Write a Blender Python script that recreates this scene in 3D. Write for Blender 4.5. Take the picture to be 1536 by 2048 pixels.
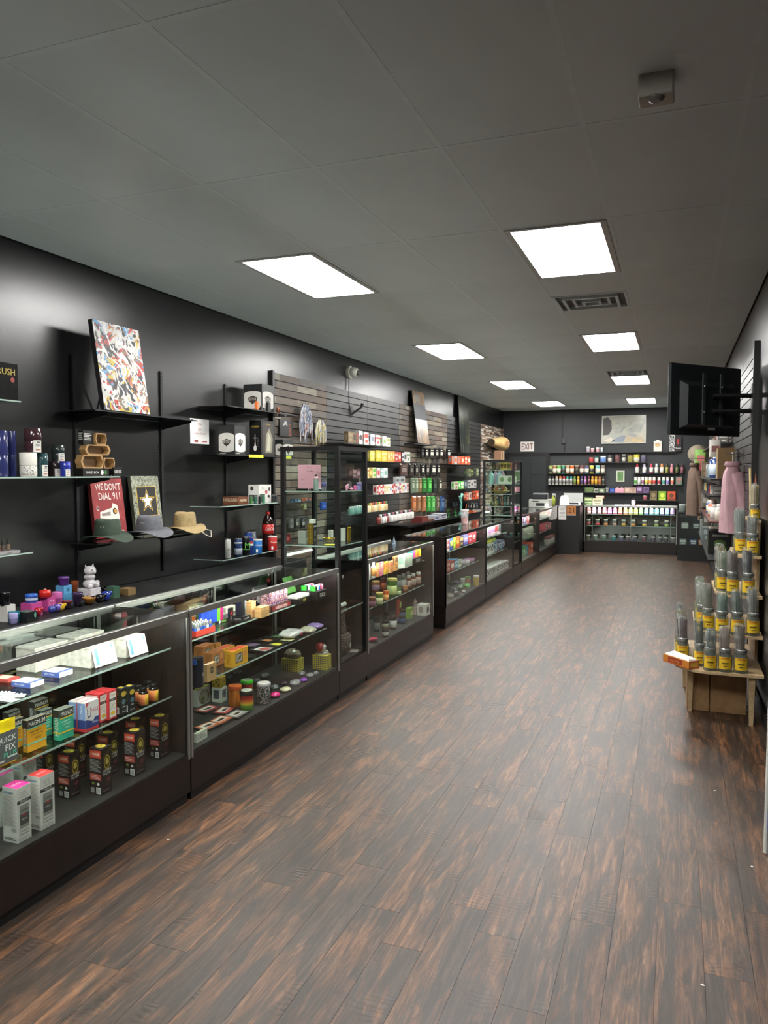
import bpy, math, random
from math import sin, cos, pi, atan, radians, sqrt
from mathutils import Vector, Matrix
random.seed(7)
SC = bpy.context.scene
COL = SC.collection
for o in list(bpy.data.objects): bpy.data.objects.remove(o)

# ------------------------------------------------------------------ camera, exposure, world
F = 1538.0; CH = 1.66
PITCH = atan(79.0/F); YAW = atan(587.0/F*cos(PITCH))
cam_d = bpy.data.cameras.new('camera'); cam = bpy.data.objects.new('camera', cam_d); COL.objects.link(cam)
cam.location = (0, 0, CH); cam.rotation_euler = (pi/2-PITCH, 0, YAW)
cam_d.sensor_fit = 'HORIZONTAL'; cam_d.sensor_width = 36; cam_d.lens = F/1536*36; cam_d.clip_start = .05
SC.camera = cam
SC.view_settings.view_transform = 'Standard'; SC.view_settings.look = 'None'
SC.view_settings.exposure = 0.0; SC.view_settings.gamma = 1; SC.view_settings.use_curve_mapping = False
LAMP = 46.0      # ceiling panel emission
STRIP = 62.0     # showcase strip emission
W = bpy.data.worlds.new('world'); SC.world = W; W.use_nodes = True
W.node_tree.nodes['Background'].inputs[0].default_value = (.5, .52, .55, 1)
W.node_tree.nodes['Background'].inputs[1].default_value = .1

# pixel (of the 1536x2048 photograph) -> a point on a known plane of the room
_R = Vector((cos(YAW), sin(YAW), 0)); _F = Vector((-sin(YAW)*cos(PITCH), cos(YAW)*cos(PITCH), -sin(PITCH)))
_U = Vector((-sin(YAW)*sin(PITCH), cos(YAW)*sin(PITCH), cos(PITCH))); _C = Vector((0, 0, CH))
def ray(u, v): return _F*F+_R*(u-768)+_U*(1024-v)
def atz(u, v, z): d = ray(u, v); return _C+d*((z-CH)/d.z)
def atx(u, v, x): d = ray(u, v); return _C+d*(x/d.x)
def aty(u, v, y): d = ray(u, v); return _C+d*(y/d.y)
def mpp(p): return ((Vector(p)-_C).dot(_F))/F          # metres per pixel at a point

# ------------------------------------------------------------------ materials
MATS = {}
def lin(c):
    if isinstance(c, str):
        c = [int(c[i:i+2], 16)/255 for i in (0, 2, 4)]
    return tuple((x/12.92 if x <= .04045 else ((x+.055)/1.055)**2.4) for x in c)
def newmat(name):
    m = bpy.data.materials.new(name); m.use_nodes = True
    nt = m.node_tree; b = nt.nodes['Principled BSDF']
    return m, nt, b
def N(nt, t, **kw):
    n = nt.nodes.new(t)
    for k, v in kw.items():
        if hasattr(n, k): setattr(n, k, v)
        else: n.inputs[k].default_value = v
    return n
def M(c, rough=.5, metal=0, spec=.5, vary=.06):
    """plain paint, card or plastic of one colour (hex), with a slight mottling"""
    key = ('p', c, rough, metal, spec)
    if key in MATS: return MATS[key]
    m, nt, b = newmat('surface_'+c)
    col = lin(c)
    no = N(nt, 'ShaderNodeTexNoise'); no.inputs['Scale'].default_value = 14; no.inputs['Detail'].default_value = 3
    tc = N(nt, 'ShaderNodeTexCoord'); nt.links.new(tc.outputs['Object'], no.inputs['Vector'])
    mx = N(nt, 'ShaderNodeMix', data_type='RGBA')
    mx.inputs[6].default_value = (*[max(0, x*(1-vary*2)) for x in col], 1); mx.inputs[7].default_value = (*[min(1, x*(1+vary*2)) for x in col], 1)
    nt.links.new(no.outputs['Fac'], mx.inputs[0]); nt.links.new(mx.outputs[2], b.inputs['Base Color'])
    b.inputs['Roughness'].default_value = rough; b.inputs['Metallic'].default_value = metal; b.inputs['Specular IOR Level'].default_value = spec
    MATS[key] = m; return m
def emis(name, c, s):
    if name in MATS: return MATS[name]
    m, nt, b = newmat(name); b.inputs['Base Color'].default_value = (.8, .8, .8, 1)
    b.inputs['Emission Color'].default_value = (*c, 1); b.inputs['Emission Strength'].default_value = s
    MATS[name] = m; return m
def glass(name='clear_glass', tint=(.93, .97, .95), rough=.02, refl=1.0):
    """thin pane: see-through with Fresnel reflection"""
    if name in MATS: return MATS[name]
    m, nt, b = newmat(name); nt.nodes.remove(b)
    t = N(nt, 'ShaderNodeBsdfTransparent'); t.inputs[0].default_value = (*tint, 1)
    g = N(nt, 'ShaderNodeBsdfGlossy'); g.inputs['Roughness'].default_value = rough; g.inputs[0].default_value = (refl, refl, refl, 1)
    lw = N(nt, 'ShaderNodeLayerWeight'); pw = N(nt, 'ShaderNodeMath', operation='POWER'); nt.links.new(lw.outputs['Facing'], pw.inputs[0]); pw.inputs[1].default_value = 5
    fr = N(nt, 'ShaderNodeMath', operation='MULTIPLY_ADD'); nt.links.new(pw.outputs[0], fr.inputs[0]); fr.inputs[1].default_value = .62; fr.inputs[2].default_value = .025
    mx = N(nt, 'ShaderNodeMixShader'); nt.links.new(fr.outputs[0], mx.inputs[0])
    nt.links.new(t.outputs[0], mx.inputs[1]); nt.links.new(g.outputs[0], mx.inputs[2])
    nt.links.new(mx.outputs[0], nt.nodes['Material Output'].inputs[0])
    MATS[name] = m; return m
def film(name, tint, amount=.35, rough=.25, c='dddddd'):
    """cloudy plastic: part transparent, part white sheen"""
    if name in MATS: return MATS[name]
    m, nt, b = newmat(name)
    b.inputs['Base Color'].default_value = (*lin(c), 1); b.inputs['Roughness'].default_value = rough
    t = N(nt, 'ShaderNodeBsdfTransparent'); t.inputs[0].default_value = (*tint, 1)
    no = N(nt, 'ShaderNodeTexNoise'); no.inputs['Scale'].default_value = 40
    tc = N(nt, 'ShaderNodeTexCoord'); nt.links.new(tc.outputs['Object'], no.inputs['Vector'])
    rp = N(nt, 'ShaderNodeMapRange'); rp.inputs[1].default_value = .3; rp.inputs[2].default_value = .7
    rp.inputs[3].default_value = max(0, amount-.15); rp.inputs[4].default_value = min(1, amount+.2)
    nt.links.new(no.outputs['Fac'], rp.inputs[0])
    mx = N(nt, 'ShaderNodeMixShader'); nt.links.new(rp.outputs[0], mx.inputs[0])
    nt.links.new(t.outputs[0], mx.inputs[1]); nt.links.new(b.outputs[0], mx.inputs[2])
    nt.links.new(mx.outputs[0], nt.nodes['Material Output'].inputs[0])
    MATS[name] = m; return m
def ramp(nt, fac, stops, interp='LINEAR'):
    r = N(nt, 'ShaderNodeValToRGB'); r.color_ramp.interpolation = interp
    el = r.color_ramp.elements
    while len(el) < len(stops): el.new(.5)
    for e, (p, c) in zip(el, stops): e.position = p; e.color = (*lin(c), 1)
    nt.links.new(fac, r.inputs[0]); return r.outputs[0]
def pattern(name, stops, scale=8, stretch=(1, 1, 1), detail=4, distort=1.5, rough=.5, interp='LINEAR', kind='noise', bump=0):
    """printed colour pattern from noise / voronoi / wave"""
    if name in MATS: return MATS[name]
    m, nt, b = newmat(name)
    tc = N(nt, 'ShaderNodeTexCoord'); mp = N(nt, 'ShaderNodeMapping'); mp.inputs['Scale'].default_value = stretch
    nt.links.new(tc.outputs['Object'], mp.inputs[0])
    if kind == 'noise':
        t = N(nt, 'ShaderNodeTexNoise'); t.inputs['Scale'].default_value = scale; t.inputs['Detail'].default_value = detail; t.inputs['Distortion'].default_value = distort
        fac = t.outputs['Fac']
    elif kind == 'voronoi':
        t = N(nt, 'ShaderNodeTexVoronoi'); t.inputs['Scale'].default_value = scale
        s = N(nt, 'ShaderNodeSeparateColor'); nt.links.new(t.outputs['Color'], s.inputs[0]); fac = s.outputs[0]
    else:
        t = N(nt, 'ShaderNodeTexWave'); t.bands_direction = kind; t.inputs['Scale'].default_value = scale; t.inputs['Distortion'].default_value = distort; t.inputs['Detail'].default_value = detail
        fac = t.outputs['Fac']
    nt.links.new(mp.outputs[0], t.inputs['Vector'])
    nt.links.new(ramp(nt, fac, stops, interp), b.inputs['Base Color'])
    b.inputs['Roughness'].default_value = rough
    if bump:
        bp = N(nt, 'ShaderNodeBump'); bp.inputs['Strength'].default_value = bump; nt.links.new(fac, bp.inputs['Height']); nt.links.new(bp.outputs[0], b.inputs['Normal'])
    MATS[name] = m; return m

# ------------------------------------------------------------------ mesh builder
class MB:
    def __init__(s): s.v = []; s.f = []; s.m = []; s.mats = []; s.sm = []
    def mi(s, mat):
        if mat not in s.mats: s.mats.append(mat)
        return s.mats.index(mat)
    def add(s, vs, fs, mat, smooth=False, T=None):
        n = len(s.v); k = s.mi(mat)
        s.v += [tuple(T @ Vector(p)) if T else tuple(p) for p in vs]
        s.f += [tuple(i+n for i in f) for f in fs]; s.m += [k]*len(fs); s.sm += [smooth]*len(fs)
        return s
    def box(s, x0, x1, y0, y1, z0, z1, mat, T=None, b=0):
        if b:
            b = min(b, abs(x1-x0)*.45, abs(y1-y0)*.45, abs(z1-z0)*.45)
            return s.chbox(x0, x1, y0, y1, z0, z1, mat, b, T)
        vs = [(x, y, z) for z in (z0, z1) for x, y in ((x0, y0), (x1, y0), (x1, y1), (x0, y1))]
        return s.add(vs, [(0, 3, 2, 1), (4, 5, 6, 7), (0, 1, 5, 4), (1, 2, 6, 5), (2, 3, 7, 6), (3, 0, 4, 7)], mat, False, T)
    def chbox(s, x0, x1, y0, y1, z0, z1, mat, b, T=None):
        # box with chamfered edges
        def ring(i, z): return [(x0+i, y0+i+0, z), (x1-i, y0+i, z), (x1-i, y1-i, z), (x0+i, y1-i, z)]
        def oct_(z): return [(x0+b, y0, z), (x1-b, y0, z), (x1, y0+b, z), (x1, y1-b, z), (x1-b, y1, z), (x0+b, y1, z), (x0, y1-b, z), (x0, y0+b, z)]
        def oin(z): return [(x0+b, y0+b*.5, z), (x1-b, y0+b*.5, z), (x1-b*.5, y0+b, z), (x1-b*.5, y1-b, z), (x1-b, y1-b*.5, z), (x0+b, y1-b*.5, z), (x0+b*.5, y1-b, z), (x0+b*.5, y0+b, z)]
        L = [oin(z0), oct_(z0+b*.5), oct_(z1-b*.5), oin(z1)]
        return s.loft(L, mat, False, T)
    def loft(s, rings, mat, smooth=True, T=None, caps=True, closed=True):
        n = len(rings[0]); vs = [p for r in rings for p in r]; fs = []
        for k in range(len(rings)-1):
            for i in range(n if closed else n-1):
                j = (i+1) % n; fs.append((k*n+i, k*n+j, (k+1)*n+j, (k+1)*n+i))
        s.add(vs, fs, mat, smooth, T)
        if caps:
            s.add(rings[0], [tuple(range(n))[::-1]], mat, False, T); s.add(rings[-1], [tuple(range(n))], mat, False, T)
        return s
    def lathe(s, prof, mat, seg=14, T=None, smooth=True, cx=0, cy=0, caps=True):
        """prof: (radius, z) from bottom to top"""
        rings = [[(cx+r*cos(2*pi*i/seg), cy+r*sin(2*pi*i/seg), z) for i in range(seg)] for r, z in prof]
        return s.loft(rings, mat, smooth, T, caps)
    def tube(s, pts, r, mat, seg=7, T=None, caps=True):
        pts = [Vector(p) for p in pts]; rs = r if isinstance(r, (list, tuple)) else [r]*len(pts)
        rings = []; up = None
        for i, p in enumerate(pts):
            d = (pts[min(i+1, len(pts)-1)]-pts[max(i-1, 0)]).normalized()
            if up is None: up = Vector((0, 0, 1)) if abs(d.z) < .9 else Vector((1, 0, 0))
            a = d.cross(up)
            if a.length < 1e-4: a = d.cross(Vector((0, 1, 0)))
            a.normalize(); bb = d.cross(a).normalized(); up = -bb if False else up
            rings.append([tuple(p+(a*cos(2*pi*k/seg)+bb*sin(2*pi*k/seg))*rs[i]) for k in range(seg)])
        return s.loft(rings, mat, True, T, caps)
    def prism(s, poly, z0, z1, mat, T=None, smooth=False):
        return s.loft([[(x, y, z0) for x, y in poly], [(x, y, z1) for x, y in poly]], mat, smooth, T)
    def sphere(s, c, r, mat, seg=12, rings=7, sc=(1, 1, 1), T=None):
        R_ = []
        for k in range(1, rings):
            a = -pi/2+pi*k/rings
            R_.append([(c[0]+r*sc[0]*cos(a)*cos(2*pi*i/seg), c[1]+r*sc[1]*cos(a)*sin(2*pi*i/seg), c[2]+r*sc[2]*sin(a)) for i in range(seg)])
        return s.loft(R_, mat, True, T)
    def text(s, st, T, size, mat, align='C', wmax=None, sx=1.0):
        """flat lettering; local x to the right, y up, drawn in T's xy-plane; size = cap height"""
        vs, fs, w, h = glyphs(st); k = size/h if h else size
        kx = k*sx
        if wmax and w*kx > wmax: kx = wmax/w
        ox = {'C': -w*kx/2, 'L': 0, 'R': -w*kx}[align]
        return s.add([(x*kx+ox, y*k, 0) for x, y in vs], fs, mat, False, T)
    def mesh(s, name):
        me = bpy.data.meshes.new(name); me.from_pydata(s.v, [], s.f)
        for m in s.mats: me.materials.append(m)
        me.polygons.foreach_set('material_index', s.m); me.polygons.foreach_set('use_smooth', s.sm)
        me.update(); return me
    def build(s, name, parent=None, loc=(0, 0, 0), rz=0):
        return link(s.mesh(name), name, parent, loc, rz)
def link(me, name, parent=None, loc=(0, 0, 0), rz=0):
    o = bpy.data.objects.new(name, me); COL.objects.link(o); o.location = loc
    if rz: o.rotation_euler = (0, 0, rz)
    if parent: o.parent = parent
    return o
_G = {}
def glyphs(st):
    if st in _G: return _G[st]
    cu = bpy.data.curves.new('t', 'FONT'); cu.body = st; cu.resolution_u = 2; cu.size = 1
    ob = bpy.data.objects.new('t', cu); me = ob.to_mesh()
    vs = [(v.co.x, v.co.y) for v in me.vertices]; fs = [tuple(p.vertices) for p in me.polygons]
    ob.to_mesh_clear(); bpy.data.objects.remove(ob); bpy.data.curves.remove(cu)
    if not vs: _G[st] = ([], [], 0, 1); return _G[st]
    x0 = min(v[0] for v in vs); x1 = max(v[0] for v in vs); y0 = min(v[1] for v in vs); y1 = max(v[1] for v in vs)
    _G[st] = ([(x-x0, y-y0) for x, y in vs], fs, x1-x0, y1-y0); return _G[st]

def tag(o, label, cat, group=None, kind=None):
    if label: o['label'] = label
    if cat: o['category'] = cat
    if group: o['group'] = group
    if kind: o['kind'] = kind
    return o
def empty(name, loc=(0, 0, 0), rz=0):
    o = bpy.data.objects.new(name, None); COL.objects.link(o); o.location = loc; o.rotation_euler = (0, 0, rz); o.empty_display_size = .05
    return o
def struct(o): o['kind'] = 'structure'; return o
def bx(x0, x1, y0, y1, z0, z1, mat, name, parent=None, b=0):
    return MB().box(x0, x1, y0, y1, z0, z1, mat, None, b).build(name, parent)
# faces of an upright box of size dx (towards the aisle), dy (along the row), h: matrices mapping (x right, y up) onto the face
def faceF(dx, dy, off=.0006): return Matrix(((0, 0, 1, dx/2+off), (1, 0, 0, 0), (0, 1, 0, 0), (0, 0, 0, 1)))      # +X face, right = +Y
def faceS(dx, dy, off=.0006): return Matrix(((1, 0, 0, 0), (0, 0, -1, -dy/2-off), (0, 1, 0, 0), (0, 0, 0, 1)))   # -Y face, right = +X
def faceT(h, off=.0006): return Matrix(((0, -1, 0, 0), (1, 0, 0, 0), (0, 0, 1, h+off), (0, 0, 0, 1)))            # top, right = +Y, up = -X
def rect(mb, T, x0, x1, y0, y1, mat, z=0):
    return mb.add([(x0, y0, z), (x1, y0, z), (x1, y1, z), (x0, y1, z)], [(0, 1, 2, 3)], mat, False, T)
def ell(mb, T, cx, cy, rx, ry, mat, z=0, n=18):
    return mb.add([(cx+rx*cos(2*pi*i/n), cy+ry*sin(2*pi*i/n), z) for i in range(n)], [tuple(range(n))], mat, False, T)
# ------------------------------------------------------------------ shell: floor, walls, ceiling
XL, XR, YB, YF, ZC = -3.75, .57, 17.5, -1.6, 3.05
def wood_floor():
    m, nt, b = newmat('vinyl_plank')
    tc = N(nt, 'ShaderNodeTexCoord'); oi = N(nt, 'ShaderNodeObjectInfo')
    ad = N(nt, 'ShaderNodeVectorMath', operation='MULTIPLY_ADD')
    cb = N(nt, 'ShaderNodeCombineXYZ')
    for i in range(3): nt.links.new(oi.outputs['Random'], cb.inputs[i])
    nt.links.new(cb.outputs[0], ad.inputs[0]); ad.inputs[1].default_value = (37, 53, 11); nt.links.new(tc.outputs['Object'], ad.inputs[2])
    def noise(sc, scale, det=5, dist=.6, rgh=.6):
        mp = N(nt, 'ShaderNodeMapping'); mp.inputs['Scale'].default_value = sc; nt.links.new(ad.outputs[0], mp.inputs[0])
        n = N(nt, 'ShaderNodeTexNoise'); n.inputs['Scale'].default_value = scale; n.inputs['Detail'].default_value = det
        n.inputs['Distortion'].default_value = dist; n.inputs['Roughness'].default_value = rgh; nt.links.new(mp.outputs[0], n.inputs['Vector']); return n.outputs['Fac']
    grain = noise((10, .7, 1), 4.6, 10, 1.0, .78)
    patch = noise((6, 1.1, 1), 1.5, 6, 1.2, .66)
    base = ramp(nt, grain, [(.28, '1f1510'), (.42, '3d2a1d'), (.50, '583c28'), (.58, '745036'), (.70, '9a7450')])
    dark = ramp(nt, grain, [(.28, '1b1511'), (.5, '352a22'), (.70, '54443a')])
    pf = ramp(nt, patch, [(.46, '000000'), (.60, 'ffffff')])
    mx = N(nt, 'ShaderNodeMix', data_type='RGBA'); nt.links.new(pf, mx.inputs[0]); nt.links.new(dark, mx.inputs[6]); nt.links.new(base, mx.inputs[7])
    hs = N(nt, 'ShaderNodeHueSaturation'); nt.links.new(mx.outputs[2], hs.inputs['Color'])
    vr = N(nt, 'ShaderNodeMapRange'); nt.links.new(oi.outputs['Random'], vr.inputs[0]); vr.inputs[3].default_value = .80; vr.inputs[4].default_value = 1.06
    nt.links.new(vr.outputs[0], hs.inputs['Value']); nt.links.new(hs.outputs[0], b.inputs['Base Color'])
    wv = N(nt, 'ShaderNodeTexWave', bands_direction='Y'); wv.inputs['Scale'].default_value = 14; wv.inputs['Distortion'].default_value = 7; wv.inputs['Detail'].default_value = 2
    nt.links.new(ad.outputs[0], wv.inputs['Vector'])
    mk = noise((2, 1.2, 1), 2.2, 2, 0, .5)
    mkr = ramp(nt, mk, [(.60, '000000'), (.68, 'ffffff')])
    mm = N(nt, 'ShaderNodeMath', operation='MULTIPLY'); nt.links.new(wv.outputs['Fac'], mm.inputs[0]); nt.links.new(mkr, mm.inputs[1])
    aa = N(nt, 'ShaderNodeMath', operation='ADD'); nt.links.new(mm.outputs[0], aa.inputs[0]); nt.links.new(grain, aa.inputs[1])
    bp = N(nt, 'ShaderNodeBump'); bp.inputs['Strength'].default_value = .18; bp.inputs['Distance'].default_value = .01
    nt.links.new(aa.outputs[0], bp.inputs['Height']); nt.links.new(bp.outputs[0], b.inputs['Normal'])
    b.inputs['Roughness'].default_value = .38; b.inputs['Specular IOR Level'].default_value = .42
    return m
FLOORM = wood_floor()
floor = struct(bx(XL-.1, XR+.1, YF-.1, YB+.1, -.12, -.004, M('2a201b', .6), 'floor'))
PWD, PLN = .152, 1.22
plank_me = MB().box(0, PWD-.0010, 0, PLN-.0010, -.004, 0, FLOORM).mesh('plank')
pl_stuff = MB()
def plank_cut(x0, x1, y0, y1):
    return MB().box(0, x1-x0, 0, y1-y0, -.004, 0, FLOORM).mesh('plank')
ncol = 20; X0 = XR-ncol*PWD
for c in range(-9, ncol):
    x = X0+c*PWD; off = random.Random(c*13+5).random()*PLN
    y = YF-off
    while y < YB:
        ya, yb = max(y, YF), min(y+PLN-.0016, YB); xa = max(x, XL)
        if yb-ya > .02:
            if c >= 0 and yb > 1.6:
                full = yb-ya > PLN-.01
                o = link(plank_me if full else plank_cut(x, x+PWD-.0016, ya, yb), 'plank', floor, (x, ya, 0))
            elif x+PWD > XL:
                pl_stuff.box(xa, x+PWD-.0016, ya, yb, -.004, 0, FLOORM)
        y += PLN
tag(pl_stuff.build('plank_remainder', floor), None, None, None, 'stuff')

def paint_wall(name, c, rough, spec=.5, bump=.05, scale=160):
    m, nt, b = newmat(name); tc = N(nt, 'ShaderNodeTexCoord')
    n = N(nt, 'ShaderNodeTexNoise'); n.inputs['Scale'].default_value = scale; n.inputs['Detail'].default_value = 2; nt.links.new(tc.outputs['Object'], n.inputs['Vector'])
    n2 = N(nt, 'ShaderNodeTexNoise'); n2.inputs['Scale'].default_value = 1.3; n2.inputs['Detail'].default_value = 3; nt.links.new(tc.outputs['Object'], n2.inputs['Vector'])
    cl = lin(c); r = N(nt, 'ShaderNodeMix', data_type='RGBA'); r.inputs[6].default_value = (*[x*.85 for x in cl], 1); r.inputs[7].default_value = (*[x*1.15 for x in cl], 1)
    nt.links.new(n2.outputs['Fac'], r.inputs[0]); nt.links.new(r.outputs[2], b.inputs['Base Color'])
    b.inputs['Roughness'].default_value = rough; b.inputs['Specular IOR Level'].default_value = spec
    bp = N(nt, 'ShaderNodeBump'); bp.inputs['Strength'].default_value = bump; bp.inputs['Distance'].default_value = .004
    nt.links.new(n.outputs['Fac'], bp.inputs['Height']); nt.links.new(bp.outputs[0], b.inputs['Normal'])
    return m
WALLM = paint_wall('black_satin_paint', '0d0e0f', .30, .7, .1)
BACKM = paint_wall('charcoal_paint', '2e3132', .55, .4, .1)
CEILM = paint_wall('haze_lifted_ceiling_paint', 'ccd6da', .45, .5, .1, 90)  # haze over the dark ceiling is put into its colour as pale blue-grey
CEILG = M('d0dade', .45)  # grid and vent rings follow the haze-lifted ceiling tone
BLACK = M('101010', .45); BLACKG = M('0d0c0c', .25); SILVER = M('a6a8a3', .38, .8); DKWOOD = pattern('dark_laminate', [(.3, '17110f'), (.7, '221917')], 6, (6, 6, 1), rough=.35)
wl = struct(bx(XL-.1, XL, YF-.1, YB+.1, 0, ZC+.15, WALLM, 'wall_left'))
wr = struct(bx(XR, XR+.1, YF-.1, YB+.1, 0, ZC+.15, WALLM, 'wall_right'))
wb = struct(bx(XL, XR, YB, YB+.1, 0, ZC+.15, BACKM, 'wall_back'))
wf = struct(bx(XL, XR, YF-.1, YF, 0, ZC+.15, BACKM, 'wall_front'))
ceiling = struct(bx(XL, XR, YF, YB, ZC+.02, ZC+.14, M('202020', .8), 'ceiling'))
for s, x0, x1 in (('left', XL, XL+.012), ('right', XR-.012, XR)):
    b_ = struct(bx(x0, x1, YF, YB, 0, .1, BLACK, 'baseboard_'+s))
struct(bx(XL+.012, XR-.012, YB-.012, YB, 0, .1, BLACK, 'baseboard_back'))
# suspended grid: 0.595 x 1.2 m cells
GX = [-.38+.595*k for k in (1, 0, -1, -2, -3, -4, -5)]; GXE = [XR]+GX+[XL]
GY = [YF]+[y for y in [3.24+1.2*k for k in range(-4, 13)] if YF+.1 < y < YB-.1]+[YB]
light_cells = set()
for cx, y in (((-.975, -.38), yy) for yy in (.84, 4.44, 8.04, 11.64, 15.24)): light_cells.add((round(cx[0], 2), round(y, 1)))
for cx, y in (((-2.76, -2.165), yy) for yy in (.84, 4.44, 8.04, 11.64, 15.24)): light_cells.add((round(cx[0], 2), round(y, 1)))
VENT = [(-.975, 6.24), (-.975, 11.04)]
tmes = {}
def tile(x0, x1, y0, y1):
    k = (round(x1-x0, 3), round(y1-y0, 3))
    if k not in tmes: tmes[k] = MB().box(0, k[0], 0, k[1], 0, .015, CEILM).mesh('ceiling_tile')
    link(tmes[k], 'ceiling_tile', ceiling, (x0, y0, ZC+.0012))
gmes = {}
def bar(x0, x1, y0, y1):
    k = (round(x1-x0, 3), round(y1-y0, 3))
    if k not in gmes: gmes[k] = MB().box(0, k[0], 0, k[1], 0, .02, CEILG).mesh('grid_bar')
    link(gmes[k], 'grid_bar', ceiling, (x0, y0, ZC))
for i in range(len(GXE)-1):
    x1, x0 = GXE[i], GXE[i+1]
    for j in range(len(GY)-1):
        y0, y1 = GY[j], GY[j+1]
        if (round(x0, 2), round(y0, 1)) in light_cells: continue
        vs = [v for v in VENT if abs(v[0]-x0) < .05 and y0-.01 <= v[1] < y1-.3]
        if vs:
            vy = vs[0][1]
            if vy-y0 > .05: tile(x0+.012, x1-.012, y0+.012, vy-.012); bar(x0, x1, vy-.012, vy+.012)
            if y1-vy-.6 > .05: tile(x0+.012, x1-.012, vy+.612, y1-.012); bar(x0, x1, vy+.588, vy+.612)
            continue
        tile(x0+.012, x1-.012, y0+.012, y1-.012)
for gx in GX: bar(gx-.012, gx+.012, YF, YB)
for j in range(1, len(GY)-1):
    for i in range(len(GXE)-1): bar(GXE[i+1]+.012, GXE[i]-.012, GY[j]-.012, GY[j]+.012)
# troffers
LENS = emis('lit_diffuser', (1, .985, .96), LAMP); TRIM = M('b9bcbc', .4)
def troffer(x0, y0, lab):
    x1, y1 = x0+.595, y0+1.2
    e = empty('ceiling_light', ((x0+x1)/2, (y0+y1)/2, ZC-.006)); tag(e, lab, 'ceiling light', 'recessed ceiling lights')
    w, l, t = .28, .585, .03
    fr = MB()
    fr.box(-w-.005, w+.005, -l, -l+t, 0, .03, TRIM).box(-w-.005, w+.005, l-t, l, 0, .03, TRIM).box(-w-.005, -w+t, -l+t, l-t, 0, .03, TRIM).box(w-t, w+.005, -l+t, l-t, 0, .03, TRIM)
    fr.build('frame', e); MB().box(-w+t, w-t, -l+t, l-t, .004, .022, LENS).build('diffuser', e)
for i, y in enumerate((.84, 4.44, 8.04, 11.64, 15.24)):
    wh = ['over the shop entrance end', 'next to the ceiling vent and motion sensor', 'beyond the first ceiling vent', 'just past the second ceiling vent', 'closest to the back wall'][i]
    wh2 = ['over the shop entrance end', 'above the glass tower with the pink box', 'above the black slat panels', 'above the cup on the showcase', 'above the printer by the door'][i]
    troffer(-.975, y, 'lit rectangular ceiling light on the vent side, '+wh)
    troffer(-2.76, y, 'lit rectangular ceiling light over the showcases, '+wh2)
for k, (x0, y0) in enumerate(VENT):
    e = empty('ceiling_vent', (x0+.2975, y0+.3, ZC-.004)); tag(e, ['dark square louvred air vent beside the big bright ceiling light', 'dark square louvred air vent further towards the back wall'][k], 'vent', 'square ceiling vents')
    MB().box(-.285, .285, -.288, .288, .02, .03, M('3a3e40', .5)).build('backing', e)
    for q, s in enumerate((.285, .215, .145, .075)):
        f = MB(); t = .022; z0, z1 = -.012*(q % 2), .02
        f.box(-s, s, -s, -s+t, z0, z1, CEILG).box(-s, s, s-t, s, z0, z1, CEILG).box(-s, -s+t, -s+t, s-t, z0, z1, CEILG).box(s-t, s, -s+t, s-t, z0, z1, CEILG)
        f.build('louvre_ring', e)
# motion sensor on ceiling
p = atz(1313, 175, ZC-.03)
e = empty('motion_sensor', (p.x, p.y, ZC)); tag(e, 'small off-white box sensor fixed to the ceiling', 'sensor')
MB().box(-.06, .06, -.05, .05, -.075, .004, M('a9a69c', .5), None, .008).build('housing', e)
MB().sphere((0, -.02, -.075), .03, M('6d6b66', .3), 12, 6, (1, 1, .5)).build('lens', e)
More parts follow.
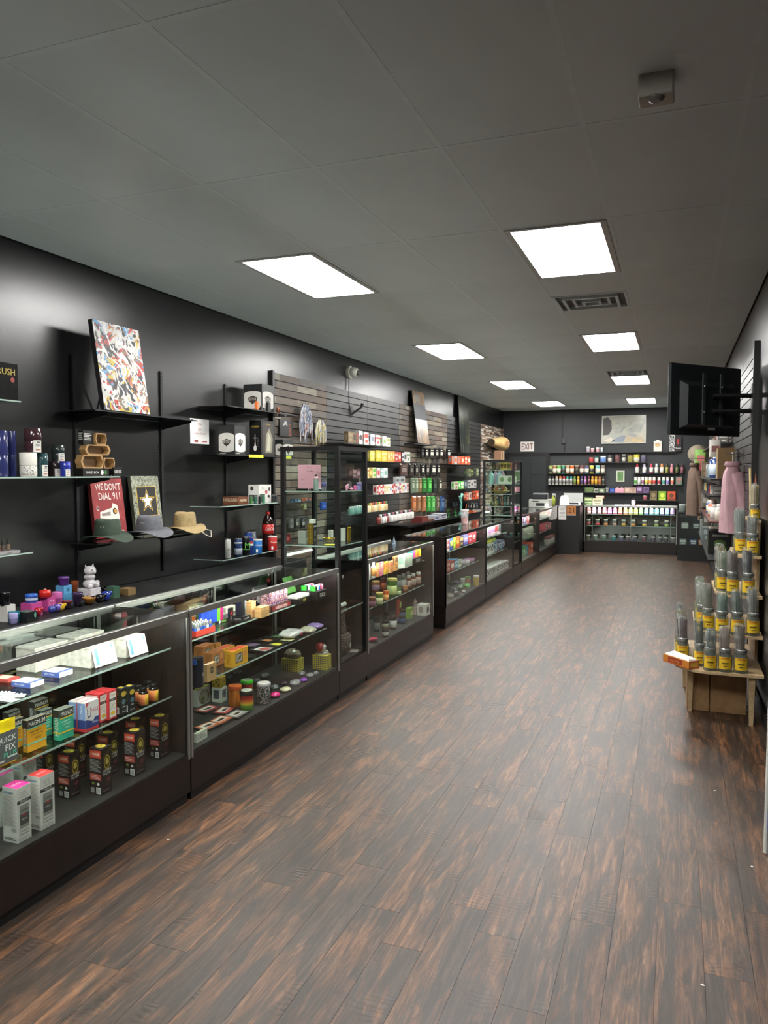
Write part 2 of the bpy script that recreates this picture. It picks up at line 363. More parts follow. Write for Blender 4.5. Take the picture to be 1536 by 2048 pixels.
# ------------------------------------------------------------------ slatwall cladding
def rustic(name, cols, w, rowh, mortar, seed):
    m, nt, b = newmat(name); tc = N(nt, 'ShaderNodeTexCoord'); oi = N(nt, 'ShaderNodeObjectInfo')
    sp = N(nt, 'ShaderNodeSeparateXYZ'); nt.links.new(tc.outputs['Object'], sp.inputs[0])
    ml = N(nt, 'ShaderNodeMath', operation='MULTIPLY_ADD'); nt.links.new(oi.outputs['Random'], ml.inputs[0]); ml.inputs[1].default_value = 40; nt.links.new(sp.outputs[1], ml.inputs[2])
    dv = N(nt, 'ShaderNodeMath', operation='DIVIDE'); nt.links.new(ml.outputs[0], dv.inputs[0]); dv.inputs[1].default_value = w
    # row inside the strip (rowh < strip height gives the stone print its courses)
    rz = N(nt, 'ShaderNodeMath', operation='DIVIDE'); nt.links.new(sp.outputs[2], rz.inputs[0]); rz.inputs[1].default_value = rowh
    rf = N(nt, 'ShaderNodeMath', operation='FLOOR'); nt.links.new(rz.outputs[0], rf.inputs[0])
    ro = N(nt, 'ShaderNodeMath', operation='MULTIPLY_ADD'); nt.links.new(rf.outputs[0], ro.inputs[0]); ro.inputs[1].default_value = .43; nt.links.new(dv.outputs[0], ro.inputs[2])
    fl = N(nt, 'ShaderNodeMath', operation='FLOOR'); nt.links.new(ro.outputs[0], fl.inputs[0])
    cb = N(nt, 'ShaderNodeCombineXYZ'); nt.links.new(fl.outputs[0], cb.inputs[0]); nt.links.new(rf.outputs[0], cb.inputs[1]); nt.links.new(oi.outputs['Random'], cb.inputs[2])
    wn = N(nt, 'ShaderNodeTexWhiteNoise'); nt.links.new(cb.outputs[0], wn.inputs['Vector'])
    colr = ramp(nt, wn.outputs['Value'], [(i/len(cols), c) for i, c in enumerate(cols)], 'CONSTANT')
    mp = N(nt, 'ShaderNodeMapping'); mp.inputs['Scale'].default_value = (1, 1, 14); nt.links.new(tc.outputs['Object'], mp.inputs[0])
    no = N(nt, 'ShaderNodeTexNoise', noise_dimensions='4D'); no.inputs['Scale'].default_value = 6; no.inputs['Detail'].default_value = 5; nt.links.new(mp.outputs[0], no.inputs['Vector']); nt.links.new(wn.outputs['Value'], no.inputs['W'])
    hs = N(nt, 'ShaderNodeHueSaturation'); nt.links.new(colr, hs.inputs['Color'])
    mr = N(nt, 'ShaderNodeMapRange'); nt.links.new(no.outputs['Fac'], mr.inputs[0]); mr.inputs[1].default_value = .25; mr.inputs[2].default_value = .75; mr.inputs[3].default_value = .6; mr.inputs[4].default_value = 1.35
    nt.links.new(mr.outputs[0], hs.inputs['Value']); nt.links.new(hs.outputs[0], b.inputs['Base Color']); b.inputs['Roughness'].default_value = .55
    return m
RUST = rustic('rustic_plank_print', ['6d6154', '5a4a3e', '7f7564', '4c4038', '8d8676', '66564a', '59534c'], .45, .2, 0, 1)
STONE = rustic('stone_block_print', ['8f8a80', '5d4f45', 'b5b1a6', '43382f', '7a5d48', '9c9484', '51473f'], .2, .036, 0, 2)
SLATB = M('2b2b2b', .38)
smes = {}
def slat_panel(xw, sgn, y0, y1, mat, lab, z0=.2, z1=2.645):
    """sgn +1: face looks towards +X (left wall)"""
    e = empty('slatwall_panel', (xw, (y0+y1)/2, z0)); tag(e, lab, 'wall panel', 'slatwall panels', 'structure'); L = (y1-y0)/2
    xs = sorted((0, sgn*.008)); MB().box(xs[0], xs[1], -L, L, 0, z1-z0, BLACK).build('backing', e)
    k = (mat.name, round(L, 3), sgn)
    if k not in smes:
        xs = sorted((sgn*.008, sgn*.02)); smes[k] = MB().box(xs[0], xs[1], -L+.001, L-.001, 0, .0675, mat, None, .003).mesh('slat')
    n = int((z1-z0)/.0762)
    for i in range(n): link(smes[k], 'slat', e, (0, 0, z1-z0-.069-.0762*i))
    return e
PY = [6.74+1.22*k for k in range(8)]+[16.5, 17.46]
kinds = [(0, RUST, 'weathered plank-print slatwall panel next to the black shelf wall'), (1, SLATB, 'black slatwall panel under the white dome camera'), (2, SLATB, 'black slatwall panel behind the cigarette-box shelves'),
         (3, RUST, 'weathered plank-print slatwall panel behind the tall leaning board'), (4, RUST, 'weathered plank-print slatwall panel hung with green pouches'), (5, SLATB, 'black slatwall panel behind the tall dark banner'),
         (6, SLATB, 'black slatwall panel next to the stone-print panel'), (7, STONE, 'stone-block print slatwall panel behind the big bat'), (8, STONE, 'narrow stone-block print slatwall panel in the room corner')]
for i, mt, lab in kinds: slat_panel(XL, 1, PY[i], PY[i+1], mt, lab)
bx(XL, XL+.03, 6.70, 6.738, .2, 2.66, BLACK, 'slatwall_end_trim'); tag(bpy.data.objects['slatwall_end_trim'], 'black edge trim strip where the slatwall starts', 'trim strip')
ry = [6.6+1.22*k for k in range(9)]
for i in range(8):
    slat_panel(XR, -1, ry[i], ry[i+1], SLATB, ['black slatwall panel behind the television arm', 'black slatwall panel behind the pink jacket', 'black slatwall panel beside the cardboard-coloured boxes', 'black slatwall panel behind the accessory shelves', 'black slatwall panel by the upper hat hooks', 'black slatwall panel behind the brown jacket', 'black slatwall panel at the far accessory corner', 'black slatwall panel meeting the back wall'][i])
o = bx(XR-.04, XR, 6.545, 6.598, .2, 2.665, BLACK, 'slatwall_end_trim'); tag(o, 'black edge post where the right-hand slatwall starts by the incense rack', 'trim strip')

# ------------------------------------------------------------------ glass showcases
GL = glass(); GLS = glass('shelf_glass', (.9, .95, .93), .02)
GEDGE = M('9fb3aa', .2, 0, .6)
DECK = pattern('charcoal_deck', [(.35, '211f1e'), (.65, '2a2726')], 30, rough=.5)
INNER = pattern('dark_interior', [(.3, '1c1716'), (.7, '2c2523')], 5, (8, 8, 1), rough=.3)
MIRR = M('7d8280', .04, 1.0, .5, .01)
STRIPM = emis('led_strip', (1, .97, .9), STRIP)
D = .475
def showcase(loc, L, lab, rz=0, H=.972, shelves=(.785, .54), rail=SILVER, xs=-.085, lit=True, base=.24):
    e = empty('glass_showcase', loc, rz); tag(e, lab, 'showcase', 'glass display showcases')
    MB().box(-D, 0, 0, L, .05, base, DKWOOD).box(-D+.02, -.012, .01, L-.01, 0, .05, BLACK).build('cabinet_base', e)
    MB().box(-D+.012, -.006, .02, L-.02, base, base+.01, DECK).build('deck', e)
    for y in (0, L-.02): MB().box(-D, 0 if rail is not SILVER else -.004, y, y+.02, base, H-.012, INNER).build('end_panel', e)
    for k in (0, 1): MB().box(-D+k*.007, -D+.005+k*.007, .02+k*(L/2-.04), L/2+.02+k*(L/2-.04), base+.01, H-.035, MIRR).build('sliding_door', e)
    MB().box(-.008, -.003, .02, L-.02, base, H-.01, GL).build('front_glass', e)
    MB().box(-D+.005, -.003, .003, L-.003, H-.011, H-.005, GL).build('top_glass', e)
    MB().box(-.02, .002, 0, L, H-.034, H, rail, None, .004).build('top_rail', e)
    MB().box(-D, -D+.022, 0, L, H-.034, H, rail, None, .004).build('top_rail', e)
    for y in (0, L-.016): MB().box(-.012, .003, y, y+.016, base-.02, H-.034, rail if rail is SILVER else BLACK).build('corner_post', e)
    if lit: MB().box(-.036, -.026, .06, L-.06, H-.035, H-.016, STRIPM).build('light_strip', e)
    for z in shelves:
        g = MB().box(-D+.03, xs, .03, L-.03, z-.008, z, GLS).build('glass_shelf', e)
        MB().box(xs, xs+.002, .03, L-.03, z-.008, z, GEDGE).build('polished_edge', g)
        for y in (.12, L/2, L-.12): MB().box(-D+.025, -.16, y-.004, y+.004, z-.03, z-.008, SILVER).build('shelf_bracket', g)
    for y in (.12, L/2, L-.12): MB().box(-D+.018, -D+.028, y-.008, y+.008, base+.01, H-.034, SILVER).build('shelf_standard', e)
    return e
XF = -2.27
CASE1 = showcase((XF, 1.40, 0), 1.81, 'dark glass showcase holding cleanse kits and white bins on its shelves')
CASE2 = showcase((XF, 3.22, 0), 1.82, 'dark glass showcase with lighters, yellow boxes and colourful grinders')
CASE3 = showcase((XF, 5.60, 0), 1.75, 'dark glass showcase with jars, bottles and pastel boxes beside the tall tower')
BRAIL = M('2a2a2a', .3, .4)
CASE4 = showcase((XF, 7.80, 0), 1.83, 'dark glass showcase with the red drink cup standing on top', H=.985, rail=BRAIL)
CASE5 = showcase((XF, 9.64, 0), 1.75, 'dark glass showcase full of white and blue carton rows', H=.985, rail=BRAIL)
CASE6 = showcase((XF, 12.06, 0), 1.6, 'dark glass showcase with orange and green boxes on its deck', H=.985, rail=BRAIL)
CASE7 = showcase((XF, 13.68, 0), 2.2, 'dark glass showcase with the paper notices taped at its end', H=.985, rail=BRAIL)
CASEB = showcase((-1.80, 16.45, 0), 1.81, 'glass showcase with pastel bottle rows along the back wall', rz=-pi/2, H=.975, shelves=(.80, .56))
# corner block between the two runs
o = bx(-2.745, -1.83, 15.9, 16.95, 0, .985, M('1b1a1a', .4), 'corner_counter', None, .004); tag(o, 'plain black corner counter under the card terminal', 'counter')

def tower(y0, y1, z1, shelves, lab):
    e = empty('glass_tower', (XF, y0, 0)); tag(e, lab, 'showcase', 'tall glass towers'); L = y1-y0; p = .034
    MB().box(-D, 0, 0, L, .05, .25, DKWOOD).box(-D+.02, -.015, .012, L-.012, 0, .05, BLACK).build('cabinet_base', e)
    MB().box(-D+p, -p, p*.5, L-p*.5, .25, .258, DECK).build('deck', e)
    for x in (-D, -p):
        for y in (0, L-p): MB().box(x, x+p, y, y+p, .25, z1-.03, BLACK, None, .003).build('post', e)
    t = MB().box(-D, 0, 0, p, z1-.03, z1, BLACK).box(-D, 0, L-p, L, z1-.03, z1, BLACK).box(-D, -D+p, p, L-p, z1-.03, z1, BLACK).box(-p, 0, p, L-p, z1-.03, z1, BLACK).build('top_frame', e)
    MB().box(-D+.01, -.01, .01, L-.01, z1-.028, z1-.022, GL).build('top_glass', e)
    MB().box(-p*.6, -p*.6+.004, p, L-p, .258, z1-.03, GL).build('front_glass', e)
    MB().box(-D+p, -p, p*.5, p*.5+.004, .258, z1-.03, GL).build('side_glass', e)
    MB().box(-D+p, -p, L-p*.5-.004, L-p*.5, .258, z1-.03, GL).build('side_glass', e)
    MB().box(-D+p*.5, -D+p*.5+.004, p, L-p, .258, z1-.03, GL).build('back_glass', e)
    for z in shelves:
        g = MB().box(-D+.02, -.03, .02, L-.02, z-.008, z, GLS).build('glass_shelf', e)
        MB().box(-.03, -.028, .02, L-.02, z-.008, z, GEDGE).box(-D+.02, -.03, .018, .02, z-.008, z, GEDGE).build('polished_edge', g)
    MB().tube([(.004, .05, .9), (.012, .05, .9)], .012, SILVER).build('lock', e)
    return e
TOWER1 = tower(5.045, 5.595, 1.85, (1.525, 1.125, .64), 'tall black-framed glass tower holding a pink box and a striped backpack')
TOWER2 = tower(11.40, 12.05, 1.85, (1.70, 1.49, 1.335, 1.15, 1.015, .60), 'tall black-framed glass tower with pastel bottles near the exit door')

# ------------------------------------------------------------------ wall standards and glass wall shelves
SLOT = M('030303', .7); STDM = M('252627', .4, .3)
for i, y in enumerate((3.16, 4.07, 4.98, 5.89)):
    b_ = MB().box(0, .012, -.0125, .0125, 0, 1.55, STDM)
    for k in range(60):
        z = .02+k*.0255
        for s in (-.006, .006): rect(b_, Matrix(((0, 0, 1, .0124), (1, 0, 0, s), (0, 1, 0, z), (0, 0, 0, 1))), -.0022, .0022, 0, .014, SLOT)
    o = b_.build('shelf_standard', None, (XL, y, .89))
    tag(o, ['slotted black wall standard at the shop-front end of the shelf wall', 'slotted black wall standard left of the collage canvas', 'slotted black wall standard behind the tan hat', 'slotted black wall standard beside the boxed hookahs'][i], 'shelf standard', 'slotted shelf standards')
def wall_shelf(y0, y1, z, lab, ybr, dep=.30, mat=GLS, thick=.008):
    e = empty('wall_shelf', (XL, (y0+y1)/2, z)); tag(e, lab, 'shelf', 'glass wall shelves'); L = (y1-y0)/2
    g = MB().box(.014, dep, -L, L, -thick, 0, mat).build('shelf_pane', e)
    MB().box(dep, dep+.002, -L, L, -thick, 0, GEDGE if mat is GLS else BLACK).box(.014, dep, -L-.002, -L, -thick, 0, GEDGE if mat is GLS else BLACK).build('polished_edge', g)
    for y in ybr:
        yy = y-(y0+y1)/2
        b_ = MB(); b_.loft([[(.012, yy-.002, -.07), (.012, yy+.002, -.07), (.012, yy+.002, -thick), (.012, yy-.002, -thick)], [(dep-.02, yy-.002, -.022), (dep-.02, yy+.002, -.022), (dep-.02, yy+.002, -thick), (dep-.02, yy-.002, -thick)]], STDM, False)
        b_.tube([(dep-.03, yy, -.012), (dep-.01, yy, .004)], .006, STDM, 6); b_.build('shelf_bracket', e)
    return e
SMOKE = film('smoked_glass', (.30, .32, .32), .5, .08, '15181a')
wall_shelf(2.6, 3.33, 2.06, 'upper glass wall shelf carrying the clear display box', (3.16,))
wall_shelf(3.92, 5.03, 2.06, 'glass wall shelf carrying the colourful collage canvas', (4.07, 4.98), mat=SMOKE)
wall_shelf(2.6, 4.14, 1.635, 'glass wall shelf carrying the dark canisters and white tin', (3.16, 4.07))
wall_shelf(3.92, 5.05, 1.205, 'glass wall shelf carrying three brimmed hats', (4.07, 4.98), mat=SMOKE)
wall_shelf(2.6, 3.39, 1.205, 'glass wall shelf carrying the tray of tiny bottles', (3.16,))
wall_shelf(5.45, 6.70, 2.21, 'smoked glass wall shelf under the uppermost shield-logo box', (5.89,), mat=SMOKE)
wall_shelf(5.30, 6.69, 1.808, 'smoked glass wall shelf under the hookah boxes', (5.89,), mat=SMOKE)
wall_shelf(5.33, 6.28, 1.385, 'glass wall shelf under the small white novelty display', (5.89,))
wall_shelf(5.37, 6.28, .945, 'glass wall shelf under the soda bottle and cans', (5.89,))

# ------------------------------------------------------------------ back wall: door, sign, ledges
d = empty('door_1', (-3.17, YB, 0)); struct(d)
DOORM = M('232829', .42)
MB().box(-.41, .41, -.04, 0, 0, 2.03, DOORM).build('door_leaf', d)
for x in (-.2, .2):
    for z0, z1 in ((1.62, 1.88), (.95, 1.52), (.2, .85)):
        MB().box(x-.14, x+.14, -.05, -.04, z0, z1, DOORM, None, .008).build('door_panel', d)
MB().box(-.49, -.41, -.05, 0, 0, 2.11, BLACK).box(.41, .49, -.05, 0, 0, 2.11, BLACK).box(-.41, .41, -.05, 0, 2.03, 2.11, BLACK).build('door_frame', d)
MB().tube([(.34, -.05, 1.0), (.34, -.09, 1.0)], .012, SILVER).sphere((.34, -.1, 1.0), .028, SILVER).build('door_handle', d)
SG = MB().box(-.15, .15, -.02, 0, 0, .22, M('d9d2cc', .5))
s = empty('exit_sign', (-3.19, YB-.001, 2.135)); tag(s, 'white exit sign with dark red letters above the door', 'sign')
link(SG.mesh('sign_board'), 'sign_board', s)
MB().text('EXIT', Matrix(((1, 0, 0, 0), (0, 0, -1, -.021), (0, 1, 0, .045), (0, 0, 0, 1))), .135, M('5e1a16', .5), 'C', .25).build('lettering', s)
def back_shelf(u0, u1, v, dep, lab, name='wall_ledge'):
    a = aty(u0, v, YB-dep); b_ = aty(u1, v, YB-dep)
    o = MB().box(a.x, b_.x, -dep, 0, -.015, 0, M('1d1f1f', .4)).build(name, None, (0, YB, a.z)); tag(o, lab, 'shelf', 'back wall shelves'); return a.z
ZLEDGE = back_shelf(1098, 1353, 905, .1, 'long thin ledge high on the back wall under the painting')
ZB1 = back_shelf(1176, 1295, 925, .14, 'short black shelf with assorted dark jars on the back wall')
ZB2 = back_shelf(1094, 1211, 947, .14, 'black shelf with colourful wide jars near the door')
ZB3 = back_shelf(1093, 1211, 969, .14, 'black shelf with white-label tall bottles near the door')
ZB4 = back_shelf(1266, 1354, 946, .14, 'black shelf with pink and red bottles near the brown jacket')
ZB5 = back_shelf(1264, 1362, 969, .14, 'black shelf with pale slim bottles near the brown jacket')
ZB6 = back_shelf(1166, 1300, 985, .14, 'black shelf with small cartons below the framed green picture')
ZB7 = back_shelf(1268, 1355, 1000, .14, 'low black shelf with the orange and lime boxes')
# ------------------------------------------------------------------ product builders
def colr(u, plane_y): # column -> x on plane Y
    d = ray(u, 1024); return d.x/d.y*plane_y
def corner(u, v, z, vt, ul, ur):
    """upright box from the pixels of its nearest bottom corner (u,v), top of that edge vt, far ends of the two visible faces ul, ur"""
    p = atz(u, v, z); return corner_at(p, v, vt, ul, ur)
def corner_at(p, v, vt, ul, ur):
    h = (v-vt)*mpp(p)*1.0
    dl = ray(ul, v); dx = p.x-dl.x/dl.y*p.y
    dr = ray(ur, v); dy = dr.y/dr.x*p.x-p.y
    dx = max(.008, dx); dy = max(.008, dy)
    return (p.x-dx/2, p.y+dy/2, p.z), dx, dy, h
WHITE = 'e9e7e2'; INK = '141414'
def printer(mb, prints, dx, dy, h):
    fs = {'F': (faceF(dx, dy), dy, h), 'S': (faceS(dx, dy), dx, h), 'T': (faceT(h), dy, dx)}
    for k, p in enumerate(prints):
        T, w, hh = fs[p[0]]; z = .00004*k
        y0 = -hh/2 if p[0] == 'T' else 0
        if p[1] == 't':
            _, _, cx, cy, s, st, c = p[:7]; wm = (p[7] if len(p) > 7 else .92)*w
            mb.text(st, T @ Matrix.Translation(((cx-.5)*w, y0+(cy-s/2)*hh, z)), s*hh, M(c), 'C', wm)
        elif p[1] == 'v':      # vertical lettering
            _, _, cx, cy, s, st, c = p[:7]
            mb.text(st, T @ Matrix.Translation(((cx-.5)*w+s*w/2, y0+cy*hh, z)) @ Matrix.Rotation(pi/2, 4, 'Z'), s*w, M(c), 'C', (p[7] if len(p) > 7 else .9)*hh)
        elif p[1] == 'e':
            _, _, cx, cy, rx, ry, c = p; ell(mb, T, (cx-.5)*w, y0+cy*hh, rx*w, ry*hh, M(c) if isinstance(c, str) else c, z)
        elif p[1] == 'p':      # free polygon in face fractions
            mb.add([((x-.5)*w, y0+y*hh, z) for x, y in p[2]], [tuple(range(len(p[2])))], M(p[3]), False, T)
        elif p[1] == 'l':      # block of small print lines
            _, _, x0, x1, y0f, y1f, n, c = p
            for q in range(n):
                ya = y0f+(y1f-y0f)*(q+.25)/n; yb = y0f+(y1f-y0f)*(q+.7)/n; xe = x1-(x1-x0)*(.25*((q*7) % 3)/2)
                rect(mb, T, (x0-.5)*w, (xe-.5)*w, y0+ya*hh, y0+yb*hh, M(c), z)
        else:
            _, x0, x1, ya, yb, c = p; rect(mb, T, (x0-.5)*w, (x1-.5)*w, y0+ya*hh, y0+yb*hh, M(c) if isinstance(c, str) else c, z)
def bars(face, x0, x1, y0, y1, n=9):
    return [(face, x0, x1, y0, y1, WHITE)]+[(face, x0+(x1-x0)*(.08+.84*i/n), x0+(x1-x0)*(.08+.84*(i+.3+.3*(i*5 % 3)/2)/n), y0+(y1-y0)*.12, y1-(y1-y0)*.12, INK) for i in range(n)]
def carton(name, lab, cat, geom, c, prints=(), group=None, top=None, bev=.0, rz=0, rough=.4):
    loc, dx, dy, h = geom
    mat = M(c, rough) if isinstance(c, str) else c
    e = empty(name, loc, rz); tag(e, lab, cat, group)
    b = MB().box(-dx/2, dx/2, -dy/2, dy/2, 0, h, mat, None, bev or .0008); b.build('carton_body', e)
    if top: MB().box(-dx/2+.0004, dx/2-.0004, -dy/2+.0004, dy/2-.0004, h-.0005, h+.0006, M(top, rough)).build('top_flap', e)
    if prints:
        mb = MB(); printer(mb, prints, dx, dy, h); mb.build('printed_label', e)
    return e
def simple_box(name, lab, cat, geom, c, group=None, front=None, rz=0, rough=.4):
    """small carton, one mesh; front = list of prints"""
    loc, dx, dy, h = geom
    b = MB().box(-dx/2, dx/2, -dy/2, dy/2, 0, h, M(c, rough) if isinstance(c, str) else c, None, .0008)
    if front: printer(b, front, dx, dy, h)
    o = b.build(name, None, loc, rz); tag(o, lab, cat, group); return o
def turned(name, lab, cat, loc, parts, group=None, rz=0, seg=14, T=None):
    """parts: [(part name, [(r, z)...], material or hex)]"""
    if len(parts) == 1:
        b = MB().lathe(parts[0][1], M(parts[0][2]) if isinstance(parts[0][2], str) else parts[0][2], seg, T)
        o = b.build(name, None, loc, rz); tag(o, lab, cat, group); return o
    e = empty(name, loc, rz); tag(e, lab, cat, group)
    for pn, pr, mt in parts: MB().lathe(pr, M(mt, .3) if isinstance(mt, str) else mt, seg, T).build(pn, e)
    return e
def cyl(r, h, b=.0): return [(r*.96, 0), (r, min(.003, h*.1)), (r, h-min(.003, h*.1)), (r*.96, h)]
def band(r, z0, z1, o=.0008): return [(r+o-.0006, z0), (r+o, z0+.0004), (r+o, z1-.0004), (r+o-.0006, z1)]
def base_px(u, v, z, w, vt):
    """round thing: bottom-centre pixel, width in pixels, top pixel -> location, radius, height"""
    p = atz(u, v, z); k = mpp(p); return (p.x, p.y, z), w*k/2, (v-vt)*k
def jar(name, lab, cat, g, body, lid, labelc=None, group=None, lidh=.22, neck=.97, cap_r=1.0, lb=(.12, .6), lname='label_band'):
    loc, r, h = g; hb = h*(1-lidh)
    ps = [('body', [(r*.9, 0), (r, h*.04), (r, hb*.93), (r*neck, hb)], body), ('lid', [(r*cap_r*.98, hb), (r*cap_r, hb+.001), (r*cap_r, h*.98), (r*cap_r*.94, h)], lid)]
    if labelc: ps.append((lname, band(r, h*lb[0], h*lb[1]), labelc))
    return turned(name, lab, cat, loc, ps, group)

def atcol(u, v, x=None, y=None):
    return atx(u, v, x) if x is not None else aty(u, v, y)
def leaning(name, lab, cat, p0, p1, ztop, dep_top, mat, prints=(), t=.02, group=None, edge=None, dep_bot=None):
    """flat panel leaning against the left wall: p0, p1 bottom front corners (near, far) as (x, y, z); top edge reaches x = dep_top"""
    L = (Vector(p1)-Vector(p0)).length; z0 = p0[2]; h = ztop-z0; run = p0[0]-dep_top; ln = sqrt(h*h+run*run)
    a = math.atan2(run, h); rz = math.atan2(p1[1]-p0[1], p1[0]-p0[0])-pi/2
    e = empty(name, ((p0[0]+p1[0])/2, (p0[1]+p1[1])/2, z0+t*sin(a))); e.rotation_euler = (0, 0, rz); tag(e, lab, cat, group)
    T = Matrix.Rotation(-a, 4, 'Y')
    b = MB().box(-t, 0, -L/2, L/2, 0, ln, edge or mat, T, .002); b.build('panel', e)
    f = MB(); rect(f, T @ Matrix(((0, 0, 1, .0006), (1, 0, 0, 0), (0, 1, 0, 0), (0, 0, 0, 1))), -L/2+.001, L/2-.001, .001, ln-.001, mat); f.build('print_face', e)
    if prints:
        m = MB(); prints(m, T @ Matrix(((0, 0, 1, .0012), (1, 0, 0, 0), (0, 1, 0, 0), (0, 0, 0, 1))), L, ln); m.build('printed_label', e)
    return e
ORD = ['first', 'second', 'third', 'fourth', 'fifth', 'sixth', 'seventh', 'eighth', 'ninth', 'tenth', 'eleventh', 'twelfth', 'thirteenth', 'fourteenth', 'fifteenth', 'sixteenth', 'seventeenth', 'eighteenth', 'nineteenth', 'twentieth']
# ------------------------------------------------------------------ showcase 1 : cleanse kits, bins
ZD, Z2, Z1 = .2505, .5405, .7855
def carbo(u, v, vt, ul, ur, topc, lab):
    P = [('F', .0, 1, .70, .76, '3a3a3a'), ('F', 't', .5, .73, .03, 'PREMIUM', WHITE, .7), ('F', 'l', .2, .8, .79, .92, 3, 'b9b6b0'),
         ('F', .17, .83, .12, .66, '8f8d88'), ('F', .17, .83, .30, .50, '4a4a4a'), ('F', 't', .5, .56, .05, 'CARBO', INK, .6), ('F', 'e', .5, .48, .16, .022, '9a3a3a'), ('F', 't', .5, .40, .025, 'DETOX', WHITE, .4),
         ('F', .2, .8, .14, .24, 'cfccc6'), ('F', 't', .5, .19, .04, 'ROADKIT', INK, .5), ('F', 'l', .05, .95, .02, .09, 3, 'b5b2ac'),
         ('S', 'l', .08, .9, .30, .86, 22, 'b9b0ae'), ('S', 'l', .1, .9, .04, .10, 2, '6b6866'), ('S', 'l', .1, .75, .88, .95, 1, '8ea2b4'), ('S', .6, .92, .22, .27, 'aaa59f'),
         ('T', 't', .5, .5, .2, 'DETOX', 'f4c9d6', .7)]
    return carton('detox_carton', lab, 'carton', corner(u, v, ZD, vt, ul, ur), 'd8d3cf', P, 'white detox cartons', topc)
carbo(36, 1688, 1576, 7, 64, 'd6338c', 'white cleanse carton with magenta top at the front of its shelf')
carbo(82.5, 1662, 1553, 57, 111, 'd83a3c', 'white cleanse carton with red top next to the magenta-topped one')
carbo(1, 1655, 1551, -27, 30, 'cf3a8e', 'white cleanse carton with magenta top standing in the second row')
carbo(48, 1632, 1528, 24, 75, 'd63b3b', 'white cleanse carton with red top standing in the second row')
def flush(u, v, vt, ul, ur, lab):
    P = [('S', .04, .96, .80, .97, 'b5412c'), ('S', .1, .9, .83, .94, 'c75a45'), ('S', 't', .5, .885, .05, '1 HOUR', WHITE, .7), ('S', 'l', .06, .94, .50, .78, 9, '8d8a88'), ('S', .04, .96, .32, .46, 'a5443a'), ('S', 'l', .12, .88, .34, .44, 3, 'd8a8a0'),
         ('S', 'e', .3, .25, .12, .03, '6d7a2a'), ('S', 'e', .72, .24, .1, .03, WHITE)]+bars('S', .55, .92, .03, .17)+[('S', .1, .4, .05, .16, '8b8b8b'),
         ('F', 'e', .52, .68, .30, .16, 'a08a2e'), ('F', 'e', .52, .68, .24, .125, '4b3f14'), ('F', 'e', .52, .70, .15, .07, 'b9a246'), ('F', 't', .52, .665, .035, 'HIGH', 'd8c266', .5), ('F', 't', .5, .51, .05, 'DOUBLE', WHITE, .8), ('F', 't', .5, .445, .055, 'FLUSH', WHITE, .8),
         ('F', 'e', .62, .30, .2, .05, '5e2a30'), ('F', 'p', [(.05, .8), (.1, .8), (.98, .97), (.9, .97)], '7d6d2c'), ('F', 'l', .1, .8, .06, .12, 1, '6a5a5e'), ('F', 't', .5, .2, .03, 'PILLS', '8a3a44', .5), ('T', 'e', .5, .5, .3, .38, 'c0a53c'), ('T', 't', .5, .5, .2, 'STUFF', '5a4a10', .5)]
    return carton('flush_carton', lab, 'carton', corner(u, v, ZD, vt, ul, ur), '231b1d', P, 'black cleanse cartons')
flush(139.6, 1599, 1508, 117, 162, 'black cleanse carton with gold emblem standing beside the red-topped white carton')
flush(204, 1592, 1498, 180, 225, 'black cleanse carton with gold emblem, second from the white cartons along the front')
flush(271, 1554, 1465, 249, 291, 'black cleanse carton with gold emblem, third from the white cartons along the front')
flush(320, 1519, 1436, 300, 340, 'black cleanse carton with gold emblem beside the black end panel')
flush(218, 1553, 1470, 196, 238, 'black cleanse carton in the second row behind the front pair')
flush(152, 1563, 1477, 130, 174, 'black cleanse carton in the second row nearest the red-topped carton')
flush(273, 1521, 1442, 252, 292, 'black cleanse carton in the second row under the red cartons')
flush(88, 1586, 1497, 66, 110, 'black cleanse carton wedged behind the red-topped white cartons')
# shelf 2
p = atz(36, 1522, Z2)
e = empty('zip_pouch', (p.x-.02, p.y-.055, Z2)); tag(e, 'yellow and grey zip pouch with bold white and mint lettering', 'pouch')
YEL = M('e6c313', .35)
def pouch_mesh(w, h, t, mat):
    rg = []
    for k in range(9):
        f = k/8; th = t*(.15+.85*sin(pi*min(1, max(.06, (1-f)*.93)))**.6)/2; ww = w/2*(1-.03*sin(pi*f)); z = h*f
        rg.append([(th*cos(a)*1.0, ww*(1 if abs(sin(a)) > .99 else sin(a)**1)*1.0, z) for a in [2*pi*i/16 for i in range(16)]])
    return MB().loft(rg, mat)
k = mpp(p); pw, ph = .13, 88*k
pouch_mesh(pw, ph, .04, YEL).build('pouch_body', e)
mb = MB(); T = Matrix(((0, 0, 1, .0215), (1, 0, 0, 0), (0, 1, 0, 0), (0, 0, 0, 1)))
rect(mb, T, -.052, .056, .012, ph*.78, M('55585a')); mb.text('QUICK', T @ Matrix.Translation((0, ph*.52, .0003)), ph*.15, M(WHITE), 'C', .1); mb.text('FIX', T @ Matrix.Translation((.02, ph*.34, .0003)), ph*.14, M(WHITE), 'C', .06)
mb.text('PLUS', T @ Matrix.Translation((.018, ph*.19, .0003)), ph*.12, M('49c3a2'), 'C', .07); rect(mb, T, -.04, -.01, .02, ph*.15, M('d7c9cc'), .0003); rect(mb, T, .005, .05, .03, .036, M(WHITE), .0003)
mb.build('printed_label', e)
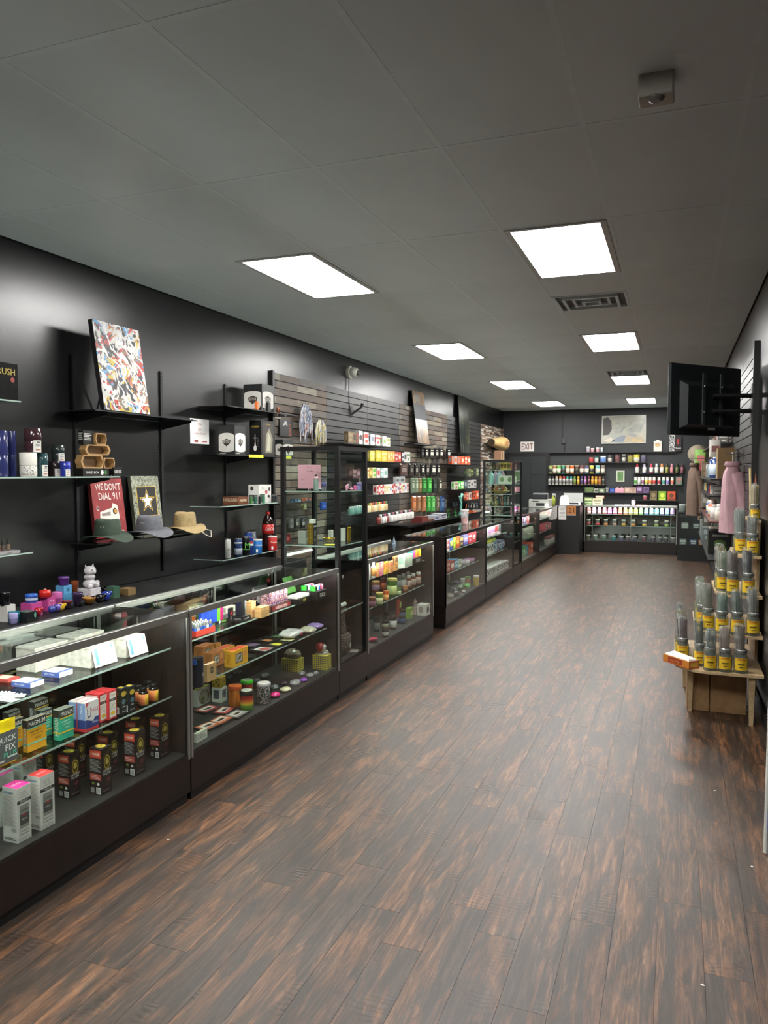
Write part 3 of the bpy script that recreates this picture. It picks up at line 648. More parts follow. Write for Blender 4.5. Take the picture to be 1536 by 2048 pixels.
def magnum(u, v, vt, ul, ur, c, lab, z=None):
    acc = '6fb39a' if c == 'd59a25' else 'd9b02e'
    P = [('F', .0, 1, .74, 1, '2b2a28'), ('F', 't', .5, .86, .14, 'MAGNUM', WHITE, .86), ('F', .0, 1, .70, .74, acc), ('F', 't', .5, .50, .07, 'SYNTHETIC', '4a4326' if c == 'd59a25' else 'c9e6d8', .62), ('F', 't', .52, .38, .07, 'URINE', '4a4326' if c == 'd59a25' else 'c9e6d8', .36),
         ('F', 'l', .1, .7, .57, .63, 1, '5f4d20' if c == 'd59a25' else 'bfe0d0'), ('F', 0, 1, .22, .27, acc), ('S', 0, 1, .74, 1, '2b2a28'), ('S', 'v', .5, .45, .5, 'MAGNUM', WHITE, .6), ('S', 0, 1, .22, .27, acc), ('T', .06, .94, .1, .9, '6e6b66')]
    return carton('kit_carton', lab, 'carton', corner(u, v, Z2, vt, ul, ur), c, P, 'black-banded kit cartons', '8a8782', 0, 0, .3)
magnum(56, 1506, 1441, 46, 94, 'd59a25', 'orange kit carton with black top band beside the yellow pouch')
magnum(28, 1499, 1440, 20, 48, 'd59a25', 'orange kit carton with black top band partly behind the yellow pouch')
magnum(121, 1482, 1421, 107, 148, '2f9d80', 'green kit carton with black top band in front of its twin')
magnum(84, 1477, 1422, 74, 105, '2f9d80', 'green kit carton with black top band standing behind the orange carton')
magnum(17, 1470, 1426, 6, 42, '5a5a58', 'dark grey kit carton behind the orange cartons')
magnum(70, 1456, 1404, 58, 98, '5a5a58', 'dark grey kit carton behind the green cartons')
P = [('F', 0, 1, .0, .1, 'c23238'), ('F', 0, 1, .1, .42, '2a3a78'), ('F', 'p', [(0, .42), (.55, .30), (1, .62), (1, 1), (0, 1)], 'd6cfd0'), ('F', 't', .26, .62, .34, 'U', '1c2a5c', .3), ('F', 't', .66, .68, .14, 'PASS', 'b4484a', .6), ('F', 'l', .5, .95, .22, .3, 2, 'c8cfe4'), ('F', 'p', [(0, 1), (0, .78), (.3, 1)], 'c2474c'),
     ('S', 0, 1, 0, .1, 'c23238'), ('S', 0, 1, .1, .4, '2a3a78'), ('S', .02, .47, .4, .97, '7f92c4'), ('S', .53, .98, .4, .97, '7f92c4'), ('S', .47, .53, .1, 1, 'b84a58'), ('S', 'v', .25, .68, .14, 'U PASS', WHITE, .5), ('S', 'v', .75, .68, .14, 'U PASS', WHITE, .5)]
P += [('T', .02, .98, .02+.2*i, .18+.2*i, 'c99aa0' if i % 2 else 'cfc4c8') for i in range(5)]
carton('display_tray', 'blue and white display tray of kits beside the red cartons', 'carton', corner(172, 1465, Z2, 1406, 138, 198), 'd9d4d4', P)
for u, v, vt, ul, ur, lab in ((199, 1446, 1389, 171, 215, 'red-edged white carton touching the blue display tray'), (217.5, 1440.5, 1383, 189, 234, 'red-edged white carton touching the black cartons')):
    P = [('F', .12, .88, .06, .94, 'd9d2cb'), ('F', .12, .88, .62, .72, '2a2020'), ('F', 't', .5, .67, .06, 'U.S.A', WHITE, .5), ('F', 'l', .2, .8, .32, .58, 5, 'a5a09a'), ('F', 'e', .5, .2, .26, .07, 'd9b12c'), ('F', 't', .5, .84, .05, 'CLEAR', 'a03030', .5), ('S', .1, .9, .8, .95, 'e0b8b4'), ('T', 0, 1, .48, .52, '8f2027')]
    carton('red_carton', lab, 'carton', corner(u, v, Z2, vt, ul, ur), 'c5343a', P, 'red-edged cartons')
for u, v, vt, ul, ur, lab in ((241, 1432, 1378, 229, 255, 'black slim carton with gold seal next to the red cartons'), (258, 1427, 1374, 246, 271.5, 'black slim carton with gold seal next to the supplement bottles')):
    P = [('F', 'e', .5, .78, .36, .1, 'b39a35'), ('F', 'e', .5, .48, .3, .1, '4e6670'), ('F', 't', .5, .3, .05, 'STRIP', WHITE, .6), ('F', 'l', .2, .8, .08, .16, 1, '8f98a0'), ('T', 'e', .5, .5, .3, .38, 'b39a35'), ('S', 'l', .2, .8, .2, .9, 8, '6b6530')]+bars('S', .3, .8, .05, .3, 5)
    carton('black_carton', lab, 'carton', corner(u, v, Z2, vt, ul, ur), '1d2022', P, 'black slim cartons')
for u, v, vt, w, lab in ((287, 1411, 1374, 19, 'dark-capped supplement bottle with yellow and orange label in the front pair, by the black cartons'), (307, 1403, 1366, 19, 'dark-capped supplement bottle with yellow and orange label in the front pair, by the end panel'),
                         (277, 1404, 1369, 18, 'dark-capped supplement bottle in the rear pair, by the black cartons'), (297, 1396, 1361, 18, 'dark-capped supplement bottle in the rear pair, by the end panel')):
    loc, r, h = base_px(u, v, Z2, w, vt)
    turned('supplement_bottle', lab, 'bottle', loc, [('body', [(r*.92, 0), (r, .004), (r, h*.70), (r*.8, h*.78), (r*.72, h*.8)], M('1f1a15', .15)), ('cap', [(r*.76, h*.78), (r*.78, h*.79), (r*.78, h*.98), (r*.7, h)], M('141414', .3)),
           ('label_wrap', band(r, h*.08, h*.66), pattern('supplement_label', [(.4, 'd9b12c'), (.5, 'd98a4a'), (.6, 'cf6a45')], 22, (1, 1, .3), 0, .2))], 'supplement bottles')
# shelf 1: bins and flat boxes
BIN = film('frosted_bin', (.96, .95, .92), .82, .3, 'd6d2c8')
def bin_(u, v, vt, ul, ur, lab, card=False, rear=None):
    loc, dx, dy, h = corner(u, v, Z1, vt, ul, ur)
    if rear: loc, dx, dy, h = (-2.665, rear, Z1), .11, .19, .1
    e = empty('storage_bin', loc); tag(e, lab, 'storage bin', 'white storage bins'); t = .003
    MB().box(-dx/2, dx/2, -dy/2, dy/2, 0, t, BIN).box(-dx/2, dx/2, -dy/2, -dy/2+t, t, h, BIN).box(-dx/2, dx/2, dy/2-t, dy/2, t, h, BIN).box(-dx/2, -dx/2+t, -dy/2+t, dy/2-t, t, h, BIN).box(dx/2-t, dx/2, -dy/2+t, dy/2-t, t, h, BIN).build('bin_body', e)
    MB().box(-dx/2-.003, dx/2+.003, -dy/2-.003, dy/2+.003, h-.002, h+.006, BIN, None, .003).build('bin_lid', e)
    MB().box(-dx/2+.01, dx/2-.01, -dy/2+.01, dy/2-.01, .004, h*.8, M('dcd9d2', .6)).build('contents', e)
    if card:
        c = empty('info_card', (loc[0]+dx/2+.012, loc[1], Z1)); tag(c, 'white test-kit info card with blue bar leaning on '+('the bin beside the end panel' if card == 2 else 'the bin nearer the flat blue boxes'), 'card', 'leaning info cards')
        hh = h*1.06; T = Matrix.Rotation(radians(-14), 4, 'Y') @ Matrix(((0, 0, 1, .014), (1, 0, 0, 0), (0, 1, 0, 0), (0, 0, 0, 1)))
        MB().box(-dy*.5, dy*.5, 0, hh, -.001, .001, M('e6e6ea', .5), T).build('card_sheet', c)
        m = MB(); rect(m, T, -dy*.42, -dy*.28, .01, hh*.9, M('5f92c4'), .0016); m.text('DRUG TEST', T @ Matrix.Translation((dy*.08, hh*.78, .0016)), hh*.07, M('7f93a8'), 'C', dy*.5)
        m.text('Multi-Panel', T @ Matrix.Translation((dy*.1, hh*.55, .0016)), hh*.10, M('b07a7a'), 'C', dy*.5); rect(m, T, -dy*.1, dy*.3, hh*.35, hh*.38, M('a9b4c4'), .0016); rect(m, T, -dy*.1, dy*.25, hh*.25, hh*.28, M('a9b4c4'), .0016); rect(m, T, dy*.3, dy*.42, hh*.75, hh*.92, M('5f92c4'), .0016); m.build('printed_label', c)
bin_(182, 1337, 1298, 117, 226, 'lidded white storage bin with a leaning card, nearer the flat blue boxes', 1)
bin_(252, 1316, 1280, 188, 288, 'lidded white storage bin with a leaning card, beside the black end panel', 2)
bin_(72, 1328, 1290, 11, 114, 'lidded white storage bin in the rear row, nearer the flat blue boxes', 0, 2.66)
bin_(138, 1305, 1270, 78, 176, 'lidded white storage bin in the rear row, further from the flat boxes', 0, 2.90)
for u, v, vt, ul, ur, lab in ((119, 1356, 1346, 84, 146, 'flat blue and white kit box next to the white bins'), (61, 1377, 1367, 23, 89, 'flat blue and white kit box away from the bins')):
    P = [('S', 0, 1, 0, 1, '4a5fa6'), ('S', 't', .42, .55, .4, 'Ultra Clean', WHITE, .6), ('F', .04, .96, .1, .9, 'e6e6ea'), ('F', .55, .9, .2, .8, 'b8a9ae'), ('T', .03, .97, .2, .97, 'c9ccd6'), ('T', .1, .9, .6, .64, 'd8b84a'), ('T', 0, 1, 0, .18, '4a5fa6')]
    carton('kit_box', lab, 'carton', corner(u, v, Z1, vt, ul, ur), 'd3d6e0', P, 'flat blue kit boxes')
for i, (u, v) in enumerate(((14, 1400), (4, 1388), (26, 1393))):
    q = atz(u, v, Z1); b_ = MB(); 
    for k in range(5): b_.sphere((-.03+.015*k, 0, .006), .007, M('c9ccd0', .12), 8, 5)
    b_.box(-.045, .045, -.02, .02, 0, .003, M('c4c4c8', .2), None, .001); o = b_.build('blister_strip', None, (q.x, q.y, Z1), .3*i)
    tag(o, ['silvery blister strip of capsules lying on the front edge of the glass shelf', 'silvery blister strip of capsules lying next to the thin red box', 'silvery blister strip of capsules touching the flat blue box'][i], 'blister pack', 'blister strips on the glass shelf')
carton('slim_red_box', 'thin red and cream box lying flat near the rear bins', 'carton', corner(16, 1366, Z1, 1360, -20, 40), 'b0453f', [('T', .1, .9, .2, .8, 'cfc2ae')])
# ------------------------------------------------------------------ showcase 2 : lighters, trays, grinders
def px5(x, y): return 370+x/4.8, 1120+y/4.8
def px6(x, y): return 370+x/4.8, 1280+y/4.8
def cbox(f, xc, yc, z, yt, xl, xr):
    u, v = f(xc, yc); return corner(u, v, z, f(0, yt)[1], f(xl, 0)[0], f(xr, 0)[0])
# --- upper shelf
carton('orange_carton', 'orange and white carton standing against the dark end panel', 'carton', cbox(px5, 95, 620, Z1, 495, 62, 122), 'd9733a', [('F', .1, .9, .55, .95, 'e8e0d8'), ('S', .1, .9, .6, .9, 'e8c9a8')])
p = atz(*px5(190, 715), Z1); e = empty('vial_tray', (p.x-.05, p.y+.01, Z1)); tag(e, 'low red display tray holding little silver-topped vials', 'display tray')
MB().box(-.05, .05, -.09, .09, 0, .004, M('b8352c')).box(.046, .05, -.09, .09, .004, .03, M('c9402f')).box(-.05, -.046, -.09, .09, .004, .03, M('b8352c')).box(-.046, .046, -.09, -.086, .004, .03, M('b8352c')).box(-.046, .046, .086, .09, .004, .03, M('b8352c')).build('tray', e)
for i in range(6):
    for j in range(3):
        x, y = p.x-.05-.03+j*.03, p.y+.01-.072+i*.029
        turned('vial', 'tiny %s vial in the red tray, %s row from the end panel, %s' % ('blue' if (i+j) % 3 else 'clear grey', ORD[i], ('inner side', 'middle', 'aisle side')[j]), 'vial', (x, y, Z1+.005), [('body', cyl(.009, .038), M('3a62b8' if (i+j) % 3 else 'c8ccd4', .15)), ('cap', [(.0075, .038), (.0075, .058), (.006, .06)], SILVER)], 'vials in the red tray', seg=8)
e = empty('lighter_rack', (0, 0, 0))
p = atz(*px5(250, 625), Z1); e.location = (p.x-.02, p.y+.02, Z1); tag(e, 'shallow black rack with round white badges holding the upright lighter cases', 'display tray')
L0 = .13; MB().box(-.03, .045, -L0, L0, 0, .003, BLACK).box(.042, .045, -L0, L0, .003, .018, BLACK).box(-.03, -.027, -L0, L0, .003, .03, BLACK).build('tray', e)
m = MB(); T = faceF(.09, 0); ell(m, T, .03, .011, .009, .009, M(WHITE)); rect(m, T, .05, .1, .003, .015, M('6f9a4a')); rect(m, T, -.1, -.02, .004, .014, M('55604c')); m.build('printed_label', e)
for i, c in enumerate(('2f4fc4', '2b49b8', '3153c9', '2c4cc0', '3457cf', '6fdc3f', 'e0267f')):
    o = MB().box(-.014, .014, -.0145, .0145, 0, .085, M(c, .3), None, .005).box(-.014, .014, -.0145, .0145, .086, .105, M(c, .3), None, .004).build('lighter_case', None, (p.x-.02, p.y+.02-L0+.045+i*.032, Z1+.003))
    tag(o, ['blue plastic lighter case in the black rack, at the vial end', 'blue plastic lighter case in the black rack, second from the vial end', 'blue plastic lighter case in the middle of the blue ones', 'blue plastic lighter case in the black rack, second from the green one', 'blue plastic lighter case touching the green one', 'bright green plastic lighter case in the black rack', 'hot pink plastic lighter case in the black rack'][i], 'lighter case', 'lighter cases in the black rack')
carton('black_red_carton', 'narrow black and red carton next to the pink lighter case', 'carton', cbox(px5, 430, 600, Z1, 465, 410, 465), '1f1a1a', [('F', .2, .8, .5, .75, 'b03030'), ('F', 'l', .2, .8, .1, .4, 3, '8f8a86')])
g = cbox(px5, 560, 600, Z1, 545, 455, 632)
carton('lighter_plinth', 'flat black box with white print used as a stand for the silver lighter', 'carton', g, '1b1b1c', [('F', 't', .5, .55, .3, 'LUXURY', WHITE, .7), ('S', 't', .5, .5, .3, 'LIGHTER', '9a9a9a', .6)])
loc, dx, dy, h = g
e = empty('table_lighter', (loc[0], loc[1]-.01, Z1+h)); tag(e, 'tall black and brushed-silver table lighter on a flat black box', 'lighter')
MB().box(-.022, .022, -.026, .012, 0, .10, M('1c1d1e', .25), None, .003).build('body', e); MB().box(-.022, .022, .0125, .03, 0, .10, M('a9adb2', .3, .7), None, .003).build('metal_side', e); MB().box(-.018, .018, -.02, .026, .10, .106, M('3a3b3d', .3)).build('cap', e)
WOODB = pattern('pale_wood', [(.3, 'b98d58'), (.7, 'd0a56c')], 6, (1, 8, 8), rough=.5)
for k, (xc, yc, yt, xl, xr, n, lab) in enumerate(((640, 555, 500, 585, 682, 2, 'rear'), (735, 560, 480, 665, 812, 2, 'front'))):
    loc, dx, dy, h = cbox(px5, xc, yc, Z1, yt, xl, xr); hh = .032
    for j in range(3 if k == 0 else 2):
        o = MB().box(-dx/2, dx/2, -dy/2, dy/2, 0, hh*.55, WOODB, None, .002).box(-dx/2, dx/2, -dy/2, dy/2, hh*.58, hh, WOODB, None, .002).build('wooden_pipe_box', None, (loc[0], loc[1], Z1+j*(hh+.0005)))
        tag(o, ['bottom', 'middle', 'top'][j if k == 0 else j*2]+' pale wooden slide box in the '+('three-high stack by the silver lighter' if k == 0 else 'two-high stack in front of the diamond card'), 'wooden box', 'pale wooden slide boxes')
p = atz(*px5(742, 480), Z1); e = empty('diamond_card', (p.x-.1, p.y+.06, Z1)); tag(e, 'dark diamond-shaped sign card with white border behind the wooden boxes', 'card')
T = Matrix(((0, 0, 1, 0), (1, 0, 0, 0), (0, 1, 0, .062), (0, 0, 0, 1))) @ Matrix.Rotation(pi/4, 4, 'Z')
MB().box(-.042, .042, -.042, .042, -.001, .001, M(WHITE), T).build('card_border', e); m = MB(); rect(m, T, -.037, .037, -.037, .037, M('3a1f22'), .0015); rect(m, T, -.02, .02, -.004, .004, M('c9a0a0'), .002); m.build('printed_label', e)
ART = pattern('abstract_carton_art', [(0, '1a1416'), (.38, '5a2a6a'), (.47, 'd8c8c0'), (.53, 'a03a3a'), (.6, '3a2a2a'), (.7, '7a4aa8'), (.85, '2a4a8a')], 30, detail=2, distort=3, interp='CONSTANT')
loc, dx, dy, h = cbox(px5, 835, 500, Z1, 430, 690, 1015)
carton('torch_display_box', 'open red and black display box with large white lettering, full of patterned tubes', 'display box', (loc, dx, dy, .035), '2a1416', [('F', .02, .98, .1, .9, '7d2326'), ('F', 't', .5, .5, .5, 'ACRYLIC DRIP', WHITE, .9), ('S', .05, .95, .1, .9, '5a1a1e')])
for i in range(4):
    o = MB().box(-dx*.4, dx*.42, -dy*.095, dy*.095, 0, .09, ART, None, .003).build('patterned_carton', None, (loc[0]-.002, loc[1]-dy*.33+i*dy*.22, Z1+.0355), .02*i)
    tag(o, 'dark swirl-print carton in the red display box, %s from the diamond card' % ORD[i], 'carton', 'patterned cartons in the red display box')
def cube_tray(f, xc, yc, yt, xl, xr, lab, txt, tc, z=Z1, c='151516'):
    g = cbox(f, xc, yc, z, yt, xl, xr); carton('counter_tray', lab, 'display tray', g, c, [('F', 't', .5, .5, .45, txt, tc, .6)]); return g
loc, dx, dy, h = cube_tray(px5, 1080, 428, 380, 960, 1212, 'black counter display box with yellow lettering full of white packs', 'PUFF', 'd9c54a')
for i in range(6): 
    o = MB().box(-dx*.4, dx*.4, -dy*.07, dy*.07, 0, .018, M('d8d6cf', .3), None, .005).build('white_pack', None, (loc[0], loc[1]-dy*.4+i*dy*.16, loc[2]+h), .1*(-1)**i)
    tag(o, 'small off-white pack in the yellow-lettered display box, %s from the swirl-print cartons' % ORD[i], 'pack', 'white packs in the display box')
loc, dx, dy, h = cube_tray(px5, 1275, 385, 305, 1085, 1362, 'black counter display box with white print full of coloured lighters', 'TORCH', WHITE)
cols = [('38b23a', 'green'), ('222222', 'black'), ('e4e4e6', 'white'), ('3f7fdc', 'blue'), ('e2453c', 'red'), ('ee9ad0', 'pink')]
for i, (c, nm) in enumerate(cols):
    for j in range(2):
        o = MB().box(-dx*.12, dx*.12, -dy*.07, dy*.07, 0, .03, M(c, .25), None, .004).box(-dx*.1, dx*.1, -dy*.055, dy*.055, .03, .034, M(c, .3), None, .002).build('boxy_lighter', None, (loc[0]-dx*.25+j*dx*.46, loc[1]-dy*.41+i*dy*.165, loc[2]+h))
        tag(o, '%s boxy lighter standing in the %s row of the black display box' % (nm, 'aisle-side' if j else 'inner'), 'lighter', 'boxy lighters in the display box')
# items at the back of the upper shelf, seen through the top glass
def back_item(u, v, z, dx, dy, h, name, lab, cat, c, prints=(), lean=0):
    q = atz(u, v, z); xx = max(q.x, -2.60); q = Vector((xx, atx(u, v, xx).y, z)); e = empty(name, (q.x, q.y, z+dx*sin(lean))); tag(e, lab, cat); T = Matrix.Rotation(-lean, 4, 'Y')
    MB().box(-dx, 0, -dy/2, dy/2, 0, h, M(c, .35) if isinstance(c, str) else c, T, .002).build('body', e)
    if prints:
        m = MB(); F_ = T @ Matrix(((0, 0, 1, .001), (1, 0, 0, 0), (0, 1, 0, 0), (0, 0, 0, 1)))
        for pr in prints:
            if pr[0] == 't': m.text(pr[1], F_ @ Matrix.Translation((pr[2]*dy, pr[3]*h, .0005)), pr[4]*h, M(pr[5]), 'C', dy*.8)
            else: rect(m, F_, pr[1]*dy, pr[2]*dy, pr[3]*h, pr[4]*h, M(pr[5]))
        m.build('printed_label', e)
back_item(585, 1172, Z1, .012, .13, .12, 'green_carton', 'bright green flat carton leaning at the back under the top glass', 'carton', '5f9a4e', [('r', -.4, .4, .55, .62, 'cfe0c0'), ('r', -.3, .3, .35, .4, 'a8cc98')], .35)
back_item(530, 1192, Z1, .012, .2, .11, 'counter_sign', 'black leaning counter sign with white lines and a red figure', 'sign', '19191a', [('t', 'Prepare', -.2, .55, .12, 'c9c9c9'), ('t', 'to Spark', -.15, .32, .12, 'c9c9c9'), ('r', .2, .32, .2, .8, 'a03a34')], .4)
back_item(482, 1196, Z1, .03, .05, .075, 'red_blue_pack', 'small red and blue pack behind the black counter sign', 'pack', 'c8443e', [('r', .0, .5, 0, 1, '4f6fc4')])
back_item(463, 1205, Z1, .05, .13, .035, 'cotton_packs', 'bundle of off-white cotton packs near the back rail', 'pack', 'c8c4b4', [('r', -.45, -.2, .1, .9, 'd8d6cc')])
q = atx(392, 1215, -2.62); e = empty('leaf_bag', (q.x, q.y, Z1)); tag(e, 'crinkled clear bag with green leaf print slumped behind the vial tray', 'bag')
b_ = MB(); rg = []
for k in range(7):
    f = k/6; rg.append([((.045*(1-f*.6)*cos(a)+.008*sin(5*a+k))*1, .09*(1-.25*f)*sin(a)+.008*cos(4*a+2*k), .1*f) for a in [2*pi*i/14 for i in range(14)]])
b_.loft(rg, film('clear_green_bag', (.75, .8, .6), .6, .2, '7d8a55'), True).build('bag_film', e)
ell(MB(), Matrix(), 0, 0, 1, 1, BLACK); m = MB(); ell(m, faceF(.08, .1), .03, .045, .014, .014, M('c8c4b8')); rect(m, faceF(.082, .1), -.06, .0, .03, .06, M('4f7a3c')); m.build('sticker', e)
# --- middle shelf
CARDB = '9a6a3a'
for i, (xc, yc, yt, xl, xr, c, lab) in enumerate(((465, 270, 110, 378, 606, 'd8a02c', 'yellow window-front pipe carton in front of the others'), (352, 225, 95, 270, 480, 'd8a02c', 'yellow window-front pipe carton just behind the foremost one'),
        (262, 270, 130, 178, 375, 'b87440', 'tan window-front pipe carton beside the yellow ones'), (175, 190, 70, 85, 290, 'b87440', 'tan window-front pipe carton standing at the rear'), (300, 150, 40, 255, 350, 'c08236', 'golden window-front pipe carton at the rear middle'))):
    g = cbox(px6, xc, yc, Z2, yt, xl, xr)
    P = [('F', .15, .62, .2, .78, '4a4540'), ('F', .2, .57, .26, .72, 'a8a49a'), ('F', 'p', [(.22, .3), (.5, .45), (.52, .68), (.35, .55)], '6a5a48'), ('F', 'e', .8, .62, .13, .2, 'c98a4a'), ('F', 't', .8, .3, .12, 'PIPE', 'a04a2a', .25), ('S', 'v', .5, .5, .3, 'PIPES', '8a4a1c', .6), ('T', .06, .94, .1, .9, 'b8402c' if c == 'd8a02c' else '9c5a34')]
    carton('pipe_carton', lab, 'carton', g, c, P, 'window-front pipe cartons')
loc, r, h = base_px(*px6(128, 445), Z2, 104/4.8, px6(0, 160)[1])
turned('airtight_canister', 'dark navy airtight canister with black lid and blue latch', 'canister', loc, [('body', cyl(r, h*.86), M('1f2836', .3)), ('lid', [(r*1.02, h*.86), (r*1.04, h*.87), (r*1.04, h*.97), (r*.98, h)], M('2a2d30', .25))])
e = bpy.data.objects['airtight_canister']; m = MB(); ell(m, faceF(2*r, 0), r*.1, h*.42, r*.28, r*.34, M('c9ccd0'), .0005); ell(m, faceF(2*r, 0), r*.1, h*.42, r*.22, r*.28, M('1f2836'), .001); m.text('A', faceF(2*r, 0) @ Matrix.Translation((r*.1, h*.38, .0015)), h*.09, M('c9ccd0')); m.build('emblem', e); MB().box(-.012, .012, -r-.006, -r, h*.78, h*.95, M('2f62b8')).build('latch', e)
g = cbox(px6, 215, 410, Z2, 240, 180, 302); carton('wooden_gift_box', 'light wooden box with a dark square emblem beside the canister', 'box', g, 'c7a06e', [('F', .35, .65, .45, .8, '3a3128'), ('F', .43, .57, .53, .72, 'b89a70'), ('T', 0, 1, .85, 1, 'd9d4cc')])
for i, (x0, x1, y0, y1, cs, lab) in enumerate(((660, 858, 835, 882, ('c8c2c0', 'b0524a'), 'black-rimmed rolling tray with pale and red print in front'), (772, 968, 788, 838, ('5f5a4e', 'd4cf3a'), 'black-rimmed rolling tray with a bright yellow figure'), (880, 1052, 752, 800, ('c9c38e', 'd8d2a0'), 'black-rimmed rolling tray with plain cream print'),
        (548, 765, 795, 836, ('4a3a4c', '7a5a7a'), 'black-rimmed rolling tray with purple print'), (690, 868, 756, 800, ('3a2f2a', 'b0703a'), 'black-rimmed rolling tray with dark orange print'), (803, 965, 728, 755, ('2f3a2c', '5a7a4a'), 'black-rimmed rolling tray with dark green print'))):
    q = atz(*px5((x0+x1)/2, (y0+y1)/2+4), Z2); e = empty('rolling_tray', (q.x, q.y, Z2)); tag(e, lab, 'rolling tray', 'rolling trays on the glass shelf')
    w, l, t = .062, .085, .014; zz = 0
    MB().box(-w, w, -l, l, 0, .003, M('1d1d1e', .35)).box(-w, -w+.005, -l, l, .003, t, M('1d1d1e', .35)).box(w-.005, w, -l, l, .003, t, M('1d1d1e', .35)).box(-w+.005, w-.005, -l, -l+.005, .003, t, M('1d1d1e', .35)).box(-w+.005, w-.005, l-.005, l, .003, t, M('1d1d1e', .35)).build('tray_rim', e)
    m = MB(); T = Matrix.Translation((0, 0, .0036)); rect(m, T, -w+.005, w-.005, -l+.005, l-.005, M(cs[0])); ell(m, T, 0, .01, w*.55, l*.5, M(cs[1]), .0004, 7); rect(m, T, -w*.7, w*.5, -l*.8, -l*.6, M(cs[1]), .0004); m.build('printed_face', e)
def pillow(x0, x1, yb, yt, f, z, w, c, name, lab, rose=False, rough=.25):
    q = atz(*f((x0+x1)/2, yb), z); k = mpp(q); L = (x1-x0)/4.8*k*1.15; h = (yb-yt)/4.8*k*.75; e = empty(name, (q.x-w/2, q.y+L*.2, z)); tag(e, lab, 'pack')
    rg = []
    for i in range(9):
        f_ = i/8; s = (sin(pi*f_))**.35 if 0 < f_ < 1 else .12
        rg.append([(w/2*cos(a)*(.75+.25*s)*(abs(cos(a))**-.25 if abs(cos(a)) > .2 else 1), -L/2+L*f_, max(.0002, h/2+h/2*s*sin(a)*(1+.12*sin(9*f_+2*a)))) for a in [2*pi*j/12+pi/12 for j in range(12)]])
    MB().loft(rg, film('wrap_'+c, (.9, .9, .9), .85, rough, c)).build('wrap', e)
    if rose: m = MB(); ell(m, faceF(w*.98, 0), L*.18, h*.4, .014, .012, M('b03046'), .004, 8); m.build('rose_print', e)
pillow(950, 1190, 762, 650, px5, Z2, .12, 'd9d4d2', 'wrapped_pack', 'white cellophane pack with a small red rose print', True)
pillow(1175, 1300, 715, 625, px5, Z2, .11, 'cfc9b4', 'wrapped_pack', 'cream cellophane pack between the white and purple packs')
pillow(1255, 1360, 668, 595, px5, Z2, .11, '9a80b8', 'wrapped_pack', 'purple cellophane pack beside the dark end panel')
# --- deck
g = cbox(px6, 330, 610, ZD, 470, 248, 412)
def dice(mb, d, pips, c):
    for T, pp in ((faceF(d, d), pips[0]), (faceS(d, d), pips[1])):
        for (x, y) in pp: ell(mb, T, x*d*.5, d/2+y*d*.5, d*.09, d*.09, M(c), .0004, 10)
FIVE = [(-.5, -.5), (.5, .5), (-.5, .5), (.5, -.5), (0, 0)]; FOUR = FIVE[:4]; THREE = [(-.5, -.5), (0, 0), (.5, .5)]
loc, dx, dy, h = g; d = .068
e = empty('dice_carton', (loc[0], loc[1], ZD)); tag(e, 'white carton with printed dice pips under the golden die', 'carton'); MB().box(-d/2, d/2, -d/2, d/2, 0, h, M('c9c6be', .4), None, .001).build('carton_body', e)
m = MB(); rect(m, faceF(d, d), -d*.3, d*.3, h*.3, h*.85, M('4a4a56')); rect(m, faceS(d, d), -d*.3, d*.3, h*.25, h*.85, M('4a4a56')); 
for x, y in FOUR: ell(m, faceF(d, d), x*d*.3, h*.57+y*h*.3, d*.05, d*.06, M(WHITE), .0005, 8)
m.build('printed_label', e)
e = empty('novelty_die', (loc[0]-.004, loc[1]+.002, ZD+h+.0005), .1); tag(e, 'large golden novelty die sitting on the white dice carton', 'die'); MB().box(-d/2, d/2, -d/2, d/2, 0, d*.95, M('a8842c', .35), None, .008).build('body', e)
m = MB(); dice(m, d, (THREE, FIVE), '3a2a10'); m.build('pips', e)
g = cbox(px6, 120, 650, ZD, 480, 78, 247); loc, dx, dy, h = g
e = carton('window_gift_box', 'grey carton with a big round window and yellow top', 'carton', g, 'b3aca4', [('F', 'e', .5, .45, .38, .42, '5c544e'), ('F', 'e', .5, .45, .33, .36, '8f867c'), ('F', 'e', .4, .3, .16, .2, '5a5a34'), ('T', 0, 1, 0, 1, '8f8330')])
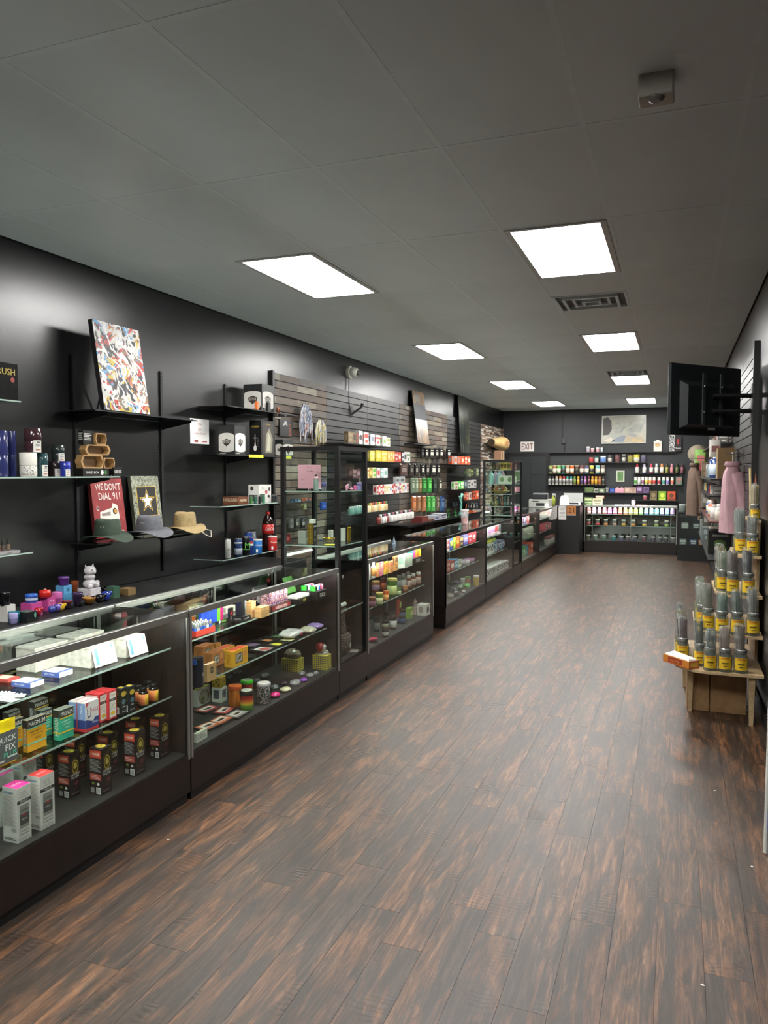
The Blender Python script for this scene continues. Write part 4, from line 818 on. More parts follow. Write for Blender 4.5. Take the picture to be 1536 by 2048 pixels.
for x0, x1, yb, yt, body, lid, lab, lidh in ((415, 543, 648, 432, ('d07a2a', 'a85a1c'), 'd8622a', 'orange metallic jar with bright orange lid', .17), (537, 655, 560, 378, ('b8902c', '8a6a1c'), '55d23a', 'gold jar with vivid green lid behind the striped one', .2), (525, 660, 680, 478, ('c8482c', '5a8a2c'), '2a2522', 'red, yellow and green striped glass jar with black lid', .22), (690, 822, 612, 405, ('3a3836', 'b8b4b0'), 'b9b3b8', 'black and white speckled jar with pale lid', .16)):
    loc, r, h = base_px(*px6((x0+x1)/2, yb-14), ZD, (x1-x0)/4.8, px6(0, yt)[1])
    if 'striped' in lab:
        m_, nt, b = newmat('rasta_glass'); tc = N(nt, 'ShaderNodeTexCoord'); sp = N(nt, 'ShaderNodeSeparateXYZ'); nt.links.new(tc.outputs['Object'], sp.inputs[0]); mr = N(nt, 'ShaderNodeMapRange'); nt.links.new(sp.outputs[2], mr.inputs[0]); mr.inputs[2].default_value = h*.78
        nt.links.new(ramp(nt, mr.outputs[0], [(.0, '3a7a2a'), (.35, '7a9a2c'), (.45, 'd0a82c'), (.62, 'c8642c'), (.8, '8f2a24')]), b.inputs['Base Color']); b.inputs['Roughness'].default_value = .15; bm = m_
    elif 'speckled' in lab: bm = pattern('speckle_jar', [(.0, '1c1b1b'), (.52, 'c8c4c4'), (.6, '1c1b1b'), (.72, 'c8c4c4')], 60, distort=2, interp='CONSTANT', rough=.3)
    else: bm = pattern('metal_'+body[0], [(.35, body[1]), (.6, body[0])], 16, (1, 1, .2), rough=.22)
    e = turned('stash_jar', lab, 'jar', loc, [('body', [(r*.9, 0), (r*.98, .004), (r*.98, h*.35), (r*.92, h*.5), (r*.98, h*(1-lidh)-.004), (r*.9, h*(1-lidh))], bm), ('lid', [(r, h*(1-lidh)), (r*1.03, h*(1-lidh)+.002), (r*1.03, h*.97), (r*.96, h)], M(lid, .3))], 'coloured stash jars')
    if 'green lid' in lab or 'pale lid' in lab or 'striped' in lab: m = MB(); ell(m, Matrix.Translation((0, 0, h+.0006)), 0, 0, r*.8, r*.8, pattern('lid_print_'+lid, [(.3, '2a4a3a' if 'green' in lab else '8a8088'), (.6, 'd8d2c4')], 60, distort=2)); m.build('lid_print', e)
def pouch_lump(x, y, c, r, lab, mat=None, z=ZD, sc=(1, 1.2, .55), name='trinket_bag', f=px6, cat='bag', grp='trinket bags on the showcase deck'):
    q = atz(*f(x, y), z); b_ = MB(); rnd = random.Random(int(x*7+y)); rg = []
    for k in range(1, 6):
        a = -pi/2+pi*k/6
        rg.append([((r*sc[0]*cos(a)*cos(t)*(1+.22*(rnd.random()-.5))), (r*sc[1]*cos(a)*sin(t)*(1+.22*(rnd.random()-.5))), r*sc[2]*(1+sin(a))*(1+.1*(rnd.random()-.5))) for t in [2*pi*i/11 for i in range(11)]])
    zmin = min(p_[2] for p_ in rg[0]); rg = [[(a, b, c_-zmin) for a, b, c_ in g_] for g_ in rg]
    b_.loft(rg, mat or M(c, .25), False); o = b_.build(name, None, (q.x, q.y, z)); tag(o, lab, cat, grp); return o
CLR = film('clear_wrap', (.95, .95, .95), .35, .12, 'c8c4c8')
pouch_lump(868, 545, 'd42a78', .030, 'small hot pink bag lying near the speckled jar')
pouch_lump(965, 490, 'c8bfa0', .034, 'small cream bag with a pale disc inside', None, ZD, (1, 1.2, .4))
pouch_lump(1060, 430, '', .036, 'clear bag showing a pale ring beside the cream bag', CLR)
pouch_lump(1140, 400, '8a4ab0', .026, 'small purple bag between clear bags')
pouch_lump(950, 430, '4a3440', .026, 'dark wine-coloured bag behind the cream bag')
pouch_lump(1200, 355, '', .028, 'clear sparkling bag by the yellow checked box', CLR)
pouch_lump(1120, 335, '6a5a78', .026, 'mauve-tinted clear bag in the rear of the trinkets', CLR)
pouch_lump(860, 470, '', .026, 'clear bag of black and silver beads beside the pink bag', pattern('bead_mix', [(0, '1a1a1c'), (.5, 'c0c0c4'), (.6, '2a2a2c')], 120, interp='CONSTANT', rough=.2))
pouch_lump(1255, 330, '', .022, 'bag of tiny silver chips closest to the checked box', pattern('chip_mix', [(0, '2a2a2c'), (.48, 'd0d0d4'), (.58, '1a1a1c')], 140, interp='CONSTANT', rough=.2))
pouch_lump(770, 360, '', .030, 'clear glass trinket far back on the deck', CLR); pouch_lump(690, 400, '', .024, 'small clear glass trinket behind the speckled jar', CLR)
for i, (x0, x1, y0, y1, c, c2, lab) in enumerate(((90, 350, 790, 890, '2a2220', 'b8643c', 'dark blister-carded grinder with orange panel beside the white carton'), (225, 465, 745, 820, '3a2c26', 'c06a40', 'brown blister-carded grinder overlapping the orange-panelled one'), (255, 500, 660, 720, '3a2626', 'b84038', 'red-framed blister card lying behind the others'),
        (130, 300, 655, 700, '2a2a26', 'a83838', 'small red blister card next to the round-window carton'), (380, 615, 690, 760, '222222', '8a8a8a', 'black and silver blister card next to the striped jar'))):
    q = atz(*px6((x0+x1)/2, (y0+y1)/2), ZD); e = empty('blister_card', (q.x, q.y, ZD), .15*(i % 3-1)); tag(e, lab, 'blister card', 'carded grinders lying flat')
    MB().box(-.05, .05, -.07, .07, 0, .012, M(c, .4), None, .002).build('card_body', e); m = MB(); T = Matrix.Translation((0, 0, .0125))
    rect(m, T, -.04, .04, -.06, .06, M(c2)); rect(m, T, -.03, .02, -.045, .045, M('c8bcb4'), .0004); rect(m, T, -.01, .012, -.03, .03, M(c), .0008); m.build('printed_label', e)
carton('white_pale_green_carton', 'white and pale green carton lying in the corner of the deck', 'carton', cbox(px6, 110, 992, ZD, 900, 84, 216), 'd6d4c8', [('T', .1, .9, .15, .85, 'c9d0a8'), ('F', 'l', .1, .9, .2, .8, 3, '8a8a80')])
CHK = None
def checker(name):
    m, nt, b = newmat(name); tc = N(nt, 'ShaderNodeTexCoord'); sp = N(nt, 'ShaderNodeSeparateXYZ'); nt.links.new(tc.outputs['Object'], sp.inputs[0])
    ad = N(nt, 'ShaderNodeMath', operation='ADD'); nt.links.new(sp.outputs[0], ad.inputs[0]); nt.links.new(sp.outputs[1], ad.inputs[1]); cb = N(nt, 'ShaderNodeCombineXYZ'); nt.links.new(ad.outputs[0], cb.inputs[0]); nt.links.new(sp.outputs[2], cb.inputs[1])
    v = N(nt, 'ShaderNodeTexVoronoi', voronoi_dimensions='2D', distance='MANHATTAN'); v.inputs['Scale'].default_value = 70; v.inputs['Randomness'].default_value = 0; nt.links.new(cb.outputs[0], v.inputs['Vector'])
    nt.links.new(ramp(nt, v.outputs['Distance'], [(.0, 'd2c23a'), (.5, 'c8b838'), (.56, '5a4a5c')], 'CONSTANT'), b.inputs['Base Color']); b.inputs['Roughness'].default_value = .45; return m
CHK = checker('yellow_lattice_print')
gA = cbox(px6, 1085, 310, ZD, 190, 928, 1142); gB = cbox(px6, 1362, 290, ZD, 152, 1226, 1426); gB = ((gB[0][0], gB[0][1]-.02, ZD), gB[1], min(gB[2], .085), gB[3])
for g, lab in ((gA, 'yellow lattice-print carton under the brown stone ornament'), (gB, 'yellow lattice-print carton under the skull ornament')): simple_box('lattice_carton', lab, 'carton', g, CHK, 'lattice-print cartons')
loc, dx, dy, h = gA; b_ = MB(); rnd = random.Random(3); rg = []
for z, s in ((0, .8), (.012, .95), (.03, .96), (.045, .8), (.055, .5)): rg.append([(dx*.52*s*cos(t)*(1+.12*(rnd.random()-.5)), dy*.5*s*sin(t)*(1+.12*(rnd.random()-.5)), z*1.1) for t in [2*pi*i/10 for i in range(10)]])
o = b_.loft(rg, pattern('wrapped_stone', [(.3, '6a5a48'), (.6, '9a8a74'), (.75, 'b8ac9a')], 20, rough=.2, bump=.3), False).build('stone_ornament', None, (loc[0], loc[1], ZD+h)); tag(o, 'brown shrink-wrapped stone ornament on a yellow lattice carton', 'ornament')
loc, dx, dy, h = gB; e = empty('skull_ornament', (loc[0], loc[1], ZD+h), .5); tag(e, 'silver skull ornament with red hair resting on a yellow lattice carton', 'ornament')
SK = M('b9b4ac', .25, .3)
MB().sphere((.0, .0, .045), .034, SK, 14, 9, (1.05, .85, .95)).box(.005, .045, -.016, .016, .008, .03, SK, None, .006).box(-.03, .05, -.022, .022, 0, .008, SK, None, .003).build('skull', e)
MB().sphere((-.012, 0, .05), .036, M('8f1f1c', .35), 14, 9, (.95, .95, 1)).build('red_hair', e)
m = MB()
for s in (-1, 1): m.sphere((.030, s*.014, .048), .010, M('120f0f', .3), 8, 6, (.6, 1, 1))
m.sphere((.037, 0, .034), .005, M('120f0f', .3), 8, 5); m.build('eye_sockets', e)
MB().tube([(.01, -.024, .008), (.03, -.02, .016), (.05, -.008, .014)], .004, SK).build('jaw', e)
# ------------------------------------------------------------------ glass tower 1 contents
TX, TY = -2.51, 5.32
def tpos(u, v, y): return aty(u, v, y)
zS = 1.5255
q = tpos(619, 984, 5.28); e = empty('incense_tray', (q.x, q.y, zS)); tag(e, 'low black tray under the pink box', 'tray'); MB().box(-.085, .075, -.06, .06, 0, .012, M('1a1716', .3), None, .004).build('tray_body', e)
e = empty('pink_gift_box', (q.x+.0, q.y, zS+.0122), .05); tag(e, 'large dusty-pink gift box with fine black lettering in the glass tower', 'box')
MB().box(-.075, .075, -.045, .045, 0, .18, M('d49aa8', .45), None, .001).build('carton_body', e)
m = MB(); T = faceS(.15, .09); m.text('Pretty', T @ Matrix.Translation((.02, .15, 0)), .016, M('a87884')); m.text('in Pink', T @ Matrix.Translation((.03, .125, 0)), .014, M('3a2a30'))
for k in range(3): rect(m, T, -.05, -.02, .03+.035*k, .033+.035*k, M('a87080'))
m.build('printed_label', e)
q = tpos(632, 986, 5.20); r = .019
turned('lotion_bottle', 'grey-green squeeze bottle with pink shoulder and black cap in the tower', 'bottle', (q.x, q.y, zS), [('body', [(r*.95, 0), (r, .004), (r, .085), (r*.98, .09)], M('93a099', .3)), ('shoulder', [(r*1.02, .09), (r*1.02, .098), (r*.7, .104)], M('d89aa4', .3)), ('cap', [(.009, .104), (.0095, .105), (.0095, .118), (.008, .12)], BLACKG)])
for k, (u, c, lab) in enumerate(((617, 'e2a0ac', 'thin pink straw leaning on the pink box'), (620, 'd88c9c', 'thin deep-pink straw leaning on the pink box'))):
    q = tpos(u, 984, 5.18); o = MB().tube([(0, 0, 0), (.002, .004*k, .075)], .0028, M(c)).build('glass_straw', None, (q.x, q.y, zS)); tag(o, lab, 'straw', 'pink straws in the tower')
q = tpos(648, 988, 5.22); e = empty('pipe_brush_cup', (q.x, q.y, zS)); tag(e, 'purple cup of bristle brushes with a black crown', 'brush cup')
MB().lathe([(.016, .03), (.02, .032), (.02, .06), (.018, .062)], M('5f5a8a', .3)).build('cup', e); b_ = MB()
for k in range(9): b_.tube([(.014*cos(k*.7), .014*sin(k*.7), 0), (.012*cos(k*.7), .012*sin(k*.7), .1)], .0022, M('8f8a9a'), 5)
b_.build('bristles', e); MB().lathe([(.02, .098), (.022, .1), (.022, .108), (.018, .11)], BLACK).build('crown', e)
for u, w, h, c, lab, nm in ((718.5, .021, .058, '8f86b8', 'lavender two-tier grinder jar in the tower', 'grinder_jar'), (710.5, .014, .033, 'd86a9c', 'small bright pink cup in the tower', 'pink_cup')):
    q = atx(u, 988, -2.315); turned(nm, lab, 'jar', (q.x, q.y, zS), [('body', cyl(w*.85, h*.65), M(c, .3)), ('lid', [(w*.95, h*.65), (w, h*.66), (w, h*.96), (w*.9, h)], M(c, .25))])
q = atx(695, 988, -2.34); o = MB().box(-.004, .004, -.025, .025, 0, .036, M('e0a0b4', .4), Matrix.Rotation(.35, 4, 'X'), .002).build('pink_card', None, (q.x, q.y, zS+.006)); tag(o, 'tilted pale pink card beside the pink cup', 'card')
o = pouch_lump(0, 0, 'd88aa8', .014, 'small pink heart-shaped trinket beside the tilted card', None, zS, (1, 1.3, .7), 'heart_trinket', lambda x, y: (702, 990), 'trinket', None); qq = atx(703, 988, -2.37); o.location = (qq.x, qq.y, zS)
# hand-shaped pipe hanging in the tower : palm with five fingers pointing down, stem up
q = atx(719, 960, -2.34); e = empty('hand_pipe', (q.x, q.y, zS)); tag(e, 'pale pink hand-shaped ornament standing on a thin dark stem', 'ornament')
MB().tube([(0, 0, 0), (0, 0, .035)], .004, BLACK).lathe([(.014, 0), (.014, .003)], BLACK).build('stem', e)
b_ = MB(); SKN = M('d8b4a8', .4); b_.sphere((0, 0, .048), .014, SKN, 10, 7, (.6, 1, 1.2))
for k, (dy, l) in enumerate(((-.010, .034), (-.0035, .040), (.003, .038), (.0095, .030))): b_.tube([(0, dy, .055), (.001, dy*1.2, .055+l*.6), (.003, dy*1.25, .055+l)], [.0042, .0038, .003], SKN, 6)
b_.tube([(0, .011, .042), (.003, .02, .052), (.004, .022, .062)], [.0045, .004, .003], SKN, 6); b_.build('hand', e)
zS = 1.1255
q = aty(626, 1089, 5.16); loc = (q.x, q.y, zS)
e = empty('glass_kit_box', (q.x-.022, q.y+.035, zS)); tag(e, 'gold and black product box with white lettering in the tower', 'carton'); MB().box(-.022, .022, -.035, .035, 0, .155, M('1b1b1c', .3), None, .001).build('carton_body', e)
m = MB(); rect(m, faceS(.044, .07), -.0215, .0215, .001, .154, M('a8842a', .3, .5)); 
for k, ch in enumerate('OLEO1'): m.text(ch, faceS(.044, .07) @ Matrix.Translation((0, .125-.028*k, .0005)), .014, M('e8dcb0'))
m.text('clout', faceF(.044, .07) @ Matrix.Translation((0, .125, 0)), .018, M(WHITE), 'C', .05); ell(m, faceF(.044, .07), 0, .08, .012, .018, M('cfcfcf')); ell(m, faceF(.044, .07), 0, .08, .009, .014, M('1b1b1c'), .0004); m.text('kit', faceF(.044, .07) @ Matrix.Translation((0, .02, 0)), .02, M('b89a94'), 'C', .05); m.build('printed_label', e)
o = MB().box(-.02, .02, -.035, .04, 0, .03, M('d6d2c8', .4), None, .002).build('white_carton', None, (q.x-.022, q.y+.035, zS+.1555), .3); tag(o, 'small white carton lying on top of the gold and black box', 'carton')
for k, (x, y, h, c, lab) in enumerate(((-2.50, 5.40, .09, 'c9c5bb', 'white slim carton behind the gold and black box'), (-2.44, 5.50, .1, 'd2cfc6', 'white slim carton nearest the far tower post'))):
    o = MB().box(-.014, .014, -.02, .02, 0, h, M(c, .4), None, .001).build('white_slim_carton', None, (x, y, zS)); tag(o, lab, 'carton', 'white slim cartons in the tower')
q = aty(604, 1088, 5.17); o = MB().box(-.03, .03, -.008, .008, 0, .095, M('a5a39b', .3), None, .002).build('foil_pack', None, (q.x, q.y, zS), .1); tag(o, 'silver-grey foil pack standing in the tower', 'pack')
GOLD = M('b8952c', .22, .8)
q = aty(658, 1089, 5.25); e = empty('trinket_bowl', (q.x, q.y, zS)); tag(e, 'clear bowl with gold rim holding pale trinkets', 'bowl'); r = .046
MB().lathe([(r*.55, 0), (r*.95, .02), (r, .04)], film('bowl_glass', (.9, .88, .8), .3, .1, 'b8b09a'), 16, caps=False).build('bowl', e); MB().lathe([(r, .038), (r*1.04, .041), (r, .044), (r*.94, .041)], GOLD, 16).build('rim', e); b_ = MB()
for k in range(12): b_.sphere((.024*cos(k*2.4)*(k % 3)/2, .024*sin(k*2.4)*(k % 3)/2, .018+.004*(k % 4)), .009, M(['c9b98a', 'd8d2c0', '9a8a5a'][k % 3], .2), 7, 5)
b_.build('trinkets', e)
q = aty(661, 1092, 5.2); o = MB().box(-.05, .05, -.04, .04, 0, .002, M('d0c03a', .4)).build('yellow_paper', None, (q.x+.02, q.y-.03, zS), .2); tag(o, 'flat yellow paper lying on the middle tower shelf', 'paper')
q = atx(698, 1091, -2.40); turned('gold_cylinder', 'tall golden metal cylinder with rim in the tower', 'canister', (q.x, q.y, zS), [('body', cyl(.014, .10), GOLD), ('rim', [(.0145, .1), (.0155, .102), (.0155, .106), (.013, .108)], M('d0b04a', .25, .8))])
o = MB().tube([(-.0, -.05, .016), (0, .05, .016)], .016, M('c8c4ba', .6), 12).build('paper_roll', None, (-2.36, 5.30, .6405)); tag(o, 'rolled white cloth lying on the low tower shelf', 'cloth roll')
o = MB().box(-.05, .05, -.06, .06, 0, .012, M('3a2020', .5), None, .002).build('dark_red_case', None, (-2.50, 5.32, .6405)); tag(o, 'flat dark red case behind the rolled cloth', 'case')
# backpack
STR = pattern('striped_weave', [(0, '2a2020'), (.16, '7a5a48'), (.25, '3a4a4a'), (.36, 'b8a894'), (.42, '4a2a26'), (.55, '8a4a3a'), (.64, '222628'), (.75, '9a9484'), (.82, '34282a')], 9, (1, 1, 1), 1, 2.2, .8, 'CONSTANT', 'Z')
e = empty('backpack', (-2.43, 5.33, .259)); tag(e, 'striped woven backpack standing at the bottom of the glass tower', 'backpack')
rg = []
for k in range(11):
    f = k/10; w = .145*(1-.25*f**3)*(.75 if k == 0 else 1)*(.55 if k == 10 else 1); d_ = .085*(1-.35*f)*(.7 if k in (0, 10) else 1); rg.append([(d_*cos(a), w*sin(a), .34*f) for a in [2*pi*i/18 for i in range(18)]])
MB().loft(rg, STR).build('bag_body', e)
rg = []
for k in range(7):
    f = k/6; w = .1*(.8 if k in (0, 6) else 1); d_ = .035*(.5 if k in (0, 6) else 1); rg.append([(.075+d_*cos(a), w*sin(a), .04+.13*f) for a in [2*pi*i/14 for i in range(14)]])
MB().loft(rg, STR).build('front_pocket', e); m = MB(); rect(m, Matrix(((0, 0, 1, .112), (1, 0, 0, .03), (0, 1, 0, .06), (0, 0, 0, 1))), -.012, .012, 0, .04, M('b8b4aa')); m.build('badge', e)
MB().tube([(.07, -.1+.02*i, .2+.02*sin(i)) for i in range(11)], .003, M('1a1a1a')).tube([(.085*cos(t), .13*sin(t)*.9, .30+.05*cos(t)) for t in [(-1.2+.24*i) for i in range(11)]], .003, M('9a9484')).build('zip_line', e)
MB().tube([(-.02, -.02, .335), (-.02, -.015, .365), (-.02, .015, .365), (-.02, .02, .335)], .006, M('2a2422')).build('handle', e)
o = MB().box(-.05, .05, -.07, .07, 0, .004, M('b5b3ad', .5)).build('white_sheet', None, (-2.345, 5.50, .2585), .2); o.scale = (.6, .6, 1); tag(o, 'white sheet lying beside the striped backpack', 'paper')

# ------------------------------------------------------------------ back counter with glass novelties
o = bx(XL+.013, -3.26, 1.6, 6.5, .0, .845, M('0c0c0c', .5), 'back_counter', None, .003); tag(o, 'long low black counter against the shelf wall behind the showcases', 'counter')
ZK = .8455
def q7(x, y): return x/4.655, 1100+y/4.655
def kpos(x0, x1, yb, X=None):
    u, v = q7((x0+x1)/2, yb); p = atz(u, v, ZK) if X is None else atx(u, v, X); return p
def kround(name, lab, cat, x0, x1, yb, yt, parts, X=-3.42, z=ZK, group=None):
    u, v = q7((x0+x1)/2, yb); p = atx(u, v, X); k = mpp(p); r = (x1-x0)/4.655*k/2; h = (yb-yt)/4.655*k
    return turned(name, lab, cat, (p.x, p.y, z), [(pn, [(a*r, b*h) for a, b in pr], mt) for pn, pr, mt in parts], group), (p.x, p.y), r, h
def kbox(name, lab, cat, x0, x1, yb, yt, c, X=-3.42, z=ZK, prints=None, d=None, group=None):
    u, v = q7((x0+x1)/2, yb); p = atx(u, v, X); k = mpp(p); w = (x1-x0)/4.655*k*.72; h = (yb-yt)/4.655*k
    simple_box(name, lab, cat, ((p.x, p.y, z), d or w, w, h), c, group, prints); return (p.x, p.y), w, h
JAR2 = lambda b, l, s=.6: [('body', [(.9, 0), (1, .03), (1, s)], b), ('lid', [(1.04, s), (1.06, s+.02), (1.06, .95), (.98, 1)], l)]
BLK = M('151517', .12)
(xy, w, h) = kbox('white_carton', 'white carton under the black lidded jar on the back counter', 'carton', 0, 140, 700, 545, 'c9c7c0', -3.42)
kround('black_jar', 'black lidded jar on a white carton on the back counter', 'jar', 5, 95, 545, 425, JAR2(BLK, BLK), -3.42, ZK+h)
TEAL = film('teal_glass', (.25, .55, .62), .55, .1, '3a8a9c')
kround('glass_mug', 'teal glass mug on the back counter', 'mug', 82, 182, 668, 565, [('bowl', [(.85, 0), (1, .1), (1, .9), (.95, 1)], TEAL), ('base_rim', [(.9, 0), (.9, .05)], TEAL)], -3.36)
kround('lavender_jar', 'small lavender capped jar near the counter front', 'jar', 92, 163, 738, 642, JAR2(M('8a86b0', .2), M('a8a2d0', .3), .5), -3.34)
PK = 'b8488a'
for k, (x0, x1, yb, yt, X, lab, c2) in enumerate(((205, 388, 610, 485, -3.42, 'pink gift carton under the blue tin', 'c86aa0'), (382, 512, 590, 455, -3.46, 'pink gift carton with a white ring logo under the red dial tin', 'c86aa0'))):
    xy, w, h = kbox('pink_carton', lab, 'carton', x0, x1, yb, yt, PK, X, ZK, [('F', 'e', .5, .55, .3, .25, 'e0c0d0'), ('F', 'e', .5, .55, .24, .19, PK)] if k else [('F', .1, .9, .1, .3, c2)], None, 'pink gift cartons')
    zz = ZK+h
    if k == 0: kround('blue_tin', 'round blue tin with striped rim on a pink carton', 'tin', 240, 346, 495, 415, [('body', [(.95, 0), (1, .05), (1, .7)], M('2a4f9a', .3)), ('striped_rim', [(1.02, .3), (1.03, .32), (1.03, .55), (1.02, .57)], M('b9c4d0', .3)), ('lid', [(1.05, .7), (1.06, .72), (1.04, .95), (.95, 1)], M('2f5fb8', .3))], X, zz)
    else: kround('red_dial_tin', 'round red tin with a knob on a pink carton', 'tin', 365, 476, 462, 392, [('body', [(1, 0), (1, .25)], M('8f1a1a', .3)), ('lid', [(.92, .25), (.95, .3), (.9, .85), (.4, .9)], M('c02420', .3)), ('knob', [(.2, .9), (.22, 1.0), (.15, 1.05)], M('e09a8a', .3))], X, zz)
kround('pink_jar', 'pink jar with paler lid beside the red dial tin', 'jar', 488, 580, 575, 432, JAR2(M('9a4a80', .3), M('c86aa8', .3)), -3.5)
xy, w, h = kbox('blue_carton', 'lower light blue carton in the stack of two', 'carton', 525, 665, 570, 455, '4a8ab0', -3.5)
kbox('blue_carton', 'upper light blue carton in the stack of two', 'carton', 525, 665, 455, 380, '5a9cc4', -3.5, ZK+h, [('F', 'e', .5, .5, .2, .25, '3a6a8c')])
p7 = atx(*q7(595, 380), -3.5); hh = h+75/4.655*mpp(p7)
kround('purple_jar', 'translucent purple jar on top of the blue cartons', 'jar', 550, 642, 382, 302, JAR2(film('purple_glass', (.35, .2, .5), .7, .15, '5a2f7a'), M('5a3a7a', .2), .75), -3.5, ZK+hh)
AMB = M('7a3f22', .12)
kround('amber_jar', 'amber-brown glass jar behind the dark bowls', 'jar', 668, 735, 560, 365, JAR2(AMB, M('8a4a2a', .15), .8), -3.55)
for k, (x0, x1, yb, yt, c, lab) in enumerate(((680, 772, 590, 445, '241a2c', 'dark purple glass bowl beside the amber jar'), (582, 676, 590, 505, '2a1a24', 'dark plum glass bowl with red rim'), (770, 890, 550, 480, '5a3a16', 'amber glass ashtray dish'), (600, 690, 605, 555, '15181c', 'low black glass dish near the counter edge'), (690, 790, 590, 540, '121416', 'low black glass dish next to the amber ashtray'))):
    kround('glass_bowl', lab, 'bowl', x0, x1, yb, yt, [('bowl', [(.5, 0), (.9, .2), (1, .75), (.95, .8)], M(c, .08)), ('rim', [(.97, .72), (1.03, .8), (1.0, .9), (.9, .85)], M(['3a2a48', '6a2a2a', 'b07a2a', '2a2e34', '2a2e30'][k], .1))], -3.4, group='glass bowls on the back counter')
# white stacked figurine (frog-like animal) on a carved stand
p = atx(*q7(838, 470), -3.48); k = mpp(p)/4.655; e = empty('animal_figurine', (p.x, p.y, ZK)); tag(e, 'white glazed animal figurine on a carved white stand', 'figurine')
WG = pattern('white_glaze', [(.3, 'b8b2b4'), (.6, 'd8d4d6'), (.7, '8a8488')], 18, rough=.2); z0 = 120*k
st = MB(); st.box(-.055, .055, -.055, .0, 0, z0, WG, None, .004).box(-.045, .045, .002, .05, 0, z0, WG, None, .004)
for T in (faceF(.11, 0),):
    for yy in (-.035, -.012, .02): ell(st, T, yy, z0*.35, .006, z0*.18, M('2a2a2a'), .001, 10)
for xx in (-.03, 0, .03): ell(st, faceS(0, .11), xx, z0*.35, .008, z0*.2, M('2a2a2a'), .001, 10)
st.build('carved_stand', e)
MB().sphere((0, 0, z0+.028), .042, WG, 14, 8, (.95, 1.05, .75)).sphere((0, 0, z0+.07), .036, WG, 14, 8, (.95, 1.05, .6)).sphere((.03, .03, z0+.015), .018, WG).sphere((.03, -.03, z0+.015), .018, WG).sphere((.02, .045, z0+.03), .016, WG).build('body', e)
hd = MB(); hd.sphere((.005, 0, z0+.11), .04, WG, 14, 9, (.9, 1.05, .8))
for s in (-1, 1): hd.loft([[(0+.01*cos(t), s*.026+.01*sin(t), z0+.13) for t in [2*pi*i/8 for i in range(8)]], [(0+.001*cos(t), s*.036+.001*sin(t), z0+.152) for t in [2*pi*i/8 for i in range(8)]]], WG)
hd.sphere((.038, 0, z0+.103), .012, WG, 8, 6); hd.build('head', e)
m = MB(); m.sphere((.036, .017, z0+.117), .004, BLACKG, 6, 5); m.sphere((.036, -.017, z0+.117), .004, BLACKG, 6, 5); m.build('eyes', e)
for k, (x0, yb, r, c, lab, sc) in enumerate(((925, 500, .030, '0f0f11', 'black glass animal ornament beside the white figurine', (1, 1.3, .9)), (985, 520, .032, '24388a', 'cobalt blue rough glass ball on the back counter', (1, 1, 1)), (265, 640, .03, '8a1420', 'red glass animal pipe on the back counter', (1, 1.6, .7)), (345, 615, .026, '9a1a24', 'red glass bulb beside the red animal pipe', (1, 1, 1)), (560, 600, .026, 'c9a41c', 'yellow glass flower pipe on the back counter', (1, 1.1, .9)), (482, 625, .022, '34408a', 'blue glass marble pipe at the counter edge', (1, 1, 1)), (530, 630, .024, '5a4a9a', 'violet glass marble pipe at the counter edge', (1, 1, 1)), (1000, 440, .03, '0e0f10', 'black glass long-necked ornament at the wall side', (1, 1.4, .8)))):
    p = atx(*q7(x0, yb), -3.38 if k != 7 else -3.6); b_ = MB(); mt = M(c, .08)
    b_.sphere((0, 0, r*sc[2]), r, mt, 12, 8, sc); b_.sphere((r*.5, r*sc[1]*.8, r*sc[2]*1.5), r*.42, mt, 10, 6)
    if k in (0, 2, 7): b_.tube([(0, -r*sc[1]*.7, r*.9), (0, -r*sc[1]*1.3, r*1.5), (0, -r*sc[1]*1.7, r*1.5)], [r*.25, r*.18, r*.12], mt)
    if k == 4:
        for t in range(6): b_.sphere((.7*r*cos(t), .7*r*sin(t), r*1.2), r*.4, mt, 8, 5)
    o = b_.build('glass_ornament', None, (p.x, p.y, ZK)); tag(o, lab, 'ornament', 'glass ornaments on the back counter')
kbox('green_carton', 'dark green shiny carton at the end of the novelties', 'carton', 1000, 1112, 520, 412, '3a5a48', -3.42)
kbox('tan_case', 'flat tan case lying past the green carton', 'case', 1112, 1262, 510, 448, '7a6440', -3.42)
kbox('black_case', 'flat black case with a mint round sticker near the counter edge', 'case', 170, 330, 700, 610, '1a1c1c', -3.33, ZK, [('F', 'e', .8, .6, .1, .3, '6ab09a'), ('T', .05, .95, .1, .9, '4a5a52')], .08)

# ------------------------------------------------------------------ shelf wall goods
# collage canvas (abstract stand-in)
m_, nt, b = newmat('abstract_collage'); tc = N(nt, 'ShaderNodeTexCoord'); v1 = N(nt, 'ShaderNodeTexVoronoi'); v1.inputs['Scale'].default_value = 17; n1 = N(nt, 'ShaderNodeTexNoise'); n1.inputs['Scale'].default_value = 6; n1.inputs['Distortion'].default_value = 3
mpv = N(nt, 'ShaderNodeVectorMath', operation='MULTIPLY_ADD'); nt.links.new(n1.outputs['Color'], mpv.inputs[0]); mpv.inputs[1].default_value = (.25, .25, .25); nt.links.new(tc.outputs['Object'], n1.inputs['Vector']); nt.links.new(tc.outputs['Object'], mpv.inputs[2]); nt.links.new(mpv.outputs[0], v1.inputs['Vector'])
sx = N(nt, 'ShaderNodeSeparateColor'); nt.links.new(v1.outputs['Color'], sx.inputs[0])
cc = ramp(nt, sx.outputs[0], [(0, '1d1a1c'), (.16, 'a8a59f'), (.3, '6a5c48'), (.4, '9a2f24'), (.5, 'b0ada8'), (.62, '2c2a30'), (.72, '4a7fa8'), (.8, 'a8942c'), (.87, '9a5f3a'), (.94, 'b5b3ae')], 'CONSTANT')
